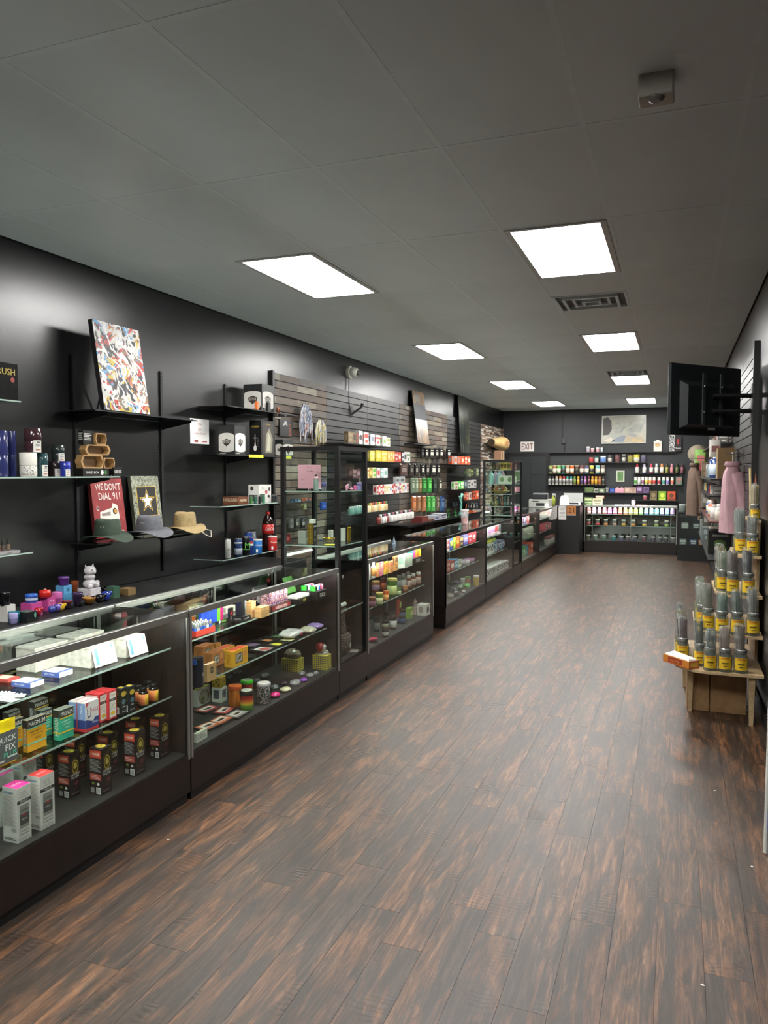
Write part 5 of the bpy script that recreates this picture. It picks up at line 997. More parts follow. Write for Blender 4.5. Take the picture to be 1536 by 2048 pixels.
n2 = N(nt, 'ShaderNodeTexWave', bands_direction='DIAGONAL'); n2.inputs['Scale'].default_value = 5; n2.inputs['Distortion'].default_value = 14; n2.inputs['Detail'].default_value = 3; nt.links.new(tc.outputs['Object'], n2.inputs['Vector'])
wm = ramp(nt, n2.outputs['Fac'], [(.86, '000000'), (.92, 'ffffff')]); mx = N(nt, 'ShaderNodeMix', data_type='RGBA'); nt.links.new(wm, mx.inputs[0]); nt.links.new(cc, mx.inputs[6]); mx.inputs[7].default_value = (.5, .5, .49, 1)
nt.links.new(mx.outputs[2], b.inputs['Base Color']); b.inputs['Roughness'].default_value = .55; COLLAGE = m_
leaning('collage_canvas', 'tall canvas with busy multicoloured collage print leaning on the shelf wall', 'canvas', (-3.47, 4.03, 2.061), (-3.47, 4.49, 2.061), 2.65, -3.56, COLLAGE, t=.035, edge=M('1d1b1c'))
MB().tube([(-.11, 0, .5), (-.27, 0, .0)], .006, BLACK).build('easel_strut', bpy.data.objects['collage_canvas'])
RED9 = pattern('worn_red_print', [(.3, '7a2226'), (.6, '8f2c2e'), (.8, 'a04a44')], 10, rough=.5)
def gun_art(m, T, L, H):
    W_ = M('d8d2c8')
    m.text("WE DON'T", T @ Matrix.Translation((.01, H*.80, 0)), H*.12, W_, 'C', L*.8); m.text('DIAL 911', T @ Matrix.Translation((.015, H*.64, 0)), H*.12, W_, 'C', L*.68)
    g = [(-.30, .42), (-.28, .36), (-.02, .40), (.0, .30), (.1, .30), (.28, .18), (.34, .05), (.2, .04), (.06, .22), (-.04, .28), (-.06, .36)]
    m.add([(x*L, y*H, .0006) for x, y in [(-.32, .34), (.02, .30), (.06, .1), (.24, .08), (.30, .36), (.26, .54), (.12, .58), (.08, .50), (-.30, .44)]], [tuple(range(9))], W_, False, T)
    m.add([(x*L, y*H, .0010) for x, y in [(-.26, .37), (.02, .37), (.02, .44), (-.26, .41)]], [(0, 1, 2, 3)], M('8a8078'), False, T)
    ell(m, T, .17*L, .44*H, .075*L, .055*H, M('2a2422'), .0012); ell(m, T, .19*L, .44*H, .05*L, .04*H, M('b8863a'), .0016); ell(m, T, .08*L, .26*H, .035*L, .04*H, M('7a2226'), .0014)
    for x, y in ((-.36, .5), (.36, .08), (-.38, .14)): ell(m, T, x*L, y*H, .04*L, .035*H, W_, .0006); ell(m, T, x*L, y*H, .026*L, .022*H, M('3a1a1a'), .001)
leaning('slogan_canvas', 'red canvas with white slogan lettering and a revolver behind the green hat', 'canvas', (-3.665, 4.155, 1.206), (-3.665, 4.47, 1.206), 1.615, -3.715, RED9, gun_art, .03, None, M('6a2022'))
CAMO = pattern('digital_camo', [(.0, '5c6052'), (.42, '7d8270'), (.5, '9a9c8c'), (.58, '6a6a58'), (.66, '4a4c40')], 42, (1, 1, 1), 1, .5, .6, 'CONSTANT', 'noise')
def star_art(m, T, L, H):
    K = M('1c1b19'); Y_ = M('c9a53a')
    def rr(x0, x1, y0, y1, c, z): rect(m, T, x0*L, x1*L, y0*H, y1*H, c, z)
    rr(-.36, .36, .30, .82, Y_, .0004); rr(-.34, .34, .312, .808, K, .0008)
    def star(R, c, z, cx=0, cy=.56): m.add([(cx*L+(R if k % 2 == 0 else R*.42)*L*sin(pi*k/5), cy*H+(R if k % 2 == 0 else R*.42)*L*cos(pi*k/5), z) for k in range(10)], [tuple(range(10))], c, False, T)
    star(.30, Y_, .0012); star(.255, K, .0016); star(.20, M('d8d8d6'), .002)
    rr(-.30, .30, .06, .26, Y_, .0004); rr(-.28, .28, .075, .245, K, .0008); m.text('ARMY', T @ Matrix.Translation((0, .10*H, .0012)), .12*H, M('dcd8d0'), 'C', L*.5)
leaning('star_canvas', 'camouflage canvas with a black panel and gold-edged star behind the grey hat', 'canvas', (-3.665, 4.57, 1.206), (-3.665, 4.885, 1.206), 1.63, -3.715, CAMO, star_art, .03, None, M('6a6c5c'))
def hat(u, v, c, lab, R, cr, hgt, rz, cord=None):
    p = atx(u, v, -3.475); e = empty('brimmed_hat', (p.x, p.y, 1.206), rz); tag(e, lab, 'hat', 'brimmed hats on the wall shelf'); mt = pattern('cloth_'+c, [(.3, c), (.7, '%02x%02x%02x' % tuple(min(255, int(int(c[i:i+2], 16)*1.18)) for i in (0, 2, 4)))], 30, rough=.85, bump=.1)
    n = 28; rg = []
    for f, in ((0.0,), (.3,), (.6,), (.85,), (1.0,)):
        rr = cr+(R-cr)*f; rg.append([(rr*cos(t)*.92, rr*sin(t)*1.12, .038-.02*f+.026*f*f*(cos(2*t)*-1)+.004*sin(5*t)*f) for t in [2*pi*i/n for i in range(n)]])
    lo = [[(x, y, z-.003) for x, y, z in r_] for r_ in rg[::-1]]
    zm = min(z for r_ in lo for _, _, z in r_); rg = [[(x, y, z-zm) for x, y, z in r_] for r_ in rg]; lo = [[(x, y, z-zm) for x, y, z in r_] for r_ in lo]
    MB().loft(lo+rg[0:0], mt, True, None, False).loft(rg, mt, True, None, False).loft([rg[-1], lo[0]], mt, True, None, False).build('brim', e)
    z0 = rg[0][0][2]-.004; cz = [(1.0, 0), (1.0, .2), (.97, .55), (.92, .85), (.82, .98), (.55, .97), (.2, .88)]
    rc = [[(cr*s*cos(t)*.92, cr*s*sin(t)*1.12, z0+hgt*zz*(1+.05*cos(2*t))) for t in [2*pi*i/n for i in range(n)]] for s, zz in cz]
    MB().loft(rc, mt, True, None, True).build('crown', e); MB().loft([[(cr*1.012*cos(t)*.92, cr*1.012*sin(t)*1.12, z0+zz) for t in [2*pi*i/n for i in range(n)]] for zz in (.004, .022)], mt, True, None, False).build('hat_band', e)
    m = MB()
    for t in (-.25, .0, .25, -1.5, -1.3): m.sphere((cr*.99*cos(t)*.92, cr*.99*sin(t)*1.12, z0+hgt*.55), .0045, M('8a8478', .3, .5), 6, 4)
    m.build('eyelets', e)
    if cord: MB().tube([(cr*.8, R*.75, .03), (R*.9, R*.85, .01), (R*1.05, R*.7, -.035), (R*.98, R*.45, -.02), (R*.86, R*.2, .012)], .0035, M(cord)).build('chin_cord', e)
hat(216, 1076, '2d3a2e', 'dark green brimmed hat in front of the red slogan canvas', .165, .088, .105, .2)
hat(299, 1067, '54555a', 'charcoal grey brimmed hat in front of the star canvas', .165, .09, .105, 0)
hat(370, 1060, '86744f', 'tan brimmed hat with a pale chin cord', .155, .082, .11, -.15, 'c9c2ae')
# canisters on the eye-level shelf
ZE = 1.6355
def px1(x, y): return x/4.518, 640+y/4.518
def can(x0, x1, yb, yt, c, lab, X=-3.52, z=ZE, label=False, rough=.15, name='airtight_canister', mat=None):
    u, v = px1((x0+x1)/2, yb); p = atx(u, v, X); k = mpp(p)/4.518; r = (x1-x0)*k/2; h = (yb-yt)*k
    ps = [('body', cyl(r, h*.48), mat or M(c, rough)), ('lid', [(r*1.03, h*.48), (r*1.04, h*.49), (r*1.04, h*.985), (r*.98, h)], mat or M(c, rough))]
    e = turned(name, lab, 'canister', (p.x, p.y, z), ps, 'canisters on the wall shelf', seg=20)
    if label:
        m = MB(); a0 = -.75; R_ = r*1.05
        m.loft([[(R_*cos(a0+t*.13), R_*sin(a0+t*.13), zz) for t in range(9)] for zz in (h*.02, h*.5)], M('d6d4cc', .5), True, None, False, False)
        for j, (za, zb) in enumerate(((.40, .45), (.33, .35), (.28, .30), (.23, .25), (.1, .15))): m.loft([[(R_*1.006*cos(a0+t*.13), R_*1.006*sin(a0+t*.13), zz*h) for t in (range(2, 8) if j else range(3, 8))] for zz in (za, zb)], M('4a4846' if j != 4 else 'b06a60'), True, None, False, False)
        m.build('paper_label', e)
    return (p.x, p.y), r, h
can(-75, 72, 1415, 1000, '2a2f5c', 'tall navy canister at the shelf end', -3.5)
can(75, 150, 1415, 1005, '272c58', 'tall slim navy canister beside the white tin', -3.55)
FLOR = pattern('folk_floral_print', [(.0, 'd9d6cc'), (.56, '3a3550'), (.64, 'd9d6cc'), (.74, '6a4a6a')], 60, distort=2, interp='CONSTANT', rough=.4)
xy, r, h = can(186, 330, 1415, 1198, 'd5d2c8', 'white tin with dark folk flower print', -3.5, ZE, False, .4, 'floral_tin'); fl = bpy.data.objects['floral_tin']
MB().lathe(band(r, h*.06, h*.46, .0015), FLOR, 20).build('flower_print', fl)
can(228, 372, 1198, 978, '3a2428', 'maroon canister with a white label on top of the flower tin', -3.5, ZE+h, True)
can(332, 432, 1415, 1205, '2a4448', 'teal-black canister with a white label beside the flower tin', -3.5, ZE, True)
xy, r, h2 = can(442, 547, 1415, 1278, '2e2426', 'low dark brown canister under the upper dark canister', -3.55, ZE, True)
can(548, 634, 1415, 1280, '2a3494', 'low bright blue canister with a white label', -3.48, ZE, True)
can(470, 582, 1278, 1135, '26302e', 'dark green-black canister with a white label stacked on top', -3.55, ZE+h2, True)
# wooden tray display: black cartons and tan open trays
def disp(x0, x1, yb, yt, X, z=ZE, d=.05):
    u, v = px1((x0+x1)/2, yb); p = atx(u, v, X); k = mpp(p)/4.518; return (p.x, p.y, z), d, (x1-x0)*k*1.25, (yb-yt)*k
g1 = disp(665, 1000, 1410, 1270, -3.52); loc, dx, dy, h = g1
carton('tray_carton', 'long black carton with white lettering at the base of the wooden tray display', 'carton', (loc, .07, dy*.8, h*.5), '161614', [('F', 't', .35, .5, .3, 'SHRED BOX', WHITE, .5), ('F', 'e', .72, .5, .06, .3, 'd8d6d0'), ('F', 'e', .86, .5, .05, .3, '3a6a34')])
g2 = disp(980, 1100, 1410, 1330, -3.5); carton('tray_carton', 'small black carton with white lettering at the aisle end of the display', 'carton', (g2[0], .05, g2[2]*.75, g2[3]), '171715', [('F', 't', .5, .5, .35, 'SHRED BOX', WHITE, .8)])
def hextray(yc, zz, w, hh, lab, rz, tilt=0):
    e = empty('wooden_tray', (loc[0]+.01, yc, ZE+zz), rz); tag(e, lab, 'wooden tray', 'tan wooden trays'); W1 = pattern('tan_wood', [(.3, '8a6a42'), (.7, 'ab8758')], 5, (1, 6, 6), rough=.5)
    o_ = [(-w/2, 0), (w/2, 0), (w/2+w*.12, hh*.5), (w/2, hh), (-w/2, hh), (-w/2-w*.12, hh*.5)]; i_ = [(x*.86, hh/2+(y-hh/2)*.8) for x, y in o_]
    T = Matrix(((0, 0, 1, 0), (1, 0, 0, 0), (0, 1, 0, 0), (0, 0, 0, 1)))
    b_ = MB(); b_.loft([[(x, y, -.025) for x, y in o_], [(x, y, .025) for x, y in o_]], W1, False, T, False); b_.add([(x, y, -.025) for x, y in o_], [tuple(range(6))], W1, False, T)
    b_.loft([[(x, y, .025) for x, y in o_], [(x, y, .025) for x, y in i_], [(x, y, -.02) for x, y in i_]], W1, False, T, False); b_.add([(x, y, -.019) for x, y in i_], [tuple(range(6))], M('6a5034'), False, T); b_.build('tray_body', e)
yb_ = loc[1]; h5 = h*.5
hextray(yb_-.03, h5+.001, .17, .085, 'lower open tan wooden tray on the black carton', 0); hextray(yb_+.12, h5+.001, .1, .07, 'small open tan wooden tray at the aisle end of the display', .1)
g3 = ((loc[0]+.0, yb_-.02, ZE+h5+.087), .045, .17, .045)
hextray(yb_+.02, h5+.087, .19, .065, 'upper long tan wooden tray in the display stack', 0)
carton('tray_carton', 'upright black carton with white print on top of the wooden trays', 'carton', ((loc[0], yb_-.05, ZE+h5+.153), .04, .09, .085), '191917', [('F', 'l', .1, .8, .3, .85, 5, 'c8c6c0'), ('S', 'l', .1, .9, .3, .9, 4, 'b0aea8')])
hextray(yb_+.05, h5+.153, .085, .075, 'topmost small tan wooden tray beside the upright carton', 0)
# clear display box with lettering, top shelf
p = atx(12, 797, -3.5); e = empty('acrylic_display_box', (p.x, p.y-.06, 2.061)); tag(e, 'clear acrylic display box with gold lettering on the upper shelf', 'display box')
MB().box(-.05, .05, -.13, .1, 0, .2, film('clear_acrylic', (.55, .55, .55), .35, .05, '2a2a2a'), None, .002).build('acrylic_case', e); m = MB(); T = faceF(.1, 0); m.text('CRUSH', T @ Matrix.Translation((0, .135, .001)), .035, M('b8a03a'), 'C', .18); ell(m, T, .06, .11, .014, .014, M('8f2a2a'), .001); m.build('printed_label', e)
# tray of tiny bottles
e = empty('bottle_tray', (-3.50, 3.20, 1.2055)); tag(e, 'silver tray of tiny dropper bottles on the low wall shelf', 'tray'); MB().box(-.05, .045, -.14, .11, 0, .018, M('8a8688', .3), None, .004).build('tray_body', e); m = MB(); m.text('VAPE', faceF(.09, 0) @ Matrix.Translation((.03, .003, .001)), .01, M('2a2a2a')); m.build('printed_label', e)
for i in range(6):
    c = ['7a2f28', 'b0402c', '8a8278', 'a86a3a', '4a4238', '6a5a4a'][i]
    turned('dropper_bottle', ['dark red', 'red', 'pale grey', 'orange-brown', 'black-brown', 'taupe'][i]+' tiny dropper bottle with black cap in the silver tray', 'bottle', (-3.50, 3.09+.035*i, 1.2238), [('body', cyl(.011, .035), M(c, .3)), ('cap', [(.009, .035), (.008, .05), (.005, .065)], BLACK)], 'dropper bottles in the silver tray', seg=9)
# wall notice
p0, p1 = atx(380, 836, XL+.002), atx(418, 889, XL+.002); e = empty('wall_notice', (XL, (p0.y+p1.y)/2, p1.z)); tag(e, 'white wall notice with red lettering and a red border', 'notice'); L, H = p1.y-p0.y, p0.z-p1.z
MB().box(.0, .003, -L/2, L/2, 0, H, M('dcdad8')).build('sheet', e); m = MB(); T = Matrix(((0, 0, 1, .0036), (1, 0, 0, 0), (0, 1, 0, 0), (0, 0, 0, 1)))
for s, y, h_ in (('Only', .72, .13), ('for', .53, .12), ('Tobacco Purpose!', .36, .1)): m.text(s, T @ Matrix.Translation((0, y*H, 0)), h_*H, M('a8322e'), 'C', L*.86)
rect(m, T, -L*.3, -L*.1, .06*H, .16*H, M('8a4a4a')); rect(m, T, .1*L, L*.38, .08*H, .12*H, M('9a3a34')); m.build('printed_label', e)
# ------------------------------------------------------------------ shelf wall, right bay: hookah boxes, cans
def px7(x, y): return 420+x/5.908, 720+y/5.908
def wcorner(f, xc, yc, z, yt, xl, xr, X):
    u, v = f(xc, yc); p = atx(u, v, X); p.z = z; return corner_at(p, v, f(0, yt)[1], f(xl, 0)[0], f(xr, 0)[0])
def shield(face, cx, cy, s, asp):
    pts = [(cx-.5*s, cy+.28*s*asp), (cx-.2*s, cy+.42*s*asp), (cx, cy+.5*s*asp), (cx+.2*s, cy+.42*s*asp), (cx+.5*s, cy+.28*s*asp), (cx+.42*s, cy-.1*s*asp), (cx, cy-.5*s*asp), (cx-.42*s, cy-.1*s*asp)]
    return (face, 'p', pts, '3a342c')
def byo(g, lab, zz):
    loc, dx, dy, h = g
    P = []
    for f, w in (('S', dx), ('F', dy)):
        P += [(f, .04, .96, .16, .66, 'cfccc4'), (f, 'e', .5, .66, .44, .09, 'cfccc4'), (f, 'e', .5, .16, .44, .06, 'cfccc4'), shield(f, .5, .42, .5, .5*w/h*1.6), (f, 't', .5, .46, .11, 'B.Y.O', 'dcd8ce', .36), (f, 'l', .1, .45, .03, .08, 1, 'b5b2aa')]
    carton('hookah_carton', lab, 'carton', ((loc[0], loc[1], zz), dx, dy, h), '242726', P, 'shield-logo cartons')
byo(wcorner(px7, 615, 530, 2.2105, 208, 395, 752, -3.50), 'black and white shield-logo carton on the uppermost smoked shelf', 2.2105)
byo(wcorner(px7, 295, 1115, 1.8085, 765, 98, 422, -3.50), 'black and white shield-logo carton next to the tall hookah box', 1.8085)
g = wcorner(px7, 605, 1112, 1.8085, 690, 470, 765, -3.50)
HK = [('S', 't', .5, .82, .06, 'HOOKAH', 'c8a83a', .6), ('S', .46, .5, .42, .6, 'd8d4cc'), ('S', .3, .68, .50, .515, 'd8d4cc'), ('S', .47, .51, .28, .42, 'd8d4cc'), ('S', 'e', .48, .22, .14, .08, 'd8d4cc'), ('S', 'e', .48, .33, .05, .05, 'd8d4cc'), ('S', 'l', .66, .8, .25, .5, 6, '5a5a56'), ('F', .1, .92, .06, .93, '39342c'), ('F', 'p', [(.3, .1), (.75, .1), (.85, .5), (.6, .8), (.35, .6)], '8a8672'), ('F', 'p', [(.4, .15), (.65, .15), (.7, .5), (.5, .7)], 'b5b2a0'), ('F', 't', .5, .9, .04, 'HOOKAH', 'c8a83a', .5)]
carton('hookah_box', 'tall black box with a white hookah drawing and a window side', 'carton', ((g[0][0], g[0][1], 1.8085), g[1], g[2], g[3]), '151515', HK)
g = wcorner(px7, 862, 1100, 1.8085, 890, 770, 985, -3.58); byo(((g[0][0], g[0][1], 1.8085), min(g[1], .14), min(g[2], .3), g[3]), 'black and white shield-logo carton half behind the tower frame', 1.8085)
# price tags on shelf edge
for x0, x1, y, X, lab in ((460, 630, 1120, -3.447, 'yellow price tag on the shelf edge below the hookah box'), (845, 960, 1140, -3.447, 'yellow price tag on the shelf edge below the half-hidden carton')):
    a, b = atx(*px7(x0, y), X), atx(*px7(x1, y), X); o = MB().box(0, .001, 0, b.y-a.y, -.014, .012, M('d8d83a', .4)).build('price_tag', None, (X, a.y, 1.803)); tag(o, lab, 'price tag', 'yellow price tags')
for x0, x1, yt, c, lab, nm, rd in ((530, 577, 475, 'd06a2a', 'orange lighter pack in front of the uppermost carton', 'lighter_pack', 0), (660, 715, 470, '20241f', 'black-green lighter pack in front of the uppermost carton', 'lighter_pack', 0), (785, 822, 510, '8a5a40', 'copper cylinder at the end of the uppermost shelf', 'copper_tube', 1), (590, 625, 530, '2a2420', 'small dark pack between the two lighter packs', 'lighter_pack', 0)):
    u, v = px7((x0+x1)/2, 585); p = atx(u, v, -3.472); k = mpp(p)/5.908; w = (x1-x0)*k; h = (585-yt)*k*.9
    if rd: o = MB().lathe(cyl(w*.55, h), M(c, .2, .7)).build(nm, None, (p.x, p.y, 2.2105))
    else: o = MB().box(-w*.35, w*.35, -w/2, w/2, 0, h, M(c, .35), None, .002).box(-w*.2, w*.2, -w*.3, w*.3, h, h*1.08, M('8a8a88', .3, .7)).build(nm, None, (p.x, p.y, 2.2105))
    tag(o, lab, 'lighter' if not rd else 'cylinder')
def px8(x, y): return 420+x/4.518, 920+y/4.518
g = wcorner(px8, 255, 410, 1.3855, 340, 118, 347, -3.50); carton('rolling_paper_box', 'brown display box with pale lettering and small packs on the wall shelf', 'carton', ((g[0][0], g[0][1], 1.3855), g[1], g[2], g[3]), '6a3f28', [('S', 't', .5, .6, .4, 'HOLLAND', 'd8ccb4', .9), ('F', 't', .5, .5, .35, 'PAPERS', 'd8ccb4', .8), ('T', .05, .95, .1, .9, '3a2a20')])
g = wcorner(px8, 440, 405, 1.3855, 240, 347, 553, -3.50); loc, dx, dy, h = g
carton('novelty_display', 'white novelty display box with little dark figures printed on it', 'display box', ((loc[0], loc[1], 1.3855), dx, dy, h), 'd4d2cc', [('S', 'e', .35, .8, .16, .12, '3a3634'), ('S', .1, .9, .1, .45, '3a4a40'), ('F', .08, .5, .05, .5, '3a5a4c'), ('F', 'e', .85, .75, .08, .12, '3a3634'), ('F', 'e', .6, .6, .1, .12, 'a04a54'), ('F', 'e', .8, .35, .1, .08, '2a2a2a'), ('F', 't', .35, .8, .1, 'TOYS', '3a3634', .3)])
for i, (x, c, lab) in enumerate(((372, '3f6a3a', 'small green and black lighter in front of the novelty display'), (410, '2a5a4a', 'small teal lighter in front of the novelty display'), (450, '1a1a1e', 'small black lighter in front of the novelty display'), (485, '3a7a5a', 'small mint and black lighter in front of the novelty display'), (570, '1e2024', 'small black lighter by the slatwall trim'), (595, '24262a', 'dark grey lighter touching the slatwall trim'))):
    p = atx(*px8(x, 405), -3.465); o = MB().box(-.01, .01, -.014, .014, 0, .06, M(c, .3), None, .004).box(-.007, .007, -.01, .01, .06, .072, M('7a7a78', .3, .6)).build('pocket_lighter', None, (p.x, p.y, 1.3855)); tag(o, lab, 'lighter', 'pocket lighters on the wall shelf')
ZC9 = .9455
def soda_can(x0, x1, yb, yt, c, lab, X=-3.5, prints=()):
    u, v = px8((x0+x1)/2, yb); p = atx(u, v, X); k = mpp(p)/4.518; r = (x1-x0)*k/2; h = (yb-yt)*k
    e = turned('drink_can', lab, 'can', (p.x, p.y, ZC9), [('body', [(r*.85, 0), (r, h*.06), (r, h*.88), (r*.85, h*.96)], M(c, .25, .3)), ('can_lid', [(r*.86, h*.955), (r*.88, h*.97), (r*.86, h), (r*.8, h*.985)], M('a8a8a6', .25, .9))], 'drink cans on the wall shelf')
    m = MB()
    for kind, *a in prints:
        if kind == 'b': MB().lathe(band(r, a[0]*h, a[1]*h), M(a[2], .3), 14).build('stripe', e)
        elif kind == 't': m.text(a[0], Matrix.Rotation(-.7, 4, 'Z') @ faceF(2*r, 0) @ Matrix.Translation((0, a[1]*h, .001)), a[2]*h, M(a[3]), 'C', r*1.4)
    if m.v: m.build('logo', e)
    return e
soda_can(135, 190, 860, 685, 'c4c4be', 'slim white drink can at the end of the shelf', -3.5, [('t', 'ultra', .4, .14, '4a4a48')])
soda_can(220, 292, 855, 695, '2a3a66', 'silver and blue energy drink can', -3.5, [('b', .1, .45, '8a929c'), ('b', .7, .8, 'a0a8b0')])
soda_can(295, 362, 858, 690, '17191a', 'black energy drink can with green claw mark', -3.47, [('b', .3, .36, '4a8a3a'), ('t', 'M', .4, .3, '5ab03a')])
soda_can(352, 392, 862, 700, '2a3f8a', 'blue cola can with a red and white band', -3.455, [('b', .5, .62, 'c8c8c8'), ('b', .62, .74, 'b03038')])
e2 = soda_can(312, 384, 800, 620, '2a4488', 'blue can with a yellow slash standing towards the wall', -3.62, [('b', .55, .68, 'c8c23a')])
def snack_tube(x0, x1, yb, yt, c, lab, X):
    u, v = px8((x0+x1)/2, yb); p = atx(u, v, X); k = mpp(p)/4.518; r = (x1-x0)*k/2; h = (yb-yt)*k
    e = turned('snack_tube', lab, 'tube', (p.x, p.y, ZC9), [('body', cyl(r, h*.92), M(c, .35)), ('lid', [(r*1.03, h*.92), (r*1.04, h*.93), (r*1.04, h*.98), (r, h)], M('d8d4d0', .3))], 'snack tubes on the wall shelf')
    m = MB(); m.text('Pringles', Matrix.Rotation(-.7, 4, 'Z') @ faceF(2*r, 0) @ Matrix.Translation((0, h*.5, .0015)), h*.14, M('e0d8c0'), 'C', r*1.5); rect(m, Matrix.Rotation(-1.0, 4, 'Z') @ faceF(2*r, 0), -r*.3, r*.1, h*.08, h*.3, M(WHITE), .0015); m.build('printed_label', e)
snack_tube(385, 470, 835, 708, '2a70b8', 'blue snack tube with pale lettering', -3.47)
snack_tube(525, 605, 818, 688, 'b82f2c', 'red snack tube with pale lettering', -3.47)
u, v = px8(525, 822); p = atx(u, v, -3.58); k = mpp(p)/4.518; r = 52*k; h = 335*k
e = turned('soda_bottle', 'large cola bottle with red label and red cap', 'bottle', (p.x, p.y, ZC9), [('body', [(r*.8, 0), (r, h*.05), (r, h*.3), (r*.94, h*.36), (r, h*.42), (r, h*.68), (r*.75, h*.82), (r*.35, h*.93), (r*.3, h*.95)], M('24120f', .06)), ('cap', [(r*.36, h*.93), (r*.37, h*.94), (r*.36, h*.995), (r*.3, h)], M('a8201c', .3)), ('label_wrap', band(r, h*.42, h*.66, .001), M('b02420', .3))])
m = MB(); m.text('Coca-Cola', Matrix.Rotation(-.75, 4, 'Z') @ faceF(2*r, 0) @ Matrix.Translation((0, h*.5, .003)), h*.09, M('e4dcd8'), 'C', r*1.5); m.build('logo', e)
p = atx(*px8(395, 835), -3.62); o = MB().lathe([(.045, 0), (.046, .004), (.018, .16), (.022, .17), (.016, .175)], film('clear_cone', (.85, .88, .9), .4, .1, 'b8bcc0')).build('clear_cone_bag', None, (p.x, p.y, ZC9)); tag(o, 'clear twisted cone-shaped bag behind the blue snack tube', 'bag')

# ------------------------------------------------------------------ slatwall goods (left wall)
XS = XL+.02
def slat_shelf(u0, u1, v, X, lab, t=.012):
    a, b = atx(u0, v, X), atx(u1, v, X); o = MB().box(XS-X, 0, 0, b.y-a.y, -t, 0, M('111213', .35)).build('slat_shelf', None, (X, a.y, a.z)); tag(o, lab, 'shelf', 'black slatwall shelves'); return a.z, a.y, b.y
def stripes(c2, k=0):
    return [[('F', .08, .92, .55, .88, c2), ('F', .2, .8, .15, .4, c2)], [('F', .15, .85, .3, .75, c2)], [('F', .0, 1, .62, .8, c2), ('F', 'e', .5, .3, .25, .14, c2)], [('F', 'e', .5, .5, .36, .22, c2)]][k % 4]
def wrow(items, z, v, X, what, where, d=.05, name='carton', cat='carton', gap=.002, group=None, shape='box'):
    """items: (u0, u1, vtop, body hex, accent hex, colour words); numbered from the shop-front end"""
    for i, (u0, u1, vt, c, c2, words) in enumerate(items):
        a, b = atx(u0, v, X), atx(u1, v, X); w = max(.006, b.y-a.y-gap); p = (a+b)/2; h = (v-vt)*mpp(p)
        lab = '%s %s, %s from the tower on %s' % (words, what, ORD[i], where)
        if shape == 'box': simple_box(name, lab, cat, ((X-d/2-.004, p.y, z), d, w, h), c, group, stripes(c2, i)+[('S', .2, .8, .3, .8, c2)])
        else:
            r = w*.46; turned(name, lab, cat, (X-d/2-.004, p.y, z), [('body', [(r*.95, 0), (r, h*.03), (r, h*.66), (r*.6, h*.74)], c), ('cap', [(r*.62, h*.72), (r*.64, h*.73), (r*.6, h*.98), (r*.5, h)], c2)], group, seg=9)
X5 = -3.45
z, ya, yb = slat_shelf(688, 782, 885, X5, 'black slatwall shelf highest under the dome camera')
wrow([(697, 707, 862, '6a5a46', '8a7a5a', 'brown'), (707, 713, 862, '64543f', '3a3026', 'dark brown'), (713, 719, 862, '5a4c3c', '8a3a34', 'brown and red'), (718, 726, 859, 'd0d0cc', '3a3a3a', 'white and black'), (729, 738, 861, 'd0ccc6', 'b84a3c', 'white and red'), (742, 750, 863, 'c4c6ca', '6a7a8a', 'white and grey'), (753, 761, 864, 'cfc9c2', 'b0463c', 'white and brick red'), (766, 774, 865, 'c9cac2', '8a9a6a', 'white and sage'), (775, 781, 867, 'd2d2c6', '9a9a5a', 'white and olive')], z, 885, X5, 'carton', 'the highest slatwall shelf', .05, group='cartons on the highest slatwall shelf')
z, ya, yb = slat_shelf(737, 824, 922, X5, 'black slatwall shelf with yellow cartons')
wrow([(741, 750, 901, 'b8a83a', 'd0c878', 'olive yellow'), (753, 763, 900, 'b8a634', 'd8cc70', 'mustard'), (764, 775, 900, 'c4a838', 'dcd08a', 'golden'), (776, 781, 901, 'd0a050', 'e0cc98', 'pale orange'), (781, 786, 901, 'c88a3a', 'e0c088', 'amber'), (786, 790, 901, 'd0903c', 'ecd8a8', 'light orange'), (790, 797, 902, 'a83a34', 'd8b0a8', 'red'), (797, 803, 902, 'b0402f', 'e0c8c0', 'bright red'), (804, 809, 901, '2a2a2c', 'c8c8c8', 'black'), (809, 814, 901, 'c8c8c4', '4a4a4a', 'white and black'), (814, 821, 901, 'd0d0c8', '6a8a5a', 'white and green')], z, 922, X5, 'carton', 'the yellow-carton slatwall shelf', .05, group='cartons on the yellow-carton shelf')
z, ya, yb = slat_shelf(700, 780, 957, X5, 'black slatwall shelf right behind the glass tower')
wrow([(706, 714, 938, '4a2a34', '8a6a70', 'wine'), (714, 722, 938, '502c34', '907078', 'burgundy'), (736, 739, 936, 'd8c89a', 'b06a3a', 'cream and orange'), (739, 746, 936, '8a7434', 'c8b060', 'bronze'), (746, 753, 936, 'c8c8a0', '5a9a3a', 'white and green'), (755, 761, 937, 'd0b8b4', 'b83a44', 'pale pink and red'), (762, 768, 937, '8aa8a0', 'c8d4d0', 'grey-teal'), (768, 776, 937, 'c8d0c4', '6a9a88', 'white and mint')], z, 957, X5, 'carton', 'the shelf behind it', .05, group='cartons on the shelf behind the tower')
z, ya, yb = slat_shelf(735, 820, 991, X5, 'black slatwall shelf full of red and white slim packs')
pk = []
for i in range(17):
    c, c2, w = [('c8c4be', 'a83434', 'white and red'), ('a83034', 'd8d0c8', 'red'), ('d0ccc4', 'b8a03a', 'white and gold'), ('d2d2cc', '4a6aa0', 'white and blue')][[0, 1, 0, 1, 2, 2, 2, 3, 0, 1, 0, 3, 1, 2, 0, 3, 0][i]]
    pk.append((754+i*3.75, 754+(i+1)*3.75, 972, c, c2, w))
wrow(pk, z, 991, X5, 'slim pack', 'the slim-pack shelf', .05, 'slim_pack', 'pack', .0015, 'slim packs on the slatwall shelf')
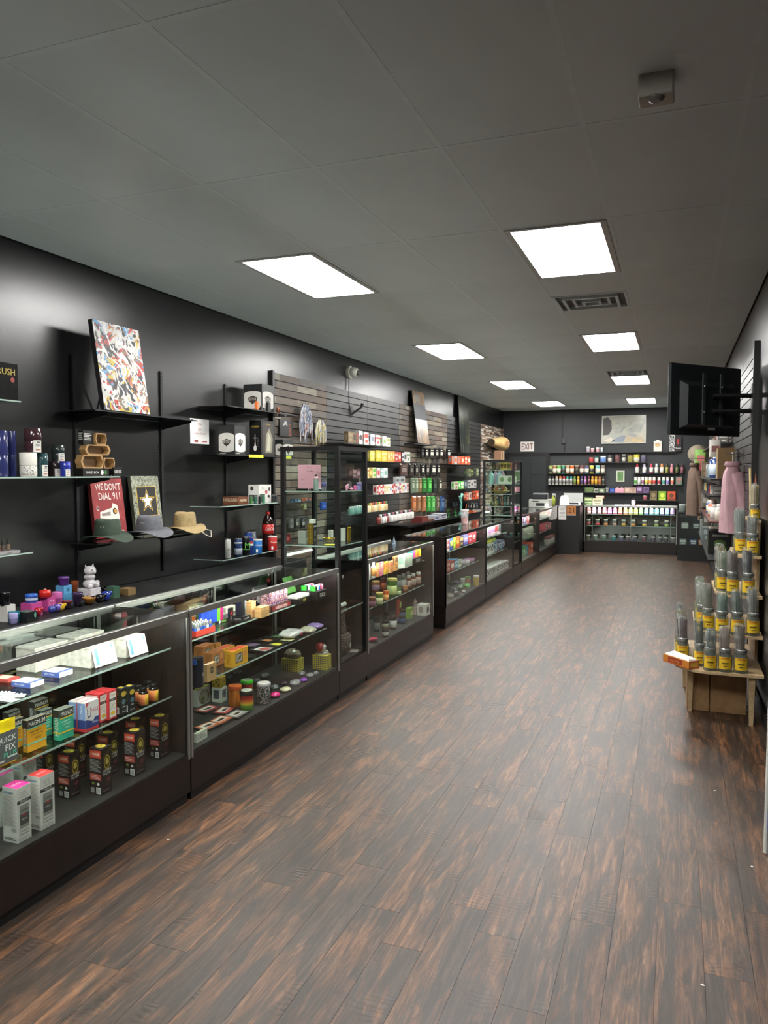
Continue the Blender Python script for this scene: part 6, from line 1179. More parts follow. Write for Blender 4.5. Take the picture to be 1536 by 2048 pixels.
for i, (u0, u1, lab) in enumerate(((792, 799, 'grey box standing on the slim packs, at the tower end'), (800, 810, 'grey box standing on the slim packs, at the pouch end'))):
    a, b = atx(u0, 972, X5-.01), atx(u1, 972, X5-.01); simple_box('grey_box', lab, 'carton', ((X5-.03, (a.y+b.y)/2, z+19*mpp(a)), .04, b.y-a.y, 14*mpp(a)), '9a9c9c', 'grey boxes on the slim packs', stripes('4a4c4e', 3))
z, ya, yb = slat_shelf(698, 778, 1030, X5, 'black slatwall shelf with a row of little bottles')
wrow([(701+i*4.2, 705+i*4.2, 1014, ['5a8a80', '6a9a8c', '4a7a78'][i % 3], 'b8c8c0', ['teal', 'pale teal', 'dark teal'][i % 3]) for i in range(6)]+[(736+i*3.35, 739.2+i*3.35, 1012, ['c8bca0', 'd0c490', 'a89a70', 'c8a070'][i % 4], ['b84a34', '4a7a3a', 'd0a030', 'a83a3a', '3a3a3a'][i % 5], ['cream and red', 'cream and green', 'tan and yellow', 'tan and red', 'cream and black'][i % 5]) for i in range(12)], z, 1030, X5, 'little bottle', 'the little-bottle shelf', .03, 'little_bottle', 'bottle', .001, 'little bottles on the slatwall shelf', 'round')
z, ya, yb = slat_shelf(735, 829, 1052, -3.42, 'lowest black slatwall shelf above the jar showcase')
wrow([(758+i*4.1, 762+i*4.1, 1034+i*.0, ['7a3a34', '8a8a88', 'c8c4be', 'b8b4b0'][i % 4 if i < 8 else 2+i % 2], ['2a1a1a', 'd0d0cc', '3a3a3a', '9a5a6a'][i % 4], ['dark red', 'grey', 'white', 'pale grey'][i % 4 if i < 8 else 2+i % 2]) for i in range(17)], z, 1052, -3.42, 'small bottle', 'the lowest slatwall shelf', .035, 'small_bottle', 'bottle', .001, 'small bottles on the lowest slatwall shelf', 'round')
wrow([(590+i*7, 596+i*7, 998, c, c2, w) for i, (c, c2, w) in enumerate((('2a3a4a', '5a7a9a', 'dark blue'), ('3a5a6a', '9ab0b8', 'steel blue'), ('a85a2c', '3a3a5a', 'orange'), ('b0642c', '2a3a6a', 'deep orange'), ('2f4a6a', 'b0502c', 'navy'), ('28303c', '5a6a7a', 'charcoal')))], 1.345, 1008, -3.55, 'carton', 'the short shelf seen through the tower', .05, group='cartons seen through the tower')
slat_shelf(560, 635, 1008, X5, 'short black slatwall shelf seen through the tower')
def px9(x, y): return 680+x/5.486, 850+y/5.486
# hooks and hanging pouches
def hook_row(items, v, drop, lab_where, X=None, shape='pouch', group=None):
    for i, (u0, u1, c, c2, words) in enumerate(items):
        a, b = atx(u0, v, XS+.07), atx(u1, v, XS+.07); w = b.y-a.y; p = (a+b)/2; h = drop*mpp(p)
        e = empty('hanging_pouch', (XS, p.y, p.z-h)); tag(e, '%s pouch, %s from the tower %s' % (words, ORD[i], lab_where), 'pouch', group)
        MB().tube([(0, 0, h), (.16, 0, h), (.165, 0, h+.012)], .0025, M('8a8a88', .3, .8), 6).build('hook', e)
        ww = w*.46; T = Matrix.Translation((.07, 0, 0))
        pr = MB(); pts = [(-ww, .01), (-ww*.9, 0), (ww*.9, 0), (ww, .01), (ww, h*.93), (ww*.85, h*.97), (-ww*.85, h*.97), (-ww, h*.93)]
        pr.loft([[(-.012+.0*x, x, y) for x, y in pts], [(0, x*1.0, y) for x, y in pts], [(.012, x*.85, h*.48+(y-h*.48)*.85) for x, y in pts]], M(c, .25), False, T); pr.build('pouch_body', e)
        m = MB(); rect(m, T @ Matrix(((0, 0, 1, .0128), (1, 0, 0, 0), (0, 1, 0, 0), (0, 0, 0, 1))), -ww*.6, ww*.6, h*.3, h*.62, M(c2)); rect(m, T @ Matrix(((0, 0, 1, .0128), (1, 0, 0, 0), (0, 1, 0, 0), (0, 0, 0, 1))), -ww*.5, ww*.5, h*.72, h*.8, M(c2)); m.build('pouch_label', e)
hook_row([(841, 848, '1a1a1a', '4a4a48', 'black'), (849, 857, '1c1c1c', 'b8b4aa', 'black with white label'), (858, 868, '202020', 'c8c0b0', 'black with tall white label'), (869, 877, '1a1a1a', 'b0aca4', 'black with grey label'), (878, 886, '1e1e1e', 'c0bcb2', 'black with pale label'), (893, 901, '1c1c1c', 'b8c0b8', 'black with mint-white label')], 896, 21, 'on the top peg row', group='pouches on the top peg row')
hook_row([(799, 815, '5a4440', '8a7a72', 'brown'), (818, 826, '22201e', '6a6660', 'black-brown'), (829, 836, '1c1c1c', '8a867e', 'black with grey label'), (841, 849, '1e1e1e', 'c4beb2', 'black with white label'), (851, 858, '202022', '9a968e', 'black with silver label'), (861, 872, '1c1c1c', 'c8c4ba', 'black with broad white label'), (873, 880, '1e1e1e', 'b0aca2', 'black with pale label')], 926, 26, 'on the second peg row', group='pouches on the second peg row')
hook_row([(822, 829, '6a7a64', '9aa890', 'grey-green'), (830, 836, '78866c', 'b8c0a8', 'sage'), (837, 843, '7a6440', 'b09a6a', 'tan'), (844, 853, '1f6a2a', '4aa84a', 'green'), (855, 863, '2a8a34', '6ac85a', 'bright green'), (865, 874, '1a2420', '3a4a40', 'dark green'), (876, 884, '3a3c30', 'b8b8a8', 'olive')], 955, 31, 'on the third peg row', group='pouches on the third peg row')
hook_row([(824, 832, 'a05a2c', 'c87a3c', 'orange'), (834, 841, '8a5a34', 'b07a48', 'brown-orange'), (844, 852, '96582e', 'c07a44', 'rust'), (854, 861, '2f8a30', '5ab84a', 'leaf green'), (862, 870, '37943a', '78cc6a', 'vivid green'), (872, 878, '5a5644', '8a8468', 'khaki'), (880, 890, '2f4f7a', '5a7aa8', 'blue')], 991, 33, 'on the fourth peg row', group='pouches on the fourth peg row')
# tower-side pegs on first plank panel, seen through the tower
hook_row([(604, 612, 'b0b070', 'd8d8b0', 'yellow-white'), (625, 633, '3a9a3a', '6ad05a', 'green'), (641, 652, '2a4a9a', '4a6ac0', 'blue')], 1003, 17, 'on the plank print behind the tower', group='pouches behind the tower')
hook_row([(578, 586, '8a8a86', '5a5a58', 'silver-grey'), (589, 597, '3a3836', '8a8880', 'dark'), (601, 609, '2e2e30', 'a0a09a', 'black')], 1035, 22, 'on the lower pegs behind the tower', group='pouches on the lower pegs behind the tower')
hook_row([(565, 580, '8f2f34', 'c05a5c', 'red')], 1068, 18, 'low on the plank print beside the tower post')
# foil fringe ornaments hanging on plank panel 1
def fringe(u0, u1, vt, vb, stops, lab):
    a, b = atx(u0, vb, XS+.05), atx(u1, vb, XS+.05); w = b.y-a.y; h = (vb-vt)*mpp(a); mt = pattern('foil_'+stops[0][1], stops, 14, (1, 1, .35), rough=.18, distort=2.5)
    e = empty('foil_ornament', (XS, (a.y+b.y)/2, a.z)); tag(e, lab, 'ornament', 'hanging foil ornaments'); MB().tube([(0, 0, h), (.1, 0, h), (.105, 0, h+.012)], .003, M('8a8a88', .3, .8), 6).build('hook', e)
    b_ = MB(); rnd = random.Random(int(u0))
    for k in range(9):
        y0 = -w/2+w*(k+.5)/9; l = h*(.75+.25*rnd.random()); x0 = .05+.02*rnd.random()
        b_.loft([[(x0+.012*cos(t)*s, y0*q_+w*.07*sin(t)*s, zz) for t in [2*pi*i/6 for i in range(6)]] for zz, s, q_ in ((h-l, .3, 1.0), (h-l*.6, 1, 1.0), (h-l*.25, .9, .8), (h*.99, .5, .35))], mt, False)
    b_.build('foil_strips', e)
fringe(596, 622, 806, 887, [(.3, 'b8bcc4'), (.42, '4a5a7a'), (.52, 'd8dce0'), (.6, 'a06a4a'), (.72, '5a6a8a')], 'silver, blue and copper foil ornament hanging on the plank print')
fringe(629, 652, 838, 891, [(.3, '8a86b8'), (.42, 'd8d0a0'), (.52, '6a7aa8'), (.6, 'd8c84a'), (.72, 'a07aa0')], 'iridescent yellow and violet foil ornament hanging on the plank print')
a, b = atx(562, 872, XS+.03), atx(587, 872, XS+.03); e = empty('dark_poster', (XS, (a.y+b.y)/2, a.z)); tag(e, 'small dark poster board with orange letters on the plank print', 'poster'); w, h = b.y-a.y, 34*mpp(a); MB().box(0, .02, -w/2, w/2, 0, h, M('3a3a3c', .3), None, .002).build('board', e); m = MB(); T = Matrix(((0, 0, 1, .0205), (1, 0, 0, 0), (0, 1, 0, 0), (0, 0, 0, 1))); m.text('NO', T @ Matrix.Translation((w*.38, h*.1, 0)) @ Matrix.Rotation(pi/2, 4, 'Z'), w*.2, M('b0542c'), 'L'); m.add([(-w*.3, h*.6, 0), (-w*.1, h*.95, 0), (0, h*.9, 0), (w*.1, h*.6, 0), (-.05*w, h*.7, 0)], [(0, 1, 2, 3, 4)], M('b8b8b4'), False, T); m.build('printed_label', e)
# dome camera with cable and bracket
p = atx(704, 744, XL+.05); e = empty('dome_camera', (XL, p.y, p.z)); tag(e, 'white dome security camera on the wall above the slatwall', 'camera')
WH = M('b9b8ae', .4); MB().tube([(0, 0, 0), (.035, 0, 0)], .075, WH, 16).build('base', e); MB().sphere((.06, .03, 0), .07, WH, 14, 9, (1, 1.2, .85)).build('housing', e); MB().sphere((.11, .02, -.01), .035, M('4a4a48', .1), 10, 7).build('lens', e); MB().tube([(.02, -.02, -.06), (.02, -.03, -.3), (.03, 0, -.55)], .005, BLACK, 6).build('cable', e)
p = atx(708, 815, XS+.03); e = empty('peg_bracket', (XS, p.y, p.z)); tag(e, 'black peg bracket below the dome camera', 'bracket'); MB().box(0, .006, -.03, .03, -.1, .02, BLACK).build('back_plate', e); MB().tube([(.005, 0, -.08), (.1, .05, .0), (.12, .06, .05)], [.012, .015, .02], BLACK).build('arm', e)
# tall leaning board and banner
GRAF = pattern('board_graphic', [(.2, '2a2c30'), (.4, '6a5a4a'), (.55, 'b08a60'), (.7, '8a8478')], 7, (1, 1, .3), rough=.3)
a, b = atx(836, 886, XS+.12), atx(859, 886, XS+.12); zb = a.z
def board_art(m, T, L, H): rect(m, T, -L/2, L/2, H*.36, H*.46, M('e8e8ea')); rect(m, T, -L/2, L/2, H*.46, H*.75, M('33363a')); rect(m, T, -L*.3, L*.1, H*.8, H*.93, M('8a8678'))
leaning('graphic_board', 'tall narrow board with grey, white and amber graphic leaning on the slatwall', 'board', (XS+.12, a.y, zb), (XS+.12, b.y, zb), zb+.79, XS+.02, GRAF, board_art, .015, None, M('2a2a2a'))
slat_shelf(828, 866, 886.5, XS+.15, 'small black ledge holding the tall graphic board')
BAN = pattern('banner_print', [(.3, '1c2220'), (.5, '38403a'), (.62, '6a6a48'), (.75, '2a302c')], 6, (1, 1, .4), rough=.2)
a, b = atx(923, 905, XS+.1), atx(941, 905, XS+.1); zb = a.z
leaning('dark_banner', 'tall dark glossy panel with faint green-gold print leaning on the slatwall', 'poster', (XS+.10, a.y, zb), (XS+.10, b.y, zb), zb+1.06, XS+.03, BAN, t=.015, edge=M('4a4e50', .2))
slat_shelf(917, 946, 905.5, XS+.13, 'small black ledge holding the dark glossy panel')
z, ya, yb = slat_shelf(903, 946, 928, X5, 'black slatwall shelf with orange cartons')
wrow([(904, 908, 912, 'c8502c', '8a8a88', 'orange'), (909, 915, 912, 'a0a09c', 'c8582c', 'grey and orange'), (916, 922, 912, 'c04e2c', '90908c', 'rust orange'), (923, 929, 912, 'd05a34', 'e0c0b0', 'bright orange'), (930, 935, 912, 'c85430', 'e0c8b8', 'orange and white'), (936, 941, 912, 'd4603a', 'e8d0c4', 'coral')], z, 928, X5, 'carton', 'the orange-carton slatwall shelf', .06, group='cartons on the orange-carton shelf')
z, ya, yb = slat_shelf(928, 962, 953, X5, 'short black slatwall shelf with dark green cartons')
wrow([(933, 938, 939, '242a24', '4a5a3a', 'dark green'), (938, 942, 938, '8a8a60', '2a3a2a', 'olive'), (942, 947, 938, '2c3a28', '8a9a50', 'green'), (947, 952, 939, '1f2420', '4a4a3a', 'black-green'), (953, 958, 937, '5a6a48', 'a8a890', 'sage green')], z, 953, X5, 'carton', 'the dark green carton shelf', .05, group='cartons on the dark green shelf')
z, ya, yb = slat_shelf(908, 960, 979, X5, 'black slatwall shelf with green and white packs')
wrow([(908.5, 910, 964, 'c8d0c0', '4ab03a', 'white and green'), (910, 911.5, 965, '9a8a78', 'c8bca8', 'taupe'), (911, 917, 964, 'b8a898', '6a5a4c', 'beige'), (917, 922, 963, '3fa83a', 'c8dcc0', 'bright green'), (922, 928, 964, '6ac050', 'e0ecd8', 'light green'), (929, 935, 962, '3a464a', '7a8a90', 'slate'), (936, 941, 963, 'a8a8a6', '4a4a4a', 'silver'), (942, 947, 963, 'b8b4b0', '5a5a5a', 'light grey'), (948, 953, 963, 'c0bcb8', '4a4a4c', 'white-grey')], z, 979, X5, 'pack', 'the green and white pack shelf', .05, 'slim_pack', 'pack', group='packs on the green and white shelf')
z, ya, yb = slat_shelf(930, 964, 1001, X5, 'short black slatwall shelf with orange-red cartons')
wrow([(933, 938, 986, 'b0482c', 'd89a80', 'orange-red'), (939, 943, 986, 'c4c0b4', '8a3a2c', 'white and red'), (947, 952, 985, 'c8502c', '3a2a24', 'red-orange'), (953, 958, 985, 'd05c38', 'e4c8b8', 'light orange-red')], z, 1001, X5, 'carton', 'the orange-red carton shelf', .05, group='cartons on the orange-red shelf')
hook_row([(934, 938, '4a4a4c', '8a8a8c', 'grey'), (939, 943, '3a3a3c', '9a9a98', 'dark grey'), (945, 949, '565654', 'a8a8a4', 'pale grey'), (951, 955, '444648', '90928e', 'slate grey')], 1006, 13, 'below the orange-red cartons', group='pouches below the orange-red cartons')
hook_row([(905, 909, '26323a', '5a6a72', 'blue-black'), (911, 915, '2a363e', '6a7a80', 'steel'), (917, 920, '222c34', '586870', 'midnight')], 1003, 12, 'on the pegs near the red drink cup', group='pouches near the drink cup')
# bat-shaped giant ornament
a = atx(1000, 880, XS+.20); e = empty('giant_bat', (XS+.17, a.y-.05, 2.28)); tag(e, 'oversized pale wooden bat with red markings mounted on the stone print', 'bat')
BT = pattern('bat_wood', [(.3, 'a88a58'), (.7, 'c2a670')], 5, (6, 1, 6), rough=.4); T = Matrix.Rotation(radians(-64), 4, 'X') @ Matrix.Rotation(radians(12), 4, 'Y')
Tb = Matrix(((1, 0, 0, 0), (0, 0, 1, 0), (0, -1, 0, 0), (0, 0, 0, 1)))
MB().lathe([(.07, -.62), (.08, -.58), (.09, -.3), (.12, 0), (.155, .3), (.15, .5), (.08, .58)], BT, 16, Tb).build('barrel', e); MB().lathe([(.07, -.64), (.075, -.6), (.055, -.56)], M('5a4a34', .5), 14, Tb).build('knob', e)
m = MB(); m.text('BAT', Matrix(((0, 0, 1, .150), (1, 0, 0, .2), (0, 1, 0, -.05), (0, 0, 0, 1))), .1, M('8f2a24'), 'C', .22); m.text('XL', Matrix(((0, 0, 1, .105), (1, 0, 0, -.25), (0, 1, 0, -.03), (0, 0, 0, 1))), .06, M('8f2a24'), 'C', .12); m.build('marking', e)
MB().tube([(-.17, -.2, -.05), (-.05, -.2, -.08), (.0, -.2, -.06)], .012, BLACK).tube([(-.17, .2, -.1), (-.05, .2, -.13), (.0, .2, -.11)], .012, BLACK).build('wall_peg', e)
for i, (u, c, lab) in enumerate(((981, 'b88a6a', 'pale orange carton standing on top of the far tower'), (986, 'd0b898', 'cream folded carton on top of the far tower'))):
    p = atx(u, 919, -2.55); o = MB().box(-.05, .05, -.035, .035, 0, .14, M(c, .5), None, .002).build('cream_carton', None, (p.x, min(11.95, max(11.5, p.y)), 1.8505)); o.location.y = 11.55+.18*i; tag(o, lab, 'carton')
# ------------------------------------------------------------------ showcase 3 : jars, bottles
def pxA(x, y): return 680+x/6.024, 1040+y/6.024
def rnd_jar(f, sc, xc, yb, yt, w, z, body, lid, lab, name='glass_jar', cat='jar', label=None, grp=None, lidh=.2, neck=.95, capr=1.02):
    loc, r, h = base_px(*f(xc, yb), z, w/sc, f(0, yt)[1]); return jar(name, lab, cat, (loc, r, h), body, lid, label, grp, lidh, neck, capr)
S3 = 6.024
for xc, yb, yt, w, lab in ((352, 722, 512, 30, 'white spray bottle at the tower end of the pastel shelf'), (400, 700, 495, 58, 'white bottle with orange print on the pastel shelf')): rnd_jar(pxA, S3, xc, yb-4, yt, w, Z1, M('dcd8d0', .3), M('e4e2dc', .3), lab, 'white_bottle', 'bottle', M('d89a5a', .4) if w > 40 else None, 'white bottles in the jar showcase', .25, .7, .7)
for i, (xc, yb, yt, xl, xr, c, c2, lab) in enumerate(((450, 690, 520, 432, 470, 'd8884a', 'e8c89a', 'orange carton next to the white bottles'), (490, 675, 510, 470, 525, 'd87a94', 'e8b0a0', 'pink and peach carton on the pastel shelf'), (545, 655, 505, 525, 580, 'd8b83a', 'e87a4a', 'yellow and orange carton on the pastel shelf'), (600, 640, 500, 580, 640, 'd8a06a', 'c86a4a', 'peach carton with an open flap on the pastel shelf'), (660, 615, 430, 635, 700, 'd89a5c', '6a4a34', 'tall tan carton with a dark figure on the pastel shelf'))):
    carton('pastel_carton', lab, 'carton', cbox(pxA, xc, yb, Z1, yt, xl, xr) if False else corner(*pxA(xc, yb), Z1, pxA(0, yt)[1], pxA(xl, 0)[0], pxA(xr, 0)[0]), c, [('F', .1, .9, .55, .9, c2), ('F', 'l', .15, .85, .15, .45, 3, c2), ('S', .15, .85, .4, .85, c2)], 'pastel cartons')
carton('mint_carton', 'large white and mint patterned carton on the pastel shelf', 'carton', corner(*pxA(780, 580), Z1, pxA(0, 430)[1], pxA(692, 0)[0], pxA(872, 0)[0]), 'd2d8cc', [('F', .05, .95, .1, .9, pattern('mint_dots', [(.3, 'd8dcd0'), (.5, '9acdb0'), (.6, 'e0b0a0'), (.75, '8ac0c8')], 60, distort=0)), ('S', .1, .9, .3, .8, 'a8ccb8'), ('S', 't', .5, .75, .12, 'MIX', '5a7a6a', .5)])
g = corner(*pxA(880, 540), Z1, pxA(0, 470)[1], pxA(790, 0)[0], pxA(995, 0)[0]); loc, dx, dy, h = g
carton('vape_display', 'black display box with white lettering holding bright devices', 'display box', g, '171514', [('F', 't', .5, .5, .5, 'TYSON', WHITE, .8)])
for i, (c, w) in enumerate((('3fae8a', 'green'), ('c8489a', 'magenta'), ('d8862c', 'orange'), ('e0642c', 'red-orange'), ('e8b02c', 'yellow'))):
    o = MB().box(-dx*.3, dx*.3, -dy*.085, dy*.085, 0, .075, M(c, .3), None, .005).box(-dx*.12, dx*.12, -dy*.05, dy*.05, .075, .085, M(c, .3), None, .002).build('vape_device', None, (loc[0], loc[1]-dy*.4+i*dy*.2, Z1+h)); tag(o, 'bright %s device standing in the black display box' % w, 'device', 'devices in the black display box')
JG = film('jar_glass', (.85, .85, .8), .35, .08, 'b8b8b0')
for xc, yb, yt, w, b, l, lb, lab in ((432, 860, 730, 100, '7a4a2c', 'b08a5a', '8a6a80', 'amber jar with tan lid and purple sticker'), (520, 855, 695, 70, '5a2420', '3a1c1a', 'a04a2a', 'dark red jar with black-red lid'), (628, 920, 700, 120, '4a6a2c', 'c8b86a', 'c8d08a', 'big green candy jar with cream lid'), (475, 1030, 870, 90, '5a7a34', 'c8b06a', 'd8d8a8', 'green jar with flower print and cream lid'), (555, 970, 850, 70, 'c8582c', 'c0642c', 'e0a060', 'orange jar with orange lid'), (380, 1050, 925, 95, '6a3a30', '8a5a44', '8a5a70', 'plum-brown jar with brown lid'), (700, 910, 815, 72, '5a7a3a', '6a7a4a', 'b8c890', 'round green tin beside the orange pot'), (790, 875, 790, 66, 'b0784a', 'c0845a', '7a4a2c', 'tan clay pot beside the white-capped bottles')):
    rnd_jar(pxA, S3, xc, yb-6, yt, w, Z2, M(b, .2), M(l, .3), lab, 'candy_jar', 'jar', M(lb, .3), 'candy jars in the jar showcase', .14)
for i, (xc, yb, yt, w, lab) in enumerate(((712, 820, 665, 62, 'grey-capped clear bottle nearest the candy jars'), (765, 830, 645, 60, 'grey-capped clear bottle in the back line'), (822, 800, 625, 58, 'dark-grey-capped clear bottle in the back line'), (832, 820, 665, 62, 'white-capped brown bottle in the front line'), (885, 800, 645, 60, 'white-capped brown bottle in the middle of the front line'), (945, 780, 625, 62, 'white-capped bottle beside the end panel'))):
    rnd_jar(pxA, S3, xc, yb-4, yt, w, Z2, M('6a3a2c' if i > 2 else '6a6660', .15), M('d8d6d0' if i > 2 else '8a8886', .35), lab, 'capsule_bottle', 'bottle', M('c8aca0' if i > 2 else 'b8b4b0', .4), 'capped bottles in the jar showcase', .2, .8, .82)
for i, (xc, yb, yt, w, lb, lab) in enumerate(((440, 1345, 1165, 78, '6a6a6a', 'tall black stash jar by the tower'), (545, 1405, 1310, 82, 'b8b4a8', 'black stash jar with a white tag at the deck front'), (545, 1305, 1205, 84, 'a8a484', 'black stash jar with gold-white sticker behind the front one'), (640, 1315, 1140, 84, 'c8c8c4', 'tall black stash jar with a narrow white tag'), (555, 1240, 1098, 66, '2a2a2a', 'plain black stash jar at the back'), (745, 1245, 1150, 100, '3a4a7a', 'black and blue stash jar by the green carton'), (755, 1170, 1075, 72, '4a5a8a', 'blue-labelled black stash jar behind'))):
    rnd_jar(pxA, S3, xc, yb-6, yt, w, ZD, M('1c1b1a', .15), M('141414', .3), lab, 'stash_pot', 'jar', M(lb, .4), 'black stash jars', .28, .95, 1.02)
carton('green_gift_carton', 'lime green gift carton on the deck of the jar showcase', 'carton', corner(*pxA(840, 1195), ZD, pxA(0, 1065)[1], pxA(790, 0)[0], pxA(882, 0)[0]), '7a9a3a', [('F', .15, .85, .3, .7, 'c0d080')])
carton('white_gift_carton', 'white gift carton with grey drawing beside the end panel', 'carton', corner(*pxA(1035, 1158), ZD, pxA(0, 1025)[1], pxA(925, 0)[0], pxA(1082, 0)[0]), 'd0cac2', [('S', 'e', .45, .55, .25, .3, '9a8a80'), ('F', 'e', .5, .5, .3, .3, '5a4438'), ('T', .1, .9, .1, .9, 'dcd6ce')])
q = atz(*pxA(705, 1165), ZD); e = empty('snack_pouch', (q.x, q.y, ZD)); tag(e, 'standing red and green snack pouch behind the blue-labelled jars', 'pouch'); pouch_mesh(.09, .17, .035, M('a83a2c', .25)).build('pouch_body', e); m = MB(); T = faceF(.037, 0); ell(m, T, 0, .12, .03, .035, M('9ab03a'), .002); ell(m, T, .0, .12, .015, .018, M('d8d06a'), .0025); rect(m, T, -.03, .03, .03, .06, M('c85a3a'), .002); m.build('printed_label', e)
q = atx(*pxA(905, 1100), -2.42); e = empty('crystal_point', (q.x, q.y, ZD)); tag(e, 'pointed crystal ornament on a pale pink carton', 'ornament'); MB().box(-.03, .03, -.05, .05, 0, .075, M('c0a8a0', .4), None, .002).build('carton_base', e); MB().loft([[(.02*cos(t), .02*sin(t), .075) for t in [pi/3*i for i in range(6)]], [(.024*cos(t), .024*sin(t), .11) for t in [pi/3*i for i in range(6)]], [(.002*cos(t), .002*sin(t), .16) for t in [pi/3*i for i in range(6)]]], film('crystal', (.85, .8, .78), .4, .05, 'c8b8b0'), False).build('crystal', e)
q = atz(*pxA(880, 1160), ZD); o = MB().box(-.02, .02, -.025, .025, 0, .07, M('b0483c', .3), Matrix.Rotation(.3, 4, 'X'), .002).build('red_ribbon_pack', None, (q.x-.04, q.y+.06, ZD+.008)); tag(o, 'tilted red and white pack between the green and white cartons', 'pack')
q = atz(*pxA(395, 1480), ZD); o = pouch_mesh(.1, .09, .03, M('c03a5a', .25)).build('pink_foil_pouch', None, (q.x, q.y+.02, ZD+.012)); o.rotation_euler = (0, radians(80), .4); o.location.x -= .06; tag(o, 'pink foil pouch lying at the tower corner of the deck', 'pouch')
# items on top of showcase 3: little cone bottle
q = atz(788, 1088, .968); turned('glass_cone', 'little clear glass cone on top of the jar showcase', 'ornament', (q.x, q.y, .9675), [('body', [(.02, 0), (.02, .004), (.008, .05), (.006, .055)], film('cone_glass', (.8, .85, .95), .4, .05, '9aa8b8')), ('tip', [(.006, .055), (.001, .075)], M('8a98a8', .2))])

# ------------------------------------------------------------------ showcases 4-7
def pxB(x, y): return 800+x/5.908, 960+y/5.908
HB = .985
q = atz(*pxB(762, 525), HB-.004); k = mpp(q)/5.908; r0, r1, h = 38*k, 50*k, 172*k; e = empty('drink_cup', (q.x, q.y, HB-.0045)); tag(e, 'clear plastic cup half full of red drink on top of the showcase', 'cup')
MB().lathe([(r0, 0), (r0*1.03, .003), (r1, h), (r1*.97, h), (r0*.98, .004)], film('cup_plastic', (.95, .95, .95), .22, .1, 'c8c8c8'), 18).build('cup_wall', e); MB().lathe([(r0*.95, .004), ((r0+.42*(r1-r0))*.95, h*.44)], film('red_drink', (.8, .12, .08), .75, .1, 'b82a1c'), 18).build('drink', e); MB().lathe([(r1*1.04, h-.004), (r1*1.06, h), (r1*1.02, h+.004)], M('c8c8c4', .3), 18).build('lid', e); MB().tube([(0, 0, .02), (.01, .01, h), (.02, .03, h+.07)], .004, M('b84a3a', .3), 7).build('straw', e)
# counter-top display behind the showcases (black shelf ledge at counter height)
a, b = atx(815, 1052, -3.42), atx(960, 1030, -3.42); ZQ = .93
o = MB().box(-.0, .30, 0, 4.3, -.03, 0, M('121313', .4)).build('slat_ledge', None, (XS+.002, 9.9, ZQ)); tag(o, 'long low black ledge on the slatwall behind the drink cup', 'shelf')
def ledge(u0, u1, vt, c, lab, name, cat, kind='box', c2='d0d0d0', X=-3.52):
    a, b = atx(u0, 1050, X), atx(u1, 1050, X); w = b.y-a.y; p = (a+b)/2; top = atx((u0+u1)/2, vt, X).z; h = max(.03, top-ZQ)
    if kind == 'box': simple_box(name, lab, cat, ((X, p.y, ZQ), .16, w, h), c, None, stripes(c2, int(u0)))
    else: turned(name, lab, cat, (X, p.y, ZQ), [('body', cyl(w/2, h*.8), M(c, .2)), ('rim', [(w*.52, h*.8), (w*.54, h*.82), (w*.5, h)], M(c2, .3))])
ledge(833, 846, 1033, '6a2f2c', 'dark red display tray with brown sachets on the low ledge', 'red_tray', 'display tray', 'box', '8a4a34'); ledge(848, 858, 1040, '7a4a34', 'brown wooden tray beside the dark red one', 'brown_tray', 'tray', 'box', '5a2f20'); ledge(859, 869, 1031, 'b0b0c0', 'lavender-white display box on the low ledge', 'lavender_box', 'carton', 'box', '6a6a8a'); ledge(872, 884, 1027, 'c4c4cc', 'white cut-out display stand on the low ledge', 'white_stand', 'display stand', 'box', '5a5a70')
for i, (u, ch) in enumerate(((898, '5'), (912, '6'))):
    p = atx(u, 1048, -3.46); e = empty('green_digit', (p.x, p.y, ZQ)); tag(e, 'green plastic number %s standing on the low ledge' % ('five' if i == 0 else 'six'), 'number'); vs, fs, w, h = glyphs(ch)
    MB().text(ch, Matrix(((0, 0, 1, .0), (1, 0, 0, 0), (0, 1, 0, 0), (0, 0, 0, 1))), .13, M('3a9a3a', .3)).text(ch, Matrix(((0, 0, 1, -.02), (1, 0, 0, 0), (0, 1, 0, 0), (0, 0, 0, 1))), .13, M('2a7a2c', .3)).box(-.022, .004, -.05, .05, -.001, .006, M('2a7a2c', .3)).build('digit', e)
ledge(937, 945, 1030, 'c0562c', 'orange carton on the low ledge behind the cup', 'orange_box', 'carton', 'box', 'e0b090'); ledge(947, 955, 1028, 'a8a49c', 'white wire basket block on the low ledge', 'white_basket', 'basket', 'box', '5a5a58')
p = atx(922, 1015, -3.45); e = empty('mint_pipe', (p.x, p.y, ZQ)); tag(e, 'mint green glass pipe with bent neck standing on the low ledge', 'pipe'); MB().lathe([(.05, 0), (.055, .01), (.02, .08), (.02, .3)], film('mint_glass', (.6, .9, .85), .6, .1, '7ac0b0'), 12).build('stem', e); MB().tube([(0, 0, .3), (0, .05, .36), (0, .12, .34)], .02, M('8accbc', .2)).build('neck', e); MB().tube([(0, -.01, .2), (.0, -.1, .3), (0, -.12, .33)], .012, M('8accbc', .2)).build('mouthpiece', e)
def fit_row(ys, ymax):
    lo, hi = min(a for a, b in ys), max(b for a, b in ys)
    if hi <= ymax: return ys
    k = (ymax-lo)/(hi-lo); return [(lo+(a-lo)*k, lo+(b-lo)*k) for a, b in ys]
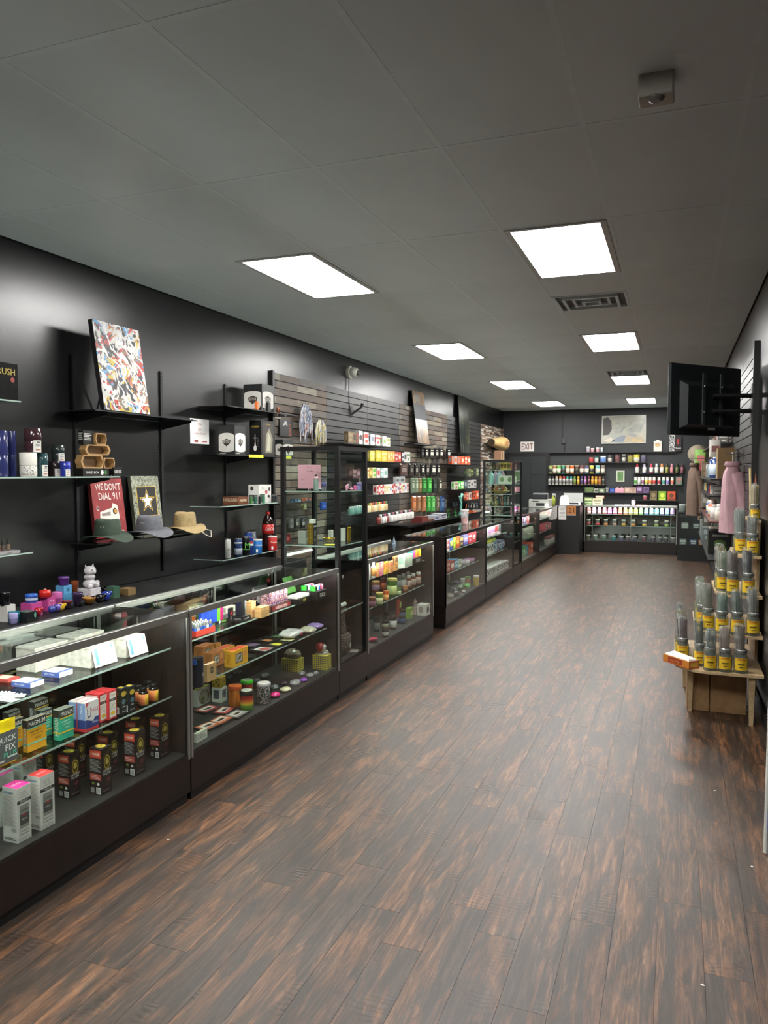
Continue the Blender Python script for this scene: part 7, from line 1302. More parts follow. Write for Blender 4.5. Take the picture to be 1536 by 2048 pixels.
def crow(f, sc, items, z, what, where, name, cat, X=-2.40, d=.1, grp=None, ymax=99):
    """cartons in a showcase row; items (x0, x1, ybottom, ytop, colour, accent, words)"""
    fit = fit_row([(atx(*f(q[0], q[2]), X).y, atx(*f(q[1], q[2]), X).y) for q in items], ymax)
    for i, (x0, x1, yb, yt, c, c2, w) in enumerate(items):
        u0, v0 = f(x0, yb); u1, _ = f(x1, yb); a, b = atx(u0, v0, X), atx(u1, v0, X); p = (a+b)/2; h = (yb-yt)/sc*mpp(p); a.y, b.y = fit[i]; p = (a+b)/2
        simple_box(name, '%s %s, %s from the tower side %s' % (w, what, ORD[i], where), cat, ((X-d/2, p.y, z), d, max(.006, b.y-a.y-.002), h), c, grp, stripes(c2, i))
crow(pxB, 5.908, [(555, 585, 845, 700, 'd8c8c4', 'b0505a', 'white and rose'), (588, 625, 830, 690, '3a5aa0', 'd8d06a', 'blue and yellow'), (628, 660, 815, 680, '8ab03a', 'e0d84a', 'lime'), (662, 705, 800, 670, 'd0582c', 'e8b04a', 'orange'), (708, 750, 780, 665, '3a3440', 'c8b070', 'dark'), (752, 805, 765, 650, '6a6ac0', 'c0b8e0', 'violet'), (808, 850, 745, 625, 'c83a44', 'e8c0c0', 'red'), (852, 900, 730, 610, 'd04a54', 'f0d0d0', 'coral red')], Z1+.0, 'carton', 'in the cup showcase', 'bright_carton', 'carton', grp='bright cartons in the cup showcase', X=-2.38, ymax=9.58)
crow(pxB, 5.908, [(555, 600, 1075, 960, '8a3a34', 'c8a090', 'dark red'), (605, 655, 1060, 955, 'a04a44', 'd8c8b8', 'brick'), (658, 705, 1055, 950, '4a8ab0', 'd0d8d0', 'blue'), (710, 748, 1040, 960, 'c8c4b8', '5a8a4a', 'cream')], Z2, 'tub', 'in the cup showcase', 'tub_carton', 'carton', X=-2.40, grp='tubs in the cup showcase', ymax=8.9)
for i, (x, y, c, lab) in enumerate(((585, 910, 'b8b4a8', 'pale stacked tray at the back of the middle shelf'), (680, 900, '8a8a84', 'grey folded tray at the back of the middle shelf'), (790, 890, '2a2c30', 'black slanted shoe-shaped case on the middle shelf'), (765, 1015, 'c8c0c4', 'white scalloped dish on the middle shelf'), (900, 950, 'a87aa0', 'mauve flat tray on the middle shelf'))):
    p = atx(*pxB(x, y), -2.56 if i < 3 else -2.44); p.y = min(p.y, 9.45); o = MB().box(-.05, .05, -.075, .075, 0, .035, M(c, .3), None, .01).box(-.04, .04, -.065, .065, .035, .038, M(c, .2)).build('flat_tray', None, (p.x, p.y, Z2)); tag(o, lab, 'tray')
for i, (x, yb, yt, c, l, lab) in enumerate(((900, 1250, 1125, 'b89a3a', 'c8c4bc', 'gold tumbler with a white lid in the cup showcase'), (800, 1265, 1140, '9a5a4a', '6a8a4a', 'red and green glass tumbler in the cup showcase'), (745, 1250, 1160, 'c0bcb4', 'd8d4cc', 'white tumbler in the cup showcase'))):
    loc, r, h = base_px(*pxB(x, yb), ZD, 12, pxB(0, yt)[1]); jar('tumbler', lab, 'tumbler', (loc, r, h), M(c, .15), M(l, .3), None, 'tumblers in the cup showcase', .18)
for i, (x, y, c, lab) in enumerate(((600, 1240, '3a4a34', 'dark green bag of glass at the tower end of the deck'), (660, 1230, '6a5a78', 'purple-grey wrapped glass piece on the deck'), (640, 1320, '4a5048', 'olive-grey bag of glass beads on the deck'), (710, 1290, '7a8a6a', 'sage wrapped glass piece on the deck'), (590, 1400, '8a867c', 'grey bag of small parts at the deck front'), (670, 1370, '5a5a58', 'charcoal bag of small parts at the deck front'), (790, 1275, '5ab04a', 'bright green wrapped pack near the gold tumbler'), (750, 1330, 'b0aca0', 'small white tag pack at the deck front'))):
    pouch_lump(x, y, c, .045 if i != 7 else .025, lab, film('wrapfilm_'+c, (.8, .8, .8), .75, .15, c), ZD, (1, 1.2, .7), 'wrapped_piece', pxB, 'wrapped piece', 'wrapped glass pieces in the cup showcase')
# showcase 5
p = atx(*pxB(1040, 700), -2.38); simple_box('pink_white_carton', 'wide white carton with pink and red bands in the carton showcase', 'carton', ((-2.46, p.y+.42, Z1), .14, .82, .14), 'dcd6da', None, [('F', .05, .55, .3, .7, 'c890c8'), ('F', .55, .8, .3, .85, 'c8484a'), ('F', .1, .9, .1, .18, 'e09ac0'), ('F', .84, .98, .2, .9, '5a5a60')])
crow(pxB, 5.908, [(1028+i*19, 1045+i*19, 925-i*5.5, 800-i*3.2, 'd4d6d0' if i < 6 else ['4a5a7a', '6a4a5a', '3a6a8a', '8a94a8'][i % 4], '3a3c40' if i < 6 else 'c8d0d8', ('white and black' if i < 6 else ['navy', 'plum', 'blue', 'grey-blue'][i % 4])) for i in range(14)], Z2, 'slim carton', 'in the carton showcase', 'slim_carton', 'carton', X=-2.39, d=.2, grp='slim cartons on the middle shelf', ymax=11.34)
crow(pxB, 5.908, [(1028+i*19, 1045+i*19, 1195-i*10, 1080-i*8, 'c4c4c2', '3a3836', ['white', 'white and grey'][i % 2]) for i in range(16)], ZD, 'upright box', 'in the carton showcase', 'upright_box', 'carton', X=-2.33, d=.28, grp='upright boxes on the deck', ymax=11.35)
crow(pxB, 5.908, [(1028, 1060, 775, 745, '9ab03a', 'd8d06a', 'lime'), (1062, 1095, 770, 738, 'c8b03a', 'e8d890', 'yellow'), (1098, 1130, 765, 732, '8aa83a', 'd0d880', 'olive green')], Z2+.15, 'flat pack', 'lying on the white slim cartons', 'flat_pack', 'pack', X=-2.40, d=.14, grp='flat packs on the slim cartons')
# tower 2 contents
def pxC(x, y): return 920+x/7.68, 900+y/7.68
for i, (x, c, w) in enumerate(((480, '9ac8c0', 'mint'), (545, 'b89ab0', 'mauve'), (600, 'a8c4d0', 'pale blue'), (655, 'c0a0b0', 'dusty pink'))):
    p = aty(*pxC(x, 510), 11.68+.1*(i % 2)); turned('pastel_bottle', '%s tall pastel bottle with dark cap in the far tower' % w, 'bottle', (p.x, p.y, 1.4905), [('body', [(.038, 0), (.04, .01), (.04, .13), (.02, .165)], M(c, .3)), ('cap', [(.016, .16), (.016, .185), (.012, .19)], M(c, .3))], 'pastel bottles in the far tower')
for i, (x, lab) in enumerate(((655, 'white carton with a green leaf drawing in the far tower, by the bottles'), (770, 'white carton with a green leaf drawing in the far tower, by the post'))):
    p = aty(*pxC(x, 510), 11.56); simple_box('leaf_carton', lab, 'carton', ((p.x, p.y, 1.4905), .12, .08, .12), 'c4cab8', 'leaf cartons in the far tower', [('S', 'e', .5, .5, .25, .3, '6a8a5a'), ('S', 't', .5, .85, .1, 'LEAF', '7a8a6a', .5)])
for i, (x, c, lab) in enumerate(((530, '3a3a34', 'dark carton on the top shelf of the far tower'), (650, 'b8a04a', 'golden carton on the top shelf of the far tower'), (700, 'c8ac54', 'pale golden carton on the top shelf of the far tower'), (755, '9a8a44', 'olive golden carton on the top shelf of the far tower'))):
    p = aty(*pxC(x, 280), 11.6); simple_box('small_carton', lab, 'carton', ((p.x, p.y, 1.7005), .05, .06, .11), c, 'cartons on the far tower top shelf', stripes('3a2f1a', i)+[('S', .2, .8, .2, .8, '6a5a2c')])
p = aty(*pxC(620, 650), 11.68); e = empty('carved_boat', (p.x, p.y, 1.3355)); tag(e, 'wooden bowl of carved tan pipes in the far tower', 'bowl'); MB().lathe([(.07, 0), (.13, .03), (.15, .045)], M('a8925a', .4), 16).build('bowl', e); b_ = MB()
for k in range(8): b_.tube([(.08*cos(k), .08*sin(k), .035), (.1*cos(k+.3), .1*sin(k+.3), .07), (.06*cos(k+.6), .06*sin(k+.6), .12)], [.014, .012, .008], M(['c0a058', 'a8743a', '8a4a30'][k % 3], .3), 6)
b_.build('carved_pipes', e)
for i in range(7):
    p = aty(*pxC(500+i*48, 860), 11.6+.05*(i % 3)); c = ['5a5a44', '8a7a4a', '3a4a44', '6a4a3a', '4a6a6a', '7a7a70', '3a3a34'][i]; w = ['olive', 'brass', 'dark green', 'brown', 'teal', 'grey', 'black'][i]
    turned('glass_bubbler', '%s glass bubbler on the low shelf of the far tower' % w, 'pipe', (p.x, p.y, 1.1505), [('bulb', [(.02, 0), (.034, .012), (.034, .04), (.014, .07), (.012, .13)], M(c, .12)), ('mouth', [(.013, .13), (.017, .135), (.016, .145)], M(c, .15))], 'glass bubblers in the far tower', seg=10)
simple_box('pink_box', 'pink carton on the lower shelf of the far tower by its front glass', 'carton', ((-2.36, 11.80, 1.0155), .06, .13, .12), 'd08a98', None, [('F', .1, .9, .3, .6, 'e8b8c0'), ('S', .1, .9, .3, .6, 'e0a8b4')])
for i, (z, c, lab) in enumerate(((1.4905, 'b0b8a8', 'white-green carton behind the far tower front glass'), (1.3355, '8a7a6c', 'brown trinket bundle behind the far tower front glass'), (1.7005, 'a8545c', 'red and white carton behind the far tower front glass'))): simple_box('front_carton', lab, 'carton', ((-2.36, 11.82, z), .06, .12, .11), c, None, stripes('d8d4cc', i))
# showcase 6 and 7
def crow2(items, z, X, d, where, name, what, grp, cat='carton', ymax=99):
    fit = fit_row([(atx(q[0], q[2], X).y, atx(q[1], q[2], X).y) for q in items], ymax)
    for i, (u0, u1, v, vt, c, c2, w) in enumerate(items):
        a, b = atx(u0, v, X), atx(u1, v, X); a.y, b.y = fit[i]; p = (a+b)/2; simple_box(name, '%s %s, %s from the tower %s' % (w, what, ORD[i], where), cat, ((X-d/2, p.y, z), d, max(.01, b.y-a.y-.004), (v-vt)*mpp(p)), c, grp, stripes(c2, i))
crow2([(1045, 1048, 1055, 1038, 'c8b8c0', 'a06a80', 'pink-white'), (1049, 1056, 1053, 1036, '8a88c0', 'd0c8e0', 'violet'), (1057, 1062, 1050, 1034, 'd0a0a8', 'c0505a', 'rose'), (1062.5, 1067, 1048, 1030, 'c85a60', 'e8c8c8', 'red')], Z1, -2.38, .12, 'in the orange-box showcase', 'upper_carton', 'carton', 'cartons on the upper shelf of the orange-box showcase', ymax=13.3)
for i in range(7):
    u = 1046+i*3.9; p = atx(u, 1085-i*1.6, -2.40); turned('clear_jar', 'clear jar, %s from the tower in the orange-box showcase' % ORD[i], 'jar', (p.x, p.y, Z2), [('body', [(.045, 0), (.05, .01), (.05, .13), (.035, .15)], film('clear_jar_glass', (.85, .86, .82), .55, .1, 'a8a898')), ('lid', [(.038, .15), (.038, .17), (.034, .175)], M('9a9a8a', .3))], 'clear jars on the middle shelf', seg=10)
crow2([(1043, 1048, 1117, 1097, '3a8a7a', '8ad0c0', 'teal'), (1048.5, 1054, 1114, 1093, '5aa84a', 'c8e0a0', 'green'), (1054.5, 1060, 1111, 1090, '3a7a9a', 'a0c8d8', 'blue'), (1060.5, 1066, 1107, 1086, 'b8402c', 'e0a080', 'red'), (1066.5, 1073, 1104, 1083, 'c84e2c', 'e8b090', 'orange-red')], ZD, -2.36, .22, 'on the deck of the orange-box showcase', 'deck_carton', 'carton', 'cartons on the deck of the orange-box showcase', ymax=13.6)
crow2([(1092, 1096, 1030, 1015, 'd8d0cc', 'c8848a', 'white'), (1096.5, 1101, 1028, 1013, 'd4ccd0', 'b06a74', 'pink-white')], Z1, -2.38, .12, 'on the upper shelf of the corner showcase', 'pale_carton', 'carton', 'pale cartons in the corner showcase')
crow2([(1091, 1095, 1052, 1040, 'b84a54', 'e0c8c8', 'crimson'), (1096, 1100, 1050, 1038, 'a84450', 'e8d8d8', 'dark pink'), (1101, 1105, 1048, 1037, 'c05a60', 'e8d0d0', 'rose red')], Z2, -2.38, .12, 'on the middle shelf of the corner showcase', 'red_carton', 'carton', 'red cartons in the corner showcase', ymax=15.8)
for i in range(6):
    p = atx(1093+i*3.7, 1093-i*2.8, -2.36); turned('capped_tin', 'white tin with brown lid, %s from the tower in the corner showcase' % ORD[i], 'tin', (p.x, p.y, ZD), [('body', cyl(.055, .11), M('b8aca4', .3)), ('lid', [(.058, .11), (.058, .15), (.05, .155)], M('6a3a34', .3))], 'tins in the corner showcase', seg=10)
# ------------------------------------------------------------------ back wall goods
def pxD(x, y): return 1080+x/4.8, 820+y/4.8
YI = YB-.075
def bjar(x0, x1, yt, yb, z, body, lid, lab, name, cat, grp, lidh=.2, neck=.95, capr=1.0, lb=None, Y=YI):
    u, v = pxD((x0+x1)/2, yb); p = aty(u, v, Y); k = mpp(p)/4.8; r = (x1-x0)*k/2*.96; h = (yb-yt)*k
    return jar(name, lab, cat, ((p.x, Y, z), r, h), M(body, .3), M(lid, .35), M(lb, .4) if lb else None, grp, lidh, neck, capr)
def bbox_(x0, x1, yt, yb, z, c, c2, lab, name, cat, grp=None, Y=YI, d=.08, k_=0):
    u, v = pxD((x0+x1)/2, yb); p = aty(u, v, Y); k = mpp(p)/4.8; w = (x1-x0)*k*.96; h = (yb-yt)*k
    pr = [[('S', .1, .9, .55, .88, c2), ('S', .2, .8, .15, .4, c2)], [('S', .15, .85, .3, .75, c2)], [('S', 'e', .5, .55, .3, .25, c2), ('S', .1, .9, .08, .2, c2)]][k_ % 3]
    return simple_box(name, lab, cat, ((p.x, Y, z), w, d, h), c, grp, pr)
for i, (x0, c, l, w) in enumerate(((80, 'a8b070', '8a9a4a', 'pale green'), (120, '9a6a4a', 'c8b890', 'brown'), (160, '5aa84a', 'c0c890', 'leaf green'), (203, '3a8a70', 'a8b898', 'teal green'), (245, 'b08a6a', 'c8b890', 'tan'), (287, 'd0602c', 'd8b080', 'orange'), (333, '5a4a40', 'b8a888', 'dark brown'), (380, '7a4a50', '6a4a48', 'wine'), (428, '4a5a80', '7a5a4a', 'blue and brown'), (475, 'd0c84a', 'd8d090', 'yellow'), (532, '6ab0b0', 'a8c8c8', 'aqua'), (582, '8a7a70', 'a89a8a', 'taupe'))):
    bjar(x0, x0+40, 525, 604, ZB2, c, l, '%s wide jar, %s from the exit door on its shelf' % (w, ORD[i]), 'wide_jar', 'jar', 'wide jars near the exit door', .14, .97, 1.03, '3a3a34' if i % 3 == 0 else 'd0ccb8')
for i in range(16):
    x0 = 78+i*34.3; c = ['4a4a4a', '3a3a3c', 'c8a890', 'c87a4a', 'b83a44', '4aa08a', '3a8a90', '6a8a3a', 'c8a03a', '4a3a6a', '9a6aa0', '6a2f44', 'c8902c', 'd0a02c', 'b06a3c', '3a3a3a'][i]
    w = ['charcoal', 'black', 'peach', 'orange', 'red', 'mint', 'teal', 'olive', 'gold', 'violet', 'mauve', 'maroon', 'amber', 'yellow', 'copper', 'jet'][i]
    bjar(x0, x0+27, 632, 712, ZB3, 'd0cec6' if i < 7 else '8a7a5a', c, 'tall bottle with %s top and white label on the lower shelf near the door' % w, 'tall_bottle', 'bottle', 'tall bottles near the exit door', .3, .8, .85, c if i >= 7 else '8a8a86')
for i, (x0, x1, yt, c, l, w) in enumerate(((470, 514, 455, 'b8484a', 'c86a64', 'red'), (523, 562, 452, 'a8b8b4', '3a7a74', 'white and teal'), (578, 634, 442, '6a8ac0', 'd0d4d8', 'blue and white'), (650, 690, 432, '4a4644', '3a3a3a', 'grey-brown'), (716, 767, 428, '6a4a4a', '5a3a34', 'brown-red'), (785, 820, 425, '3a3a3a', '8a8a88', 'black'), (838, 893, 430, '8a8444', '6a5a3a', 'olive'), (898, 956, 428, 'b8b03a', 'c8c04a', 'bright yellow'), (965, 1022, 430, '5a5468', '4a4a4a', 'slate purple'))):
    bjar(x0, x1, yt, 503, ZB1, c, l, '%s tub on the short middle shelf of the back wall' % w, 'tub', 'tub', 'tubs on the short shelf', .2, .95, 1.0, 'b8b4aa' if i % 2 else None)
for i, (x0, x1, yt, c, w) in enumerate(((445, 480, 350, 'a8a0a8', 'grey'), (487, 522, 365, 'c8949c', 'pink'), (538, 569, 360, 'd0a0a8', 'pale pink'), (580, 607, 360, 'b8c4c8', 'pale blue'))): bjar(x0, x1, yt, 404, ZLEDGE, c, 'd8d4d0', '%s little pot on the high ledge by the painting' % w, 'little_pot', 'pot', 'little pots on the high ledge', .25, .95, 1, None, YB-.05)
for i, (x0, x1, c, l, w) in enumerate(((915, 951, 'c8b8b4', 'b83a44', 'white and red'), (983, 1019, 'b8b0d0', 'd0ccd8', 'lavender'), (1050, 1086, 'b85a68', 'c84a5a', 'rose red'), (1100, 1136, 'a8b8c0', 'd8d8d8', 'white and blue'), (1150, 1188, 'd0a884', 'd8905a', 'peach'), (1200, 1233, '8a8a4a', '4a4a34', 'olive'), (1248, 1281, 'b87a80', 'c89098', 'dusty pink'), (1298, 1331, '5a5f3c', '3f4430', 'moss'), (1348, 1380, '7a4a54', '5a3a40', 'plum'))):
    bjar(x0, x1, 515, 604, ZB4, c, l, '%s squeeze bottle on the upper shelf near the brown jacket' % w, 'squeeze_bottle', 'bottle', 'squeeze bottles near the brown jacket', .35, .7, .6, 'd8d4cc' if i < 5 else None)
for i, x0 in enumerate((903, 937, 971, 1006, 1043, 1081, 1128, 1172, 1211, 1255)):
    w = ['green', 'white', 'plum', 'yellow', 'orange', 'red', 'crimson', 'teal', 'violet', 'coral'][i]; c = ['5a9a4a', 'c8c8c4', '8a5a7a', 'c8b84a', 'd88a4a', 'c84a44', 'b03a44', '4a9a8a', '8a7ac0', 'd8705a'][i]
    bjar(x0, x0+29, 640, 712, ZB5, 'dcdad2', 'd8d6d0', 'slim white bottle with %s foot band near the brown jacket' % w, 'slim_bottle', 'bottle', 'slim white bottles', .2, .95, .95, c); 
bbox_(1303, 1362, 636, 712, ZB5, '5a7a64', 'a86a6a', 'green and red carton at the end of the slim white bottles', 'mixed_carton', 'carton')
for i, (x0, x1, yt, c, c2, w) in enumerate(((430, 518, 738, '4a5f3a', '6a7a4a', 'wide green'), (520, 560, 752, 'a8a89c', '4a4a44', 'white and grey'), (566, 622, 750, '6a7a5a', 'c8c8b8', 'sage and white'), (630, 662, 735, '3a3a3a', '8a8a84', 'small black'), (670, 718, 745, '2a3f8a', '4a6ab0', 'blue'), (812, 866, 738, 'b89888', 'd0b8a8', 'beige'), (868, 922, 738, 'c0a090', '9a7a6a', 'tan-pink'), (925, 984, 722, '5a3a5c', 'a890b0', 'purple'), (992, 1048, 726, '6a4f7a', '4a3a54', 'violet-grey'))):
    bbox_(x0, x1, yt, 789, ZB6, c, c2, '%s carton on the shelf below the framed green picture' % w, 'shelf_carton', 'carton', 'cartons below the framed picture', k_=i)
p = aty(*pxD(764, 788), YI); e = empty('pink_heart_box', (p.x, YI, ZB6)); tag(e, 'pink double-rounded box on the shelf below the framed picture', 'box'); MB().box(-.09, .09, -.04, .04, 0, .07, M('d890a0', .4), None, .004).build('box_body', e)
b_ = MB(); T = Matrix(((1, 0, 0, 0), (0, 0, 1, 0), (0, 1, 0, .07), (0, 0, 0, 1)))
for s in (-.045, .045): b_.prism([(s+.045*cos(t), .045*sin(t)) for t in [pi*i/10 for i in range(11)]], -.04, .04, M('e0a0ac', .4), T)
b_.build('rounded_lid', e)
for i, (x0, x1, c, c2, w) in enumerate(((1055, 1122, '5a4f34', '8a7a50', 'brown-olive'), (1138, 1209, '7aa02c', 'c8d84a', 'lime green'), (1225, 1299, 'c8502c', '6a3a24', 'bright orange'))):
    bbox_(x0, x1, 765, 852, ZB7, c, c2, '%s square carton on the low back wall shelf' % w, 'square_carton', 'carton', 'square cartons on the low shelf', k_=2)
bjar(988, 1032, 808, 852, ZB7, 'a85a64', 'd8c8c8', 'round pink and white trinket tub on the low back wall shelf', 'trinket_tub', 'tub', None)
# painting (generic stand-in), small picture, poster, white card pack
def wall_pic(x0, x1, y0, y1, mat, lab, name, cat, frame, art=None, fw=.02, Y=YB):
    a, b = aty(*pxD(x0, y1), Y), aty(*pxD(x1, y0), Y); e = empty(name, ((a.x+b.x)/2, Y, a.z)); tag(e, lab, cat); w, h = (b.x-a.x)/2, b.z-a.z
    MB().box(-w, w, -.03, 0, 0, h, frame, None, .003).build('frame', e); m = MB(); T = Matrix(((1, 0, 0, 0), (0, 0, -1, -.031), (0, 1, 0, 0), (0, 0, 0, 1))); rect(m, T, -w+fw, w-fw, fw, h-fw, mat); m.build('picture', e)
    if art: m = MB(); art(m, T, w, h); m.build('painted_shapes', e)
    return e
def soft_art(m, T, w, h):
    def poly(pts, c, z): m.add([((x-.5)*2*w, y*h, z) for x, y in pts], [tuple(range(len(pts)))], M(c, .3), False, T)
    poly([(.03, .3), (.03, .9), (.14, .95), (.22, .8), (.23, .5), (.16, .32)], '4f4c4a', .001)
    poly([(.2, .05), (.35, .22), (.5, .3), (.62, .26), (.6, .05)], '7d8690', .001); poly([(.5, .05), (.56, .3), (.75, .34), (.95, .2), (.97, .05)], 'a89a84', .0014); poly([(.6, .28), (.68, .36), (.8, .3), (.78, .22)], '8f8f90', .0018); poly([(.66, .05), (.7, .18), (.9, .12), (.95, .05)], 'b8a078', .0018); poly([(.04, .1), (.2, .22), (.3, .12), (.2, .04)], 'c0b8a8', .001)
PAINT = pattern('muted_painting', [(.3, '8f948f'), (.5, 'a8a89e'), (.65, 'b5ae9e')], 4, rough=.12)
wall_pic(592, 1021, 48, 325, PAINT, 'wide muted grey, blue and tan painting on the back wall', 'wall_painting', 'painting', M('c0bdb4', .4), soft_art, .012)
wall_pic(730, 813, 582, 690, pattern('green_picture', [(.3, '3a5a34'), (.5, '4f7a44'), (.7, '8a6a4a')], 9, (1, 1, .4)), 'small framed green picture between the bottle shelves', 'framed_picture', 'picture', M('a8ac9c', .4), None, .03)
BW = pattern('black_white_scribble', [(0, '141414'), (.46, 'd0d0cc'), (.56, '1a1a1a'), (.7, 'c8c8c4')], 9, distort=4, interp='CONSTANT')
a, b = aty(*pxD(1240, 392), YB-.06), aty(*pxD(1298, 130), YB-.06); e = empty('scribble_poster', ((a.x+b.x)/2, YB-.05, ZLEDGE)); tag(e, 'tall black and white scribble poster standing on the high ledge', 'poster'); MB().box(-(b.x-a.x)/2, (b.x-a.x)/2, -.012, 0, 0, b.z-ZLEDGE, BW).build('board', e)
a, b = aty(*pxD(1298, 392), YB-.06), aty(*pxD(1360, 245), YB-.06); e = empty('flower_board', ((a.x+b.x)/2, YB-.05, ZLEDGE)); tag(e, 'dark board with a red flower and pale lettering beside the scribble poster', 'poster'); w = (b.x-a.x)/2; h = b.z-ZLEDGE; MB().box(-w, w, -.012, 0, 0, h, M('241f20')).build('board', e); m = MB(); T = Matrix(((1, 0, 0, 0), (0, 0, -1, -.0125), (0, 1, 0, 0), (0, 0, 0, 1))); ell(m, T, -w*.2, h*.62, w*.4, h*.18, M('a8322c')); m.text('flowers', T @ Matrix.Translation((0, h*.15, 0)), h*.12, M(WHITE), 'C', w*1.8); m.build('printed_label', e)
a, b = aty(*pxD(1090, 396), YB-.06), aty(*pxD(1169, 285), YB-.06); e = empty('white_pack', ((a.x+b.x)/2, YB-.05, ZLEDGE)); tag(e, 'white hanging card pack with a tan bowl picture on the high ledge', 'pack'); w = (b.x-a.x)/2; h = b.z-ZLEDGE; MB().box(-w, w, -.03, 0, 0, h*.9, M('d2cec4'), None, .004).box(-w*.4, w*.4, -.02, -.01, h*.9, h, M('d2cec4')).build('pack_card', e); m = MB(); T = Matrix(((1, 0, 0, 0), (0, 0, -1, -.0305), (0, 1, 0, 0), (0, 0, 0, 1))); ell(m, T, 0, h*.55, w*.75, h*.14, M('c0a070')); rect(m, T, -w, w, h*.68, h*.72, M('3a342c'), .0005); m.build('printed_label', e)
# wall switch box and conduit on back wall
e = empty('conduit_box', (-2.38, YB, 2.36)); tag(e, 'small dark junction box with vertical conduits on the back wall', 'junction box'); MB().box(-.05, .05, -.04, 0, -.06, .06, M('1e2122', .4), None, .005).build('box', e); MB().tube([(-.03, -.015, .06), (-.03, -.015, .66)], .012, M('2a2e2f', .4), 8).tube([(.02, -.015, -.06), (.02, -.015, -.24)], .012, M('2a2e2f', .4), 8).build('conduit', e)
# ------------------------------------------------------------------ back showcase contents
def incase(x, yb, z, Yp): p = aty(*pxD(x, yb), Yp); return p
cols = ['c86a6a', 'a878b0', 'c86a80', 'c8626a', 'b85ab0', 'c06080', 'd0604a', 'c88a50', 'b8b060', 'c0b848', '7ab868', '6a84c0', '78b0c0', '60b4bc', '7a84c0', '6a98c8', '9070b8']
wn = ['salmon', 'lilac', 'rose', 'coral pink', 'orchid', 'pink', 'melon', 'peach', 'pale yellow', 'lemon', 'mint', 'periwinkle', 'ice blue', 'aqua', 'pale indigo', 'sky blue', 'violet']
for i in range(17):
    x = 470+i*50; p = incase(x, 1015, .80, 16.60); k = mpp(p)/4.8; r = 19*k; h = 70*k
    turned('pastel_bottle', '%s pastel bottle with white label on the top shelf of the back showcase' % wn[i], 'bottle', (p.x, 16.60, .8005), [('body', [(r*.95, 0), (r, .005), (r, h*.7), (r*.6, h*.82)], M(cols[i], .3)), ('cap', [(r*.62, h*.8), (r*.64, h*.82), (r*.6, h)], M('e4e0dc', .3)), ('label_band', band(r, h*.15, h*.32), M('e0d8d8', .4))], 'pastel bottles in the back showcase', seg=10)
jc = ['b84a44', 'b8343c', 'c87a3c', 'b88a80', 'd0a03c', 'c8823c', 'd0a848', '9aa860', '8aa04a']; jn = ['brick red', 'red', 'orange', 'dusty rose', 'golden', 'amber', 'yellow', 'sage', 'green']
for i in range(9):
    x = [465, 552, 632, 715, 802, 895, 1002, 1118, 1215][i]; p = incase(x, 1120, .56, 16.62); k = mpp(p)/4.8; r = 19*k; h = 58*k
    turned('filled_jar', 'white-lidded jar with %s filling on the middle shelf of the back showcase' % jn[i], 'jar', (p.x, 16.62, .5605), [('body', cyl(r, h*.8), film('jarfill', (.8, .8, .78), .5, .1, '8a8a84')), ('lid', [(r*1.02, h*.8), (r*1.03, h*.82), (r*1.0, h)], M('d8d4c8', .35)), ('filling', band(r, h*.02, h*.36, .001), M(jc[i], .4))], 'filled jars in the back showcase', seg=10)
dc = ['5a5a4a', '6a7a6a', '5a7468', '3a7a80', '6a6480', '6a5a64', '5a5a68', '6a4454', '5a4a5c', '4a4450', '4f4a4c', '6a6468']; dn = ['olive grey', 'sage', 'grey-green', 'teal', 'violet grey', 'mauve grey', 'slate', 'plum', 'dark violet', 'aubergine', 'charcoal', 'pale grey']
for i in range(12):
    x = [463, 530, 615, 708, 780, 842, 912, 1000, 1088, 1150, 1210, 1280][i]; p = incase(x, 1240, .25, 16.58); k = mpp(p)/4.8; r = 19*k; h = 48*k
    turned('dark_jar', 'white-lidded %s jar on the deck of the back showcase' % dn[i], 'jar', (p.x, 16.58, .2505), [('body', cyl(r, h*.8), M(dc[i], .2)), ('lid', [(r*1.02, h*.8), (r*1.03, h*.82), (r*1.0, h)], M('ccc8bc', .35))], 'dark jars in the back showcase', seg=10)
# on top of back showcase
ZT = .9755
bbox_(425, 505, 868, 908, ZT-.005, '3f5234', '8a9a6a', 'lower dark green carton stacked on the back showcase', 'green_pack', 'carton', None, 16.7, .12); 
p = aty(*pxD(465, 868), 16.7); simple_box('green_pack', 'upper olive carton stacked on the back showcase', 'carton', ((p.x, 16.7, ZT-.005+40/4.8*mpp(p)), .17, .12, .08), '55663e', None, [('S', .1, .9, .2, .7, 'a8b080')])
bbox_(507, 602, 842, 908, ZT-.005, 'b0a888', '6a6450', 'cream display carton on the back showcase', 'cream_pack', 'carton', None, 16.7, .12); bbox_(535, 615, 815, 842, ZT-.005+66/4.8*mpp(p), 'c08a80', 'd8c0a0', 'pink and cream pack lying on the cream display carton', 'pink_pack', 'pack', None, 16.72, .1)
bjar(876, 916, 838, 910, ZT-.005, 'a890a8', '4a4448', 'pale purple pump bottle on the back showcase', 'pump_bottle', 'bottle', None, .2, .6, .4, None, 16.65)
for i, (x0, x1, c, lab) in enumerate(((716, 760, '5a80b0', 'blue pen pack lying on the back showcase'), (762, 800, '6a5a54', 'brown pen pack lying on the back showcase'), (805, 865, 'a8a4a0', 'grey pen pack lying on the back showcase'), (925, 980, 'a05a64', 'dark pink pen pack lying on the back showcase'), (985, 1035, '8a4a54', 'wine pen pack lying on the back showcase'))): bbox_(x0, x1, 897, 909, ZT-.005, c, 'c8c4c0', lab, 'pen_pack', 'pack', 'pen packs on the back showcase', 16.62, .06)
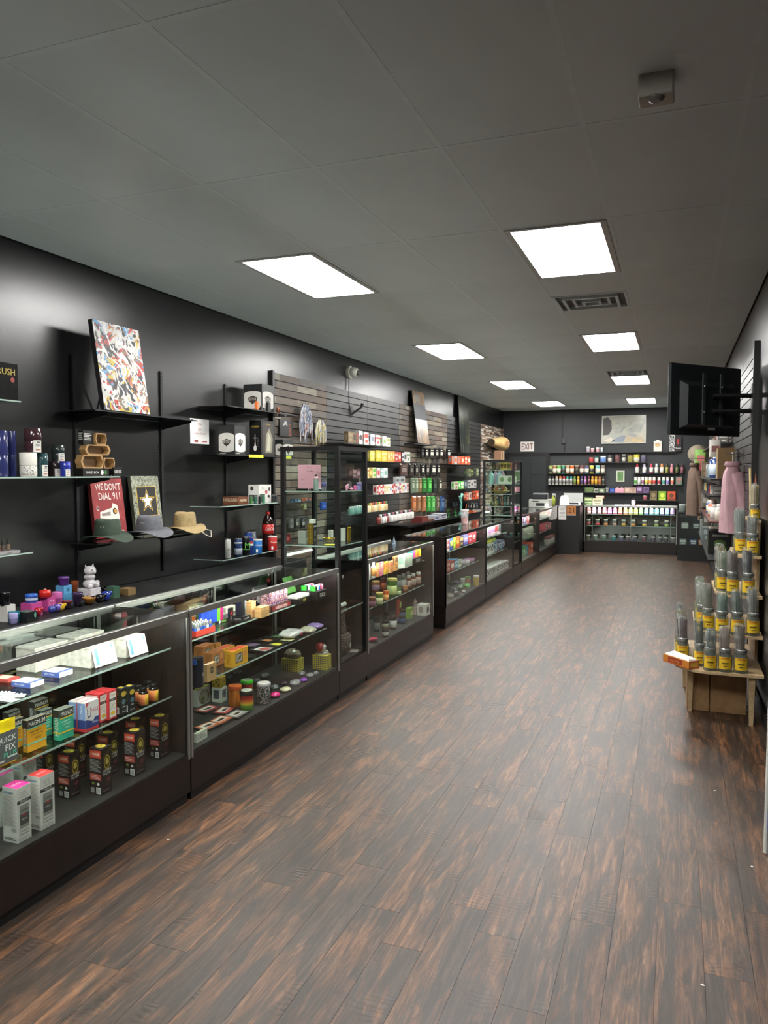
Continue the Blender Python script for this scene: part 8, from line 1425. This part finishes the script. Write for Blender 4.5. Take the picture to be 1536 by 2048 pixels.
# ------------------------------------------------------------------ checkout corner
ZR = .9855
def pxE(x, y): return 960+x/6.4, 880+y/6.4
p = aty(*pxE(735, 850), 15.0); e = empty('printer', (-2.62+.1, 15.1, ZR-.005)); tag(e, 'grey desktop printer with black lid on the far counter', 'printer')
PG = M('a8a8a2', .4); MB().box(-.2, .2, -.18, .18, 0, .16, PG, None, .015).build('housing', e); MB().box(-.15, .15, -.15, .15, .16, .26, M('26282a', .4), None, .02).build('lid', e); MB().box(-.14, .14, -.02, .16, .26, .275, M('8a8c8e', .3)).build('paper_feed', e); MB().box(-.05, .11, -.185, -.18, .03, .09, M('1c1e20', .4)).build('output_slot', e); MB().box(-.12, 0, -.185, -.18, .11, .13, M('3a3c3e', .3)).build('control_panel', e)
e.location = (-2.50, 15.15, ZR-.005)
e = empty('spray_bottle', (-2.40, 16.15, ZR)); tag(e, 'yellow-green spray bottle with white trigger by the till', 'bottle'); MB().lathe([(.045, 0), (.048, .01), (.048, .13), (.018, .18), (.018, .2)], film('lime_plastic', (.7, .75, .2), .75, .2, '9aa83a')).build('bottle', e); MB().box(-.02, .05, -.015, .015, .2, .24, M('d0d0cc'), None, .005).tube([(.04, 0, .21), (.05, 0, .16)], .006, M('d0d0cc')).build('trigger', e)
e = empty('card_terminal', (-2.16, 16.1, ZR), .2); tag(e, 'white curved card terminal on the corner counter', 'terminal'); MB().loft([[(-.1, -.08, 0), (.1, -.08, 0), (.1, .12, 0), (-.1, .12, 0)], [(-.09, -.02, .12), (.09, -.02, .12), (.09, .1, .14), (-.09, .1, .14)], [(-.06, .03, .2), (.06, .03, .2), (.06, .09, .2), (-.06, .09, .2)]], M('cfcdc6', .35), False).build('stand', e)
e = empty('checkout_tablet', (-1.96, 16.0, ZR), .15); tag(e, 'white-framed tablet lying tilted on the corner counter', 'tablet'); T = Matrix.Rotation(radians(18), 4, 'X'); MB().box(-.13, .13, -.09, .09, .03, .045, M('d8d8d4', .3), T, .005).build('frame', e); m = MB(); rect(m, T @ Matrix.Translation((0, 0, .0456)), -.09, .09, -.055, .055, M('1c1e22', .1)); m.build('screen', e); MB().box(-.05, .05, -.04, .08, 0, .035, M('3a3a3a')).build('foot', e)
e = empty('till_screen', (-2.05, 16.55, ZR), 0); tag(e, 'pale grey till screen seen from behind on the corner counter', 'screen'); T = Matrix.Translation((0, 0, .05)) @ Matrix.Rotation(radians(-20), 4, 'X'); MB().box(-.2, .2, -.015, .015, 0, .2, M('9a9c98', .4), T, .008).build('panel', e); MB().box(-.06, .06, -.06, .06, 0, .06, M('5a5c5a', .4)).build('foot', e)
def sheet(u0, u1, v0, v1, Y, c, lab, name, cat, art=None):
    a, b = aty(u0, v1, Y), aty(u1, v0, Y); w = (b.x-a.x)/2; h = b.z-a.z; e = empty(name, ((a.x+b.x)/2, Y, a.z)); tag(e, lab, cat); MB().box(-w, w, -.002, 0, 0, h, M(c, .5)).build('sheet', e); m = MB(); T = Matrix(((1, 0, 0, 0), (0, 0, -1, -.0028), (0, 1, 0, 0), (0, 0, 0, 1)))
    if art: art(m, T, w, h)
    else:
        for k in range(7): rect(m, T, -w*.75, w*(.7-.2*(k % 3)), h*(.82-.1*k), h*(.85-.1*k), M('8a8a88'))
    m.build('printed_label', e)
sheet(1117, 1132.5, 1012, 1039, 15.899, 'd4d2d0', 'white typed notice taped to the corner counter', 'paper_notice', 'notice')
def a21(m, T, w, h): rect(m, T, -w, w, h*.12, h, M('c07a3a')); m.text('21', T @ Matrix.Translation((0, h*.3, .0006)), h*.5, M('2a1f18'), 'C', w*1.7); rect(m, T, -w, w, 0, h*.12, M('a8a4a0'))
sheet(1133.5, 1152, 1012, 1031, 15.899, 'b87a44', 'orange age-limit sign with a large black 21 on the corner counter', 'age_sign', 'sign', a21)
a, b = atx(1103, 1040, -2.262), atx(1114, 1012, -2.262); e = empty('paper_notice', (-2.262, (a.y+b.y)/2, a.z)); tag(e, 'white typed notice taped to the glass of the corner showcase', 'notice'); MB().box(0, .002, (a.y-b.y)/2, (b.y-a.y)/2, 0, b.z-a.z, M('d0ceca')).build('sheet', e); m = MB()
for k in range(6): rect(m, Matrix(((0, 0, 1, .0026), (1, 0, 0, 0), (0, 1, 0, 0), (0, 0, 0, 1))), (a.y-b.y)*.38, (b.y-a.y)*(.3-.1*(k % 2)), .03+.04*k, .04+.04*k, M('8a8a88'))
m.build('printed_label', e)
# ------------------------------------------------------------------ right wall
XRS = XR-.02
# television on swing arm, seen from behind
e = empty('television', (.20, 6.60, 1.95)); tag(e, 'large black television seen from behind on a wall swing arm', 'television')
A, B = Vector((-.065, 6.30)), Vector((.475, 6.92)); ang = math.atan2(B.y-A.y, B.x-A.x); c = (A+B)/2; e.location = (c.x, c.y, 1.95); e.rotation_euler = (0, 0, ang); L = (B-A).length/2
TVM = M('15181a', .35); MB().box(-L, L, 0, .03, 0, .55, TVM, None, .012).build('bezel', e); MB().box(-L+.02, L-.02, .03, .034, .02, .53, M('08090a', .08)).build('screen', e)
MB().loft([[(-L*.75, -.002, .05), (L*.75, -.002, .05), (L*.75, -.002, .42), (-L*.75, -.002, .42)], [(-L*.65, -.05, .08), (L*.65, -.05, .08), (L*.65, -.05, .38), (-L*.65, -.05, .38)]], TVM, False).build('back_housing', e)
m = MB()
for x in (-.1, .1): m.box(x-.015, x+.015, -.06, -.05, .08, .48, M('2a2e30', .4))
for x in (-.1, .1):
    for z in (.18, .38): m.sphere((x, -.06, z), .008, M('8a8a88', .3, .8), 6, 4)
m.build('mount_rail', e); MB().box(-.04, .04, -.052, -.05, .04, .06, M('6a6a68')).build('rating_label', e)
Ti = (Matrix.Translation(e.location) @ Matrix.Rotation(ang, 4, 'Z')).inverted(); P_ = lambda x, y, z: tuple(Ti @ Vector((x, y, z)))
mx_, my_ = c.x+.058*sin(ang), c.y-.058*cos(ang)
MB().box(XRS-.02, XRS, 6.64, 6.76, 2.05, 2.35, BLACK, Ti).build('wall_plate', e); b_ = MB()
for z in (2.14, 2.26): b_.tube([P_(XRS-.01, 6.70, z), P_(XRS-.12, 6.65, z), P_(mx_, my_, z)], .018, BLACK)
b_.build('swing_arm', e)
# ---- wooden tiered incense rack
PINE = pattern('birch_plywood', [(.3, 'a58c68'), (.7, 'bfa67e')], 4, (8, 1, 8), rough=.5)
rk = empty('incense_rack', (.28, 5.9, 0)); tag(rk, 'pale wooden rounded tier rack full of incense jars by the right wall', 'rack')
TIERS = [(.35, .0, 5.44), (.58, .13, 5.55), (.83, .26, 5.66), (1.09, .385, 5.77), (1.33, .475, 5.86)]
def rrect(x0, y0, x1, y1, r, n=8):
    pts = [(x1, y0), (x1, y1), (x0, y1)]+[(x0+r-r*cos(t), y0+r-r*sin(t)) for t in [pi/2*i/n for i in range(n+1)]]
    return pts
TY1 = 6.42
for z, x0, y0 in TIERS:
    pts = [(x-.28, y-5.9) for x, y in rrect(x0, y0, .545, TY1, min(.22, (.545-x0)*.8))]
    MB().prism(pts, z-.018, z, PINE).build('shelf_tier', rk)
MB().box(.245, .262, -.03, .5, .1, 1.31, PINE).build('back_board', rk)
for x, y in ((.20, -.40), (.20, .44), (-.20, .44), (-.17, -.2)): MB().loft([[(x-.012, y-.012, 0), (x+.012, y-.012, 0), (x+.012, y+.012, 0), (x-.012, y+.012, 0)], [(x-.02, y-.018, .333), (x+.02, y-.018, .333), (x+.02, y+.018, .333), (x-.02, y+.018, .333)]], PINE, False).build('leg', rk)
CARD = pattern('cardboard', [(.35, '8a6a44'), (.65, '9c7a52')], 9, rough=.7)
for i, (x0, x1) in enumerate(((.09, .235), (.24, .47))):
    o = MB().box(-(x1-x0)/2, (x1-x0)/2, -.22, .22, 0, .315, CARD, None, .003).build('cardboard_box', None, ((x0+x1)/2, 5.95, 0)); tag(o, ['narrow plain cardboard box under the incense rack, aisle side', 'wider plain cardboard box under the incense rack, wall side'][i], 'box', 'cardboard boxes under the rack')
JARG = film('incense_jar_glass', (.75, .78, .72), .3, .06, '8a9088'); YLB = M('d8b42a', .4); ORL = M('c07a24', .4)
def incense(x, y, z, i, word, where, hj=.15, r=.036, tall=.13, tilt=(0, 0), c='4a5a54'):
    e = empty('incense_jar', (x, y, z)); tag(e, 'yellow-label jar of %s incense sticks %s' % (word, where), 'incense jar', 'incense jars on the wooden rack')
    MB().lathe([(r*.92, 0), (r, .006), (r, hj*.68), (r*.8, hj*.8), (r*.8, hj*.86)], JARG, 14).build('jar', e)
    MB().lathe([(r*.84, hj*.84), (r*.88, hj*.86), (r*.84, hj*.9), (r*.88, hj*.94), (r*.84, hj*.98), (r*.76, hj)], M('9a9c98', .2, .6), 14, caps=False).build('thread_rim', e)
    lb = MB(); R_ = r*1.03
    a0 = -2.55
    lb.loft([[(R_*cos(a0+t*.18), R_*sin(a0+t*.18), zz) for t in range(12)] for zz in (hj*.14, hj*.66)], YLB, True, None, False, False)
    lb.loft([[(R_*1.008*cos(a0+t*.18), R_*1.008*sin(a0+t*.18), zz) for t in range(2, 10)] for zz in (hj*.56, hj*.64)], ORL, True, None, False, False)
    lb.loft([[(R_*1.008*cos(a0+t*.18), R_*1.008*sin(a0+t*.18), zz) for t in range(3, 9)] for zz in (hj*.36, hj*.42)], M('4a3a14'), True, None, False, False); lb.loft([[(R_*1.008*cos(a0+t*.18), R_*1.008*sin(a0+t*.18), zz) for t in range(4, 8)] for zz in (hj*.25, hj*.29)], M('6a5420'), True, None, False, False)
    lb.build('paper_label', e)
    rnd = random.Random(i*17+3); st = MB(); tx, ty = tilt; sm = M(c, .6); H = hj+tall
    for k in range(13):
        a = 2*pi*k/13; rr = r*.75*(.4+.6*rnd.random()); st.tube([(rr*cos(a)*.7, rr*sin(a)*.7, .01), (rr*cos(a)+tx*H, rr*sin(a)+ty*H, H*(.96+.04*rnd.random()))], .0035, sm, 5)
    st.build('incense_sticks', e)
    rg = []
    for f, s in ((.35, .72), (.6, .95), (.85, 1.0), (1.0, .9), (1.05, .55)): rg.append([(r*.86*s*cos(t)*(1+.12*sin(3*t+i))+tx*H*f, r*.86*s*sin(t)*(1+.12*cos(4*t+i))+ty*H*f, H*f) for t in [2*pi*q/11 for q in range(11)]])
    MB().loft(rg, film('sleeve_plastic', (.93, .94, .93), .2, .08, 'b8beb8'), True).build('plastic_sleeve', e)
ZT_ = [t[0]+.0003 for t in TIERS]
rows = [(0, [(.045, 5.85, 'purple-black', '3a2c34'), (.055, 5.745, 'plum', '5a3444'), (.165, 5.60, 'dark green', '2c3a30'), (.225, 5.488, 'grey-blue and tan', '5a6a6c'), (.315, 5.488, 'brown-pink', '7a5a4c'), (.41, 5.488, 'dusky brown', '6a544a'), (.048, 5.98, 'dark red', '5a2a2c'), (.048, 6.1, 'mustard', '7a6434'), (.048, 6.22, 'grey', '6a6a68')], 'on the lowest rack tier'),
        (1, [(.175, 5.95, 'teal and grey', '4a7478'), (.18, 5.82, 'pale blue and tan', '8a8a78'), (.215, 5.69, 'tan-green', '6a6a54'), (.295, 5.598, 'sea green', '3a6a5c'), (.39, 5.598, 'bottle green', '2f4a40'), (.485, 5.598, 'silver grey', '8a8a84'), (.178, 6.08, 'rose', '8a5a5c'), (.178, 6.2, 'pale green', '7a8a6a')], 'on the second rack tier'),
        (2, [(.305, 5.98, 'straw and brown', '8a7a5a'), (.308, 5.85, 'green and brown', '5a6a4a'), (.365, 5.735, 'wine brown', '5a3c38'), (.46, 5.708, 'navy', '2a3040'), (.308, 6.11, 'cream', 'a89a78')], 'on the third rack tier'),
        (3, [(.427, 6.1, 'brown', '5a4238'), (.427, 5.96, 'grey-teal', '6a7a78'), (.49, 5.818, 'black and grey', '3a3c3c')], 'on the fourth rack tier'),
        (4, [(.508, 5.91, 'plain tan', 'a89060')], 'alone on the top of the rack')]
n = 0
for t, js, wh in rows:
    for x, y, wd, c in js:
        incense(x, y, ZT_[t], n, wd, wh, .155 if t < 4 else .11, .043 if t < 4 else .034, .115+.02*(n % 3), (-.02*(n % 3), -.02*(n % 4)), c); n += 1
o = MB().tube([(0, 0, 0), (-.005, 0, .2), (-.012, .0, .36)], [.010, .010, .009], M('b8a478', .5), 8).build('wooden_dowel', None, (.49, 5.99, ZT_[4])); tag(o, 'plain wooden dowel standing on top of the rack', 'dowel')
o = MB().loft([[(-.002, -.012, 0), (.002, -.012, 0), (.002, .012, 0), (-.002, .012, 0)], [(-.002, -.016, .06), (.002, -.016, .06), (.002, .016, .06), (-.002, .016, .06)], [(-.001, -.002, .18), (.001, -.002, .18), (.001, .002, .18), (-.001, .002, .18)]], M('8a4a34', .5), False).build('feather', None, (.52, 6.06, ZT_[4]), 1.2); o.scale = (1, 1, 1.8); tag(o, 'slim reddish-brown incense holder blade standing behind the dowel', 'incense holder')
# open packet on lowest tier
e = empty('incense_packet', (.045, 5.575, ZT_[0]), .72); e.scale = (1.1, 1.25, 1.15); tag(e, 'open orange and red packet with white tissue on the rack corner', 'packet'); MB().box(-.04, .04, -.10, .10, 0, .004, M('a8542c')).box(-.04, -.037, -.10, .10, .004, .045, M('b8742c', .4)).box(.037, .04, -.10, .10, .004, .045, M('a0482a', .4)).box(-.037, .037, -.10, -.097, .004, .045, M('b8602c', .4)).box(-.037, .037, .097, .10, .004, .045, M('b8602c', .4)).build('packet_tray', e)
MB().loft([[(-.037, -.096, .03), (.037, -.096, .03), (.037, .096, .03), (-.037, .096, .03)], [(-.03, -.09, .055), (.03, -.09, .05), (.03, .09, .058), (-.03, .09, .05)], [(-.015, -.07, .062), (.015, -.07, .06), (.015, .07, .066), (-.015, .07, .06)]], M('d8d6d0', .7), False).build('tissue', e)
m = MB(); T = Matrix(((0, 0, -1, -.0405), (-1, 0, 0, 0), (0, 1, 0, 0), (0, 0, 0, 1))); rect(m, T, -.06, .05, .008, .038, M('8f2f22')); m.text('INCENSE', T @ Matrix.Translation((-.005, .015, .0004)), .013, M('c8a040'), 'C', .1); T2 = Matrix(((1, 0, 0, 0), (0, 0, -1, -.1005), (0, 1, 0, 0), (0, 0, 0, 1))); rect(m, T2, -.03, .03, .01, .035, M('c8a040')); m.build('printed_label', e)
# ---- folded sidewalk sign leaning by the right wall
e = empty('sidewalk_sign', (.412, 3.26, 0)); tag(e, 'dark board with rounded white plastic edge leaning by the right wall', 'sign board'); T = Matrix.Rotation(radians(.3), 4, 'Y')
def rr2(w, h, r): return [(-w, 0), (w, 0)]+[(w-r+r*cos(t), h-r+r*sin(t)) for t in [pi/2*i/5 for i in range(6)]]+[(-w+r+r*cos(t), h-r+r*sin(t)) for t in [pi/2+pi/2*i/5 for i in range(6)]]
Tp = T @ Matrix(((0, 0, 1, 0), (1, 0, 0, 0), (0, 1, 0, 0), (0, 0, 0, 1)))
MB().prism(rr2(.40, .92, .05), -.02, .02, M('c4c4be', .4), Tp).build('edge_frame', e); m = MB(); pts = rr2(.385, .9, .045); m.add([(x, y+.006, -.0206) for x, y in pts], [tuple(range(len(pts)))[::-1]], M('16181c', .3), False, Tp); m.build('panel_face', e); m = MB(); rect(m, Tp @ Matrix.Rotation(pi, 4, 'Y'), -.38, .3, .12, .2, M('3a4a8a'), .0212); m.build('blue_stripe', e); MB().tube([tuple(Tp @ Vector((x, y+.004, -.022))) for x, y in rr2(.394, .91, .05)[1:]]+[tuple(Tp @ Vector((-.394, .004, -.022)))], .011, M('d8d8d2', .4), 6).build('white_rim', e)
# ---- slat shelves with accessories on the right wall
def rshelf(y0, y1, z, dep, lab, c='131414'):
    o = MB().box(-dep, 0, y0-(y0+y1)/2, y1-(y0+y1)/2, -.015, 0, M(c, .35)).build('slat_shelf', None, (XRS, (y0+y1)/2, z)); tag(o, lab, 'shelf', 'right wall shelves')
rshelf(7.9, 12.0, 1.60, .26, 'long black shelf with the blue jug and tall brown carton on the right wall'); rshelf(8.6, 12.0, 1.42, .24, 'long black shelf below the jug shelf on the right wall'); rshelf(8.0, 10.6, 1.19, .26, 'reddish wooden shelf with orange bottles on the right wall', '5a2f24'); rshelf(8.0, 12.0, .82, .26, 'low black shelf with the green-print box on the right wall'); rshelf(9.0, 12.6, 1.98, .2, 'high black shelf under the television on the right wall')
def rb(name, lab, cat, x, y, z, dx, dy, h, c, c2='c8c4bc', k=1): return simple_box(name, lab, cat, ((x, y, z), dx, dy, h), c, None, [('S', .1, .9, .5, .85, c2), ('S', .2, .8, .15, .35, c2)] if k else None)
def rj(name, lab, cat, x, y, z, r, h, b, l, lb=None, **kw): return jar(name, lab, cat, ((x, y, z), r, h), M(b, .25), M(l, .3), M(lb, .4) if lb else None, None, **kw)
rb('brown_carton', 'tall plain brown carton on the jug shelf', 'carton', .44, 8.35, 1.6005, .15, .3, .30, '8a6f48', '9a7f58', 0)
rj('blue_jug', 'blue plastic jug with white cap on the jug shelf', 'jug', .40, 9.3, 1.6005, .07, .25, '26407a', 'd0d0cc', 'b8c4d0', lidh=.15, neck=.6, cap_r=.5); rj('teal_bottle', 'white and teal bottle on the jug shelf', 'bottle', .42, 8.8, 1.6005, .045, .22, 'b8c4c0', 'd8d8d4', '3a8a84', lidh=.2, neck=.6, cap_r=.6); rj('clear_bottle', 'clear glass bottle beside the blue jug', 'bottle', .36, 9.9, 1.6005, .045, .2, '7a8a88', '4a5250', lidh=.2, neck=.5, cap_r=.4)
rb('red_carton', 'small red carton at the far part of the jug shelf', 'carton', .38, 10.6, 1.6005, .09, .1, .14, 'a8342c'); rb('tan_bundle', 'tan paper bundle at the far end of the jug shelf', 'bundle', .36, 11.4, 1.6005, .1, .14, .2, '8a7a5c', 'a8987a')
for i, (y, c, w) in enumerate(((8.9, '8a8a88', 'silver'), (9.4, 'b8b4ac', 'white'), (9.9, 'a83a34', 'red'), (10.5, '2a3a6a', 'navy'), (11.0, 'c8b03a', 'yellow'), (11.4, 'd8d4cc', 'ivory'), (11.8, '3a3a3a', 'black'))): rb('small_pack', '%s small pack on the shelf below the jug shelf' % w, 'pack', .40, y, 1.4205, .1, .12, .1, c, '5a5a58' if i % 2 else 'd0ccc4')
for i, (y, x, r, h, b, l, w) in enumerate(((8.2, .40, .05, .16, 'c4c0b8', 'd8d6d0', 'white tub'), (8.6, .37, .05, .14, 'd0ccc4', 'c8c4bc', 'cream tub'), (9.0, .36, .045, .17, 'c8582c', 'd0d0cc', 'orange bottle'), (9.35, .38, .04, .17, 'd07030', 'c86a2c', 'bright orange bottle'), (9.7, .36, .04, .15, '3a5a8a', 'd8d8d4', 'blue bottle'), (10.1, .38, .045, .15, 'c0a88a', '8a7a60', 'tan bottle'))): rj('cleaner_bottle', '%s on the reddish wooden shelf' % w, 'bottle', x, y, 1.1905, r, h, b, l, 'e0d8c8' if i % 2 == 0 else None, lidh=.2, neck=.7, cap_r=.7)
o = MB().tube([(0, 0, .02), (-.05, -.3, .09)], .008, M('8a8c8e', .25, .9), 7).build('metal_rod', None, (.42, 8.55, 1.19)); tag(o, 'thin metal rod propped across the reddish shelf', 'rod')
e = empty('green_print_box', (.42, 8.75, .8205)); tag(e, 'black box with green leaf print on the low right wall shelf', 'carton'); MB().box(-.11, .11, -.15, .15, 0, .24, M('191b19', .35), None, .002).build('carton_body', e); m = MB(); T = faceS(.22, .3); ell(m, T, 0, .11, .06, .04, M('4a6a2c'), 0, 9); ell(m, T, .03, .06, .04, .025, M('5a7a34'), .0004, 7); rect(m, T, -.07, .08, .18, .2, M('8a8a84')); T = Matrix(((0, 0, -1, -.1106), (-1, 0, 0, 0), (0, 1, 0, 0), (0, 0, 0, 1))); ell(m, T, 0, .1, .07, .05, M('3f5a28'), 0, 9); m.build('printed_label', e)
rb('figure_carton', 'white and orange printed carton on the low right wall shelf', 'carton', .40, 9.5, .8205, .1, .14, .22, 'c8b8a8', '8a3a34'); rb('grey_case', 'grey plastic case on the low right wall shelf', 'case', .38, 10.4, .8205, .16, .3, .16, '5a6664', '8a9896'); rb('clear_tub', 'pale grey tub with white lid on the low right wall shelf', 'tub', .38, 11.2, .8205, .16, .3, .2, '78827e', 'c8ccc8')
for i, (y, c, w) in enumerate(((9.3, '6a6a66', 'grey'), (10.0, '8a4a44', 'dull red'), (10.8, 'b0a890', 'cream'), (11.6, '4a5a4a', 'dark green'))): rb('boxed_accessory', '%s boxed accessory on the high shelf under the television' % w, 'carton', .46, y, 1.9805, .1, .2, .12, c)
# hooks with hanging bags
def rhook(y, z, ln, name, lab, cat, mk, grp=None):
    e = empty(name, (XRS, y, z)); tag(e, lab, cat, grp); MB().tube([(0, 0, 0), (-ln, 0, 0), (-ln-.004, 0, .018)], .003, M('8a8a88', .3, .8), 6).build('hook', e); mk(e, -ln*.75); return e
def bagmk(c, c2, w, h):
    def f(e, x):
        o = pouch_mesh(w, h, .035, M(c, .25)).build('bag', e, (x, 0, -h)); o.rotation_euler = (0, 0, pi/2); m = MB(); rect(m, Matrix(((1, 0, 0, x), (0, 0, -1, -.02), (0, 1, 0, -h), (0, 0, 0, 1))), -w*.3, w*.3, h*.3, h*.65, M(c2)); m.build('bag_label', e)
    return f
rhook(13.2, 2.02, .28, 'hanging_bag', 'lime green and pink novelty bag hanging on the right wall', 'bag', bagmk('7aa84a', 'b86a6a', .18, .26)); rhook(8.7, 2.0, .25, 'hanging_bag', 'white printed bag hanging under the television', 'bag', bagmk('c8c4bc', '8a5a5a', .12, .18))
for i, (y, z, c, c2, w) in enumerate(((13.9, 1.85, '2a2a2c', '6a6a6a', 'black'), (12.8, 1.82, '8a2f34', 'c8a0a0', 'dark red'), (11.6, 1.38, '8a867c', 'c0bcb0', 'grey'), (13.4, 1.36, '6a5c44', '9a8a68', 'khaki'), (12.9, 1.36, '3a3c3a', '8a8a84', 'charcoal'), (10.9, 1.15, '5a5a54', 'a8a49a', 'taupe'), (11.4, 1.14, '2c2e30', '8a8c8c', 'slate'), (11.9, 1.12, '44443e', '9a9888', 'olive'), (13.2, 1.10, '7a6a58', 'b0a48c', 'sand'))): rhook(y, z, .24, 'hanging_bag', '%s accessory bag hanging among the right wall goods' % w, 'bag', bagmk(c, c2, .11, .2), 'accessory bags on the right wall')
# beige cap on hook
def capmk(e, x):
    mt = pattern('canvas_beige', [(.3, 'a89c84'), (.7, 'bdb199')], 30, rough=.8); T = Matrix.Translation((x, 0, -.12)) @ Matrix.Rotation(radians(70), 4, 'X')
    MB().lathe([(.115, 0), (.12, .03), (.105, .08), (.06, .11), (.015, .12)], mt, 18, T).build('crown', e); MB().lathe([(.12, .0), (.165, -.012), (.17, -.01), (.12, .006)], mt, 18, T).build('brim', e)
rhook(14.2, 2.10, .30, 'bucket_hat', 'beige bucket hat hanging on a hook near the scribble poster', 'hat', capmk)
# jackets on hangers hung from slatwall arms
def jacket(y, x, ztop, h, w, c, lab, rz):
    e = empty('hanging_jacket', (x, y, ztop-h), rz); tag(e, lab, 'jacket', 'jackets on hangers'); mt = pattern('fabric_'+c, [(.3, c), (.7, '%02x%02x%02x' % tuple(min(255, int(int(c[i:i+2], 16)*1.2)) for i in (0, 2, 4)))], 12, (1, 1, .4), rough=.8, bump=.25)
    rg = []; n = 20
    for f, ww, dd in ((0, 1.0, 1), (.25, .94, 1), (.5, .84, .95), (.7, .74, .9), (.86, .58, .8), (.95, .34, .55), (1.0, .22, .4)):
        rg.append([(.085*dd*cos(t)*(1+.18*sin(5*t+2*f)), w/2*ww*sin(t)*(1+.05*cos(7*t)), h*f) for t in [2*pi*i/n for i in range(n)]])
    MB().loft(rg, mt).build('jacket_body', e)
    for s in (-1, 1): MB().tube([(.02, s*w*.26, h*.86), (.05, s*w*.40, h*.6), (.06, s*w*.48, h*.3), (.05, s*w*.50, h*.05)], [.055, .055, .05, .042], mt, 10).build('sleeve', e)
    MB().lathe([(.05, h*.95), (.075, h*.98), (.06, h*1.03)], mt, 12, None, True, 0, 0, False).build('hood', e)
    MB().tube([(0, 0, h*.98), (0, 0, h+.07), (0, .02, h+.1), (0, .04, h+.09)], .004, M('c8c8c4', .3)).build('hanger_hook', e)
    a = empty('rail_arm', (XRS, y, ztop+.085)); tag(a, 'thin steel display arm carrying the '+lab.split(' jacket')[0]+' jacket', 'display arm'); cx = x-XRS; MB().tube([(0, 0, 0), (cx-.05, 0, .0), (cx-.055, 0, .02)], .005, M('8a8a88', .3, .8)).build('arm', a); MB().box(-.006, 0, -.02, .02, -.05, .05, M('6a6a68', .3, .6)).build('plate', a)
jacket(12.4, .235, 1.78, .76, .34, '5c4a3e', 'brown jacket hanging from the right wall over the bottles', .35)
jacket(7.55, .46, 1.74, .62, .26, 'a8868c', 'pink hooded jacket hanging beside the incense rack', .25)
# ---- low glass case in the far right corner
e = empty('corner_case', (.285, 15.9, 0)); tag(e, 'low black display case in the far right corner', 'showcase'); MB().box(-.26, .262, -.4, .55, 0, .3, M('171918', .4)).build('cabinet_base', e); MB().box(-.26, .262, -.4, .55, .88, .91, BLACK).build('top_frame', e)
MB().box(-.25, .25, -.395, -.39, .3, .88, GL).build('front_glass', e); MB().box(-.255, -.25, -.39, .55, .3, .88, GL).build('side_glass', e)
for x in (-.26, .235):
    for y in (-.4, .52): MB().box(x, x+.025, y, y+.025, .3, .88, BLACK).build('post', e)
MB().box(-.24, .24, -.38, .53, .598, .606, GLS).build('glass_shelf', e)
for i, (x, y, z, c, w) in enumerate(((.12, 15.6, .3005, '7a8a88', 'grey-teal'), (.3, 15.6, .3005, '3a4a7a', 'blue'), (.45, 15.6, .3005, 'a8542c', 'rust'), (.15, 15.62, .6065, 'b0b4b0', 'white'), (.35, 15.62, .6065, '5a6a66', 'slate'), (.24, 15.65, .9105, '8a8e8a', 'silver'), (.42, 15.6, .9105, '2a3a34', 'dark green'))): rb('glass_case_box', '%s box in or on the far right corner case' % w, 'carton', x, y, z, .12, .14, .1, c, 'c8ccc8')
rj('clear_tub', 'clear tub with white lid on the far right corner case', 'tub', .1, 15.75, .9105, .06, .14, '8a9690', 'c8ccc8')
# paper scraps on the floor
for i, (u, v) in enumerate(((1427, 1581), (1505, 1735), (1410, 1972), (340, 1678), (1418, 1972))):
    q = atz(u, v, .0005)
    if i == 4: continue
    o = MB().prism([(0, 0), (.012, .003), (.01, .011), (.002, .009)], 0, .0008, M('d8d4c8')).build('paper_scrap', None, (q.x, q.y, .0003), i); tag(o, ['tiny white paper scrap on the floor beside the incense rack', 'tiny white paper scrap on the floor near the leaning sign board', 'tiny white paper scrap lying out on the open floor', 'tiny white paper scrap at the foot of the cleanse-kit showcase'][i], 'paper scrap')
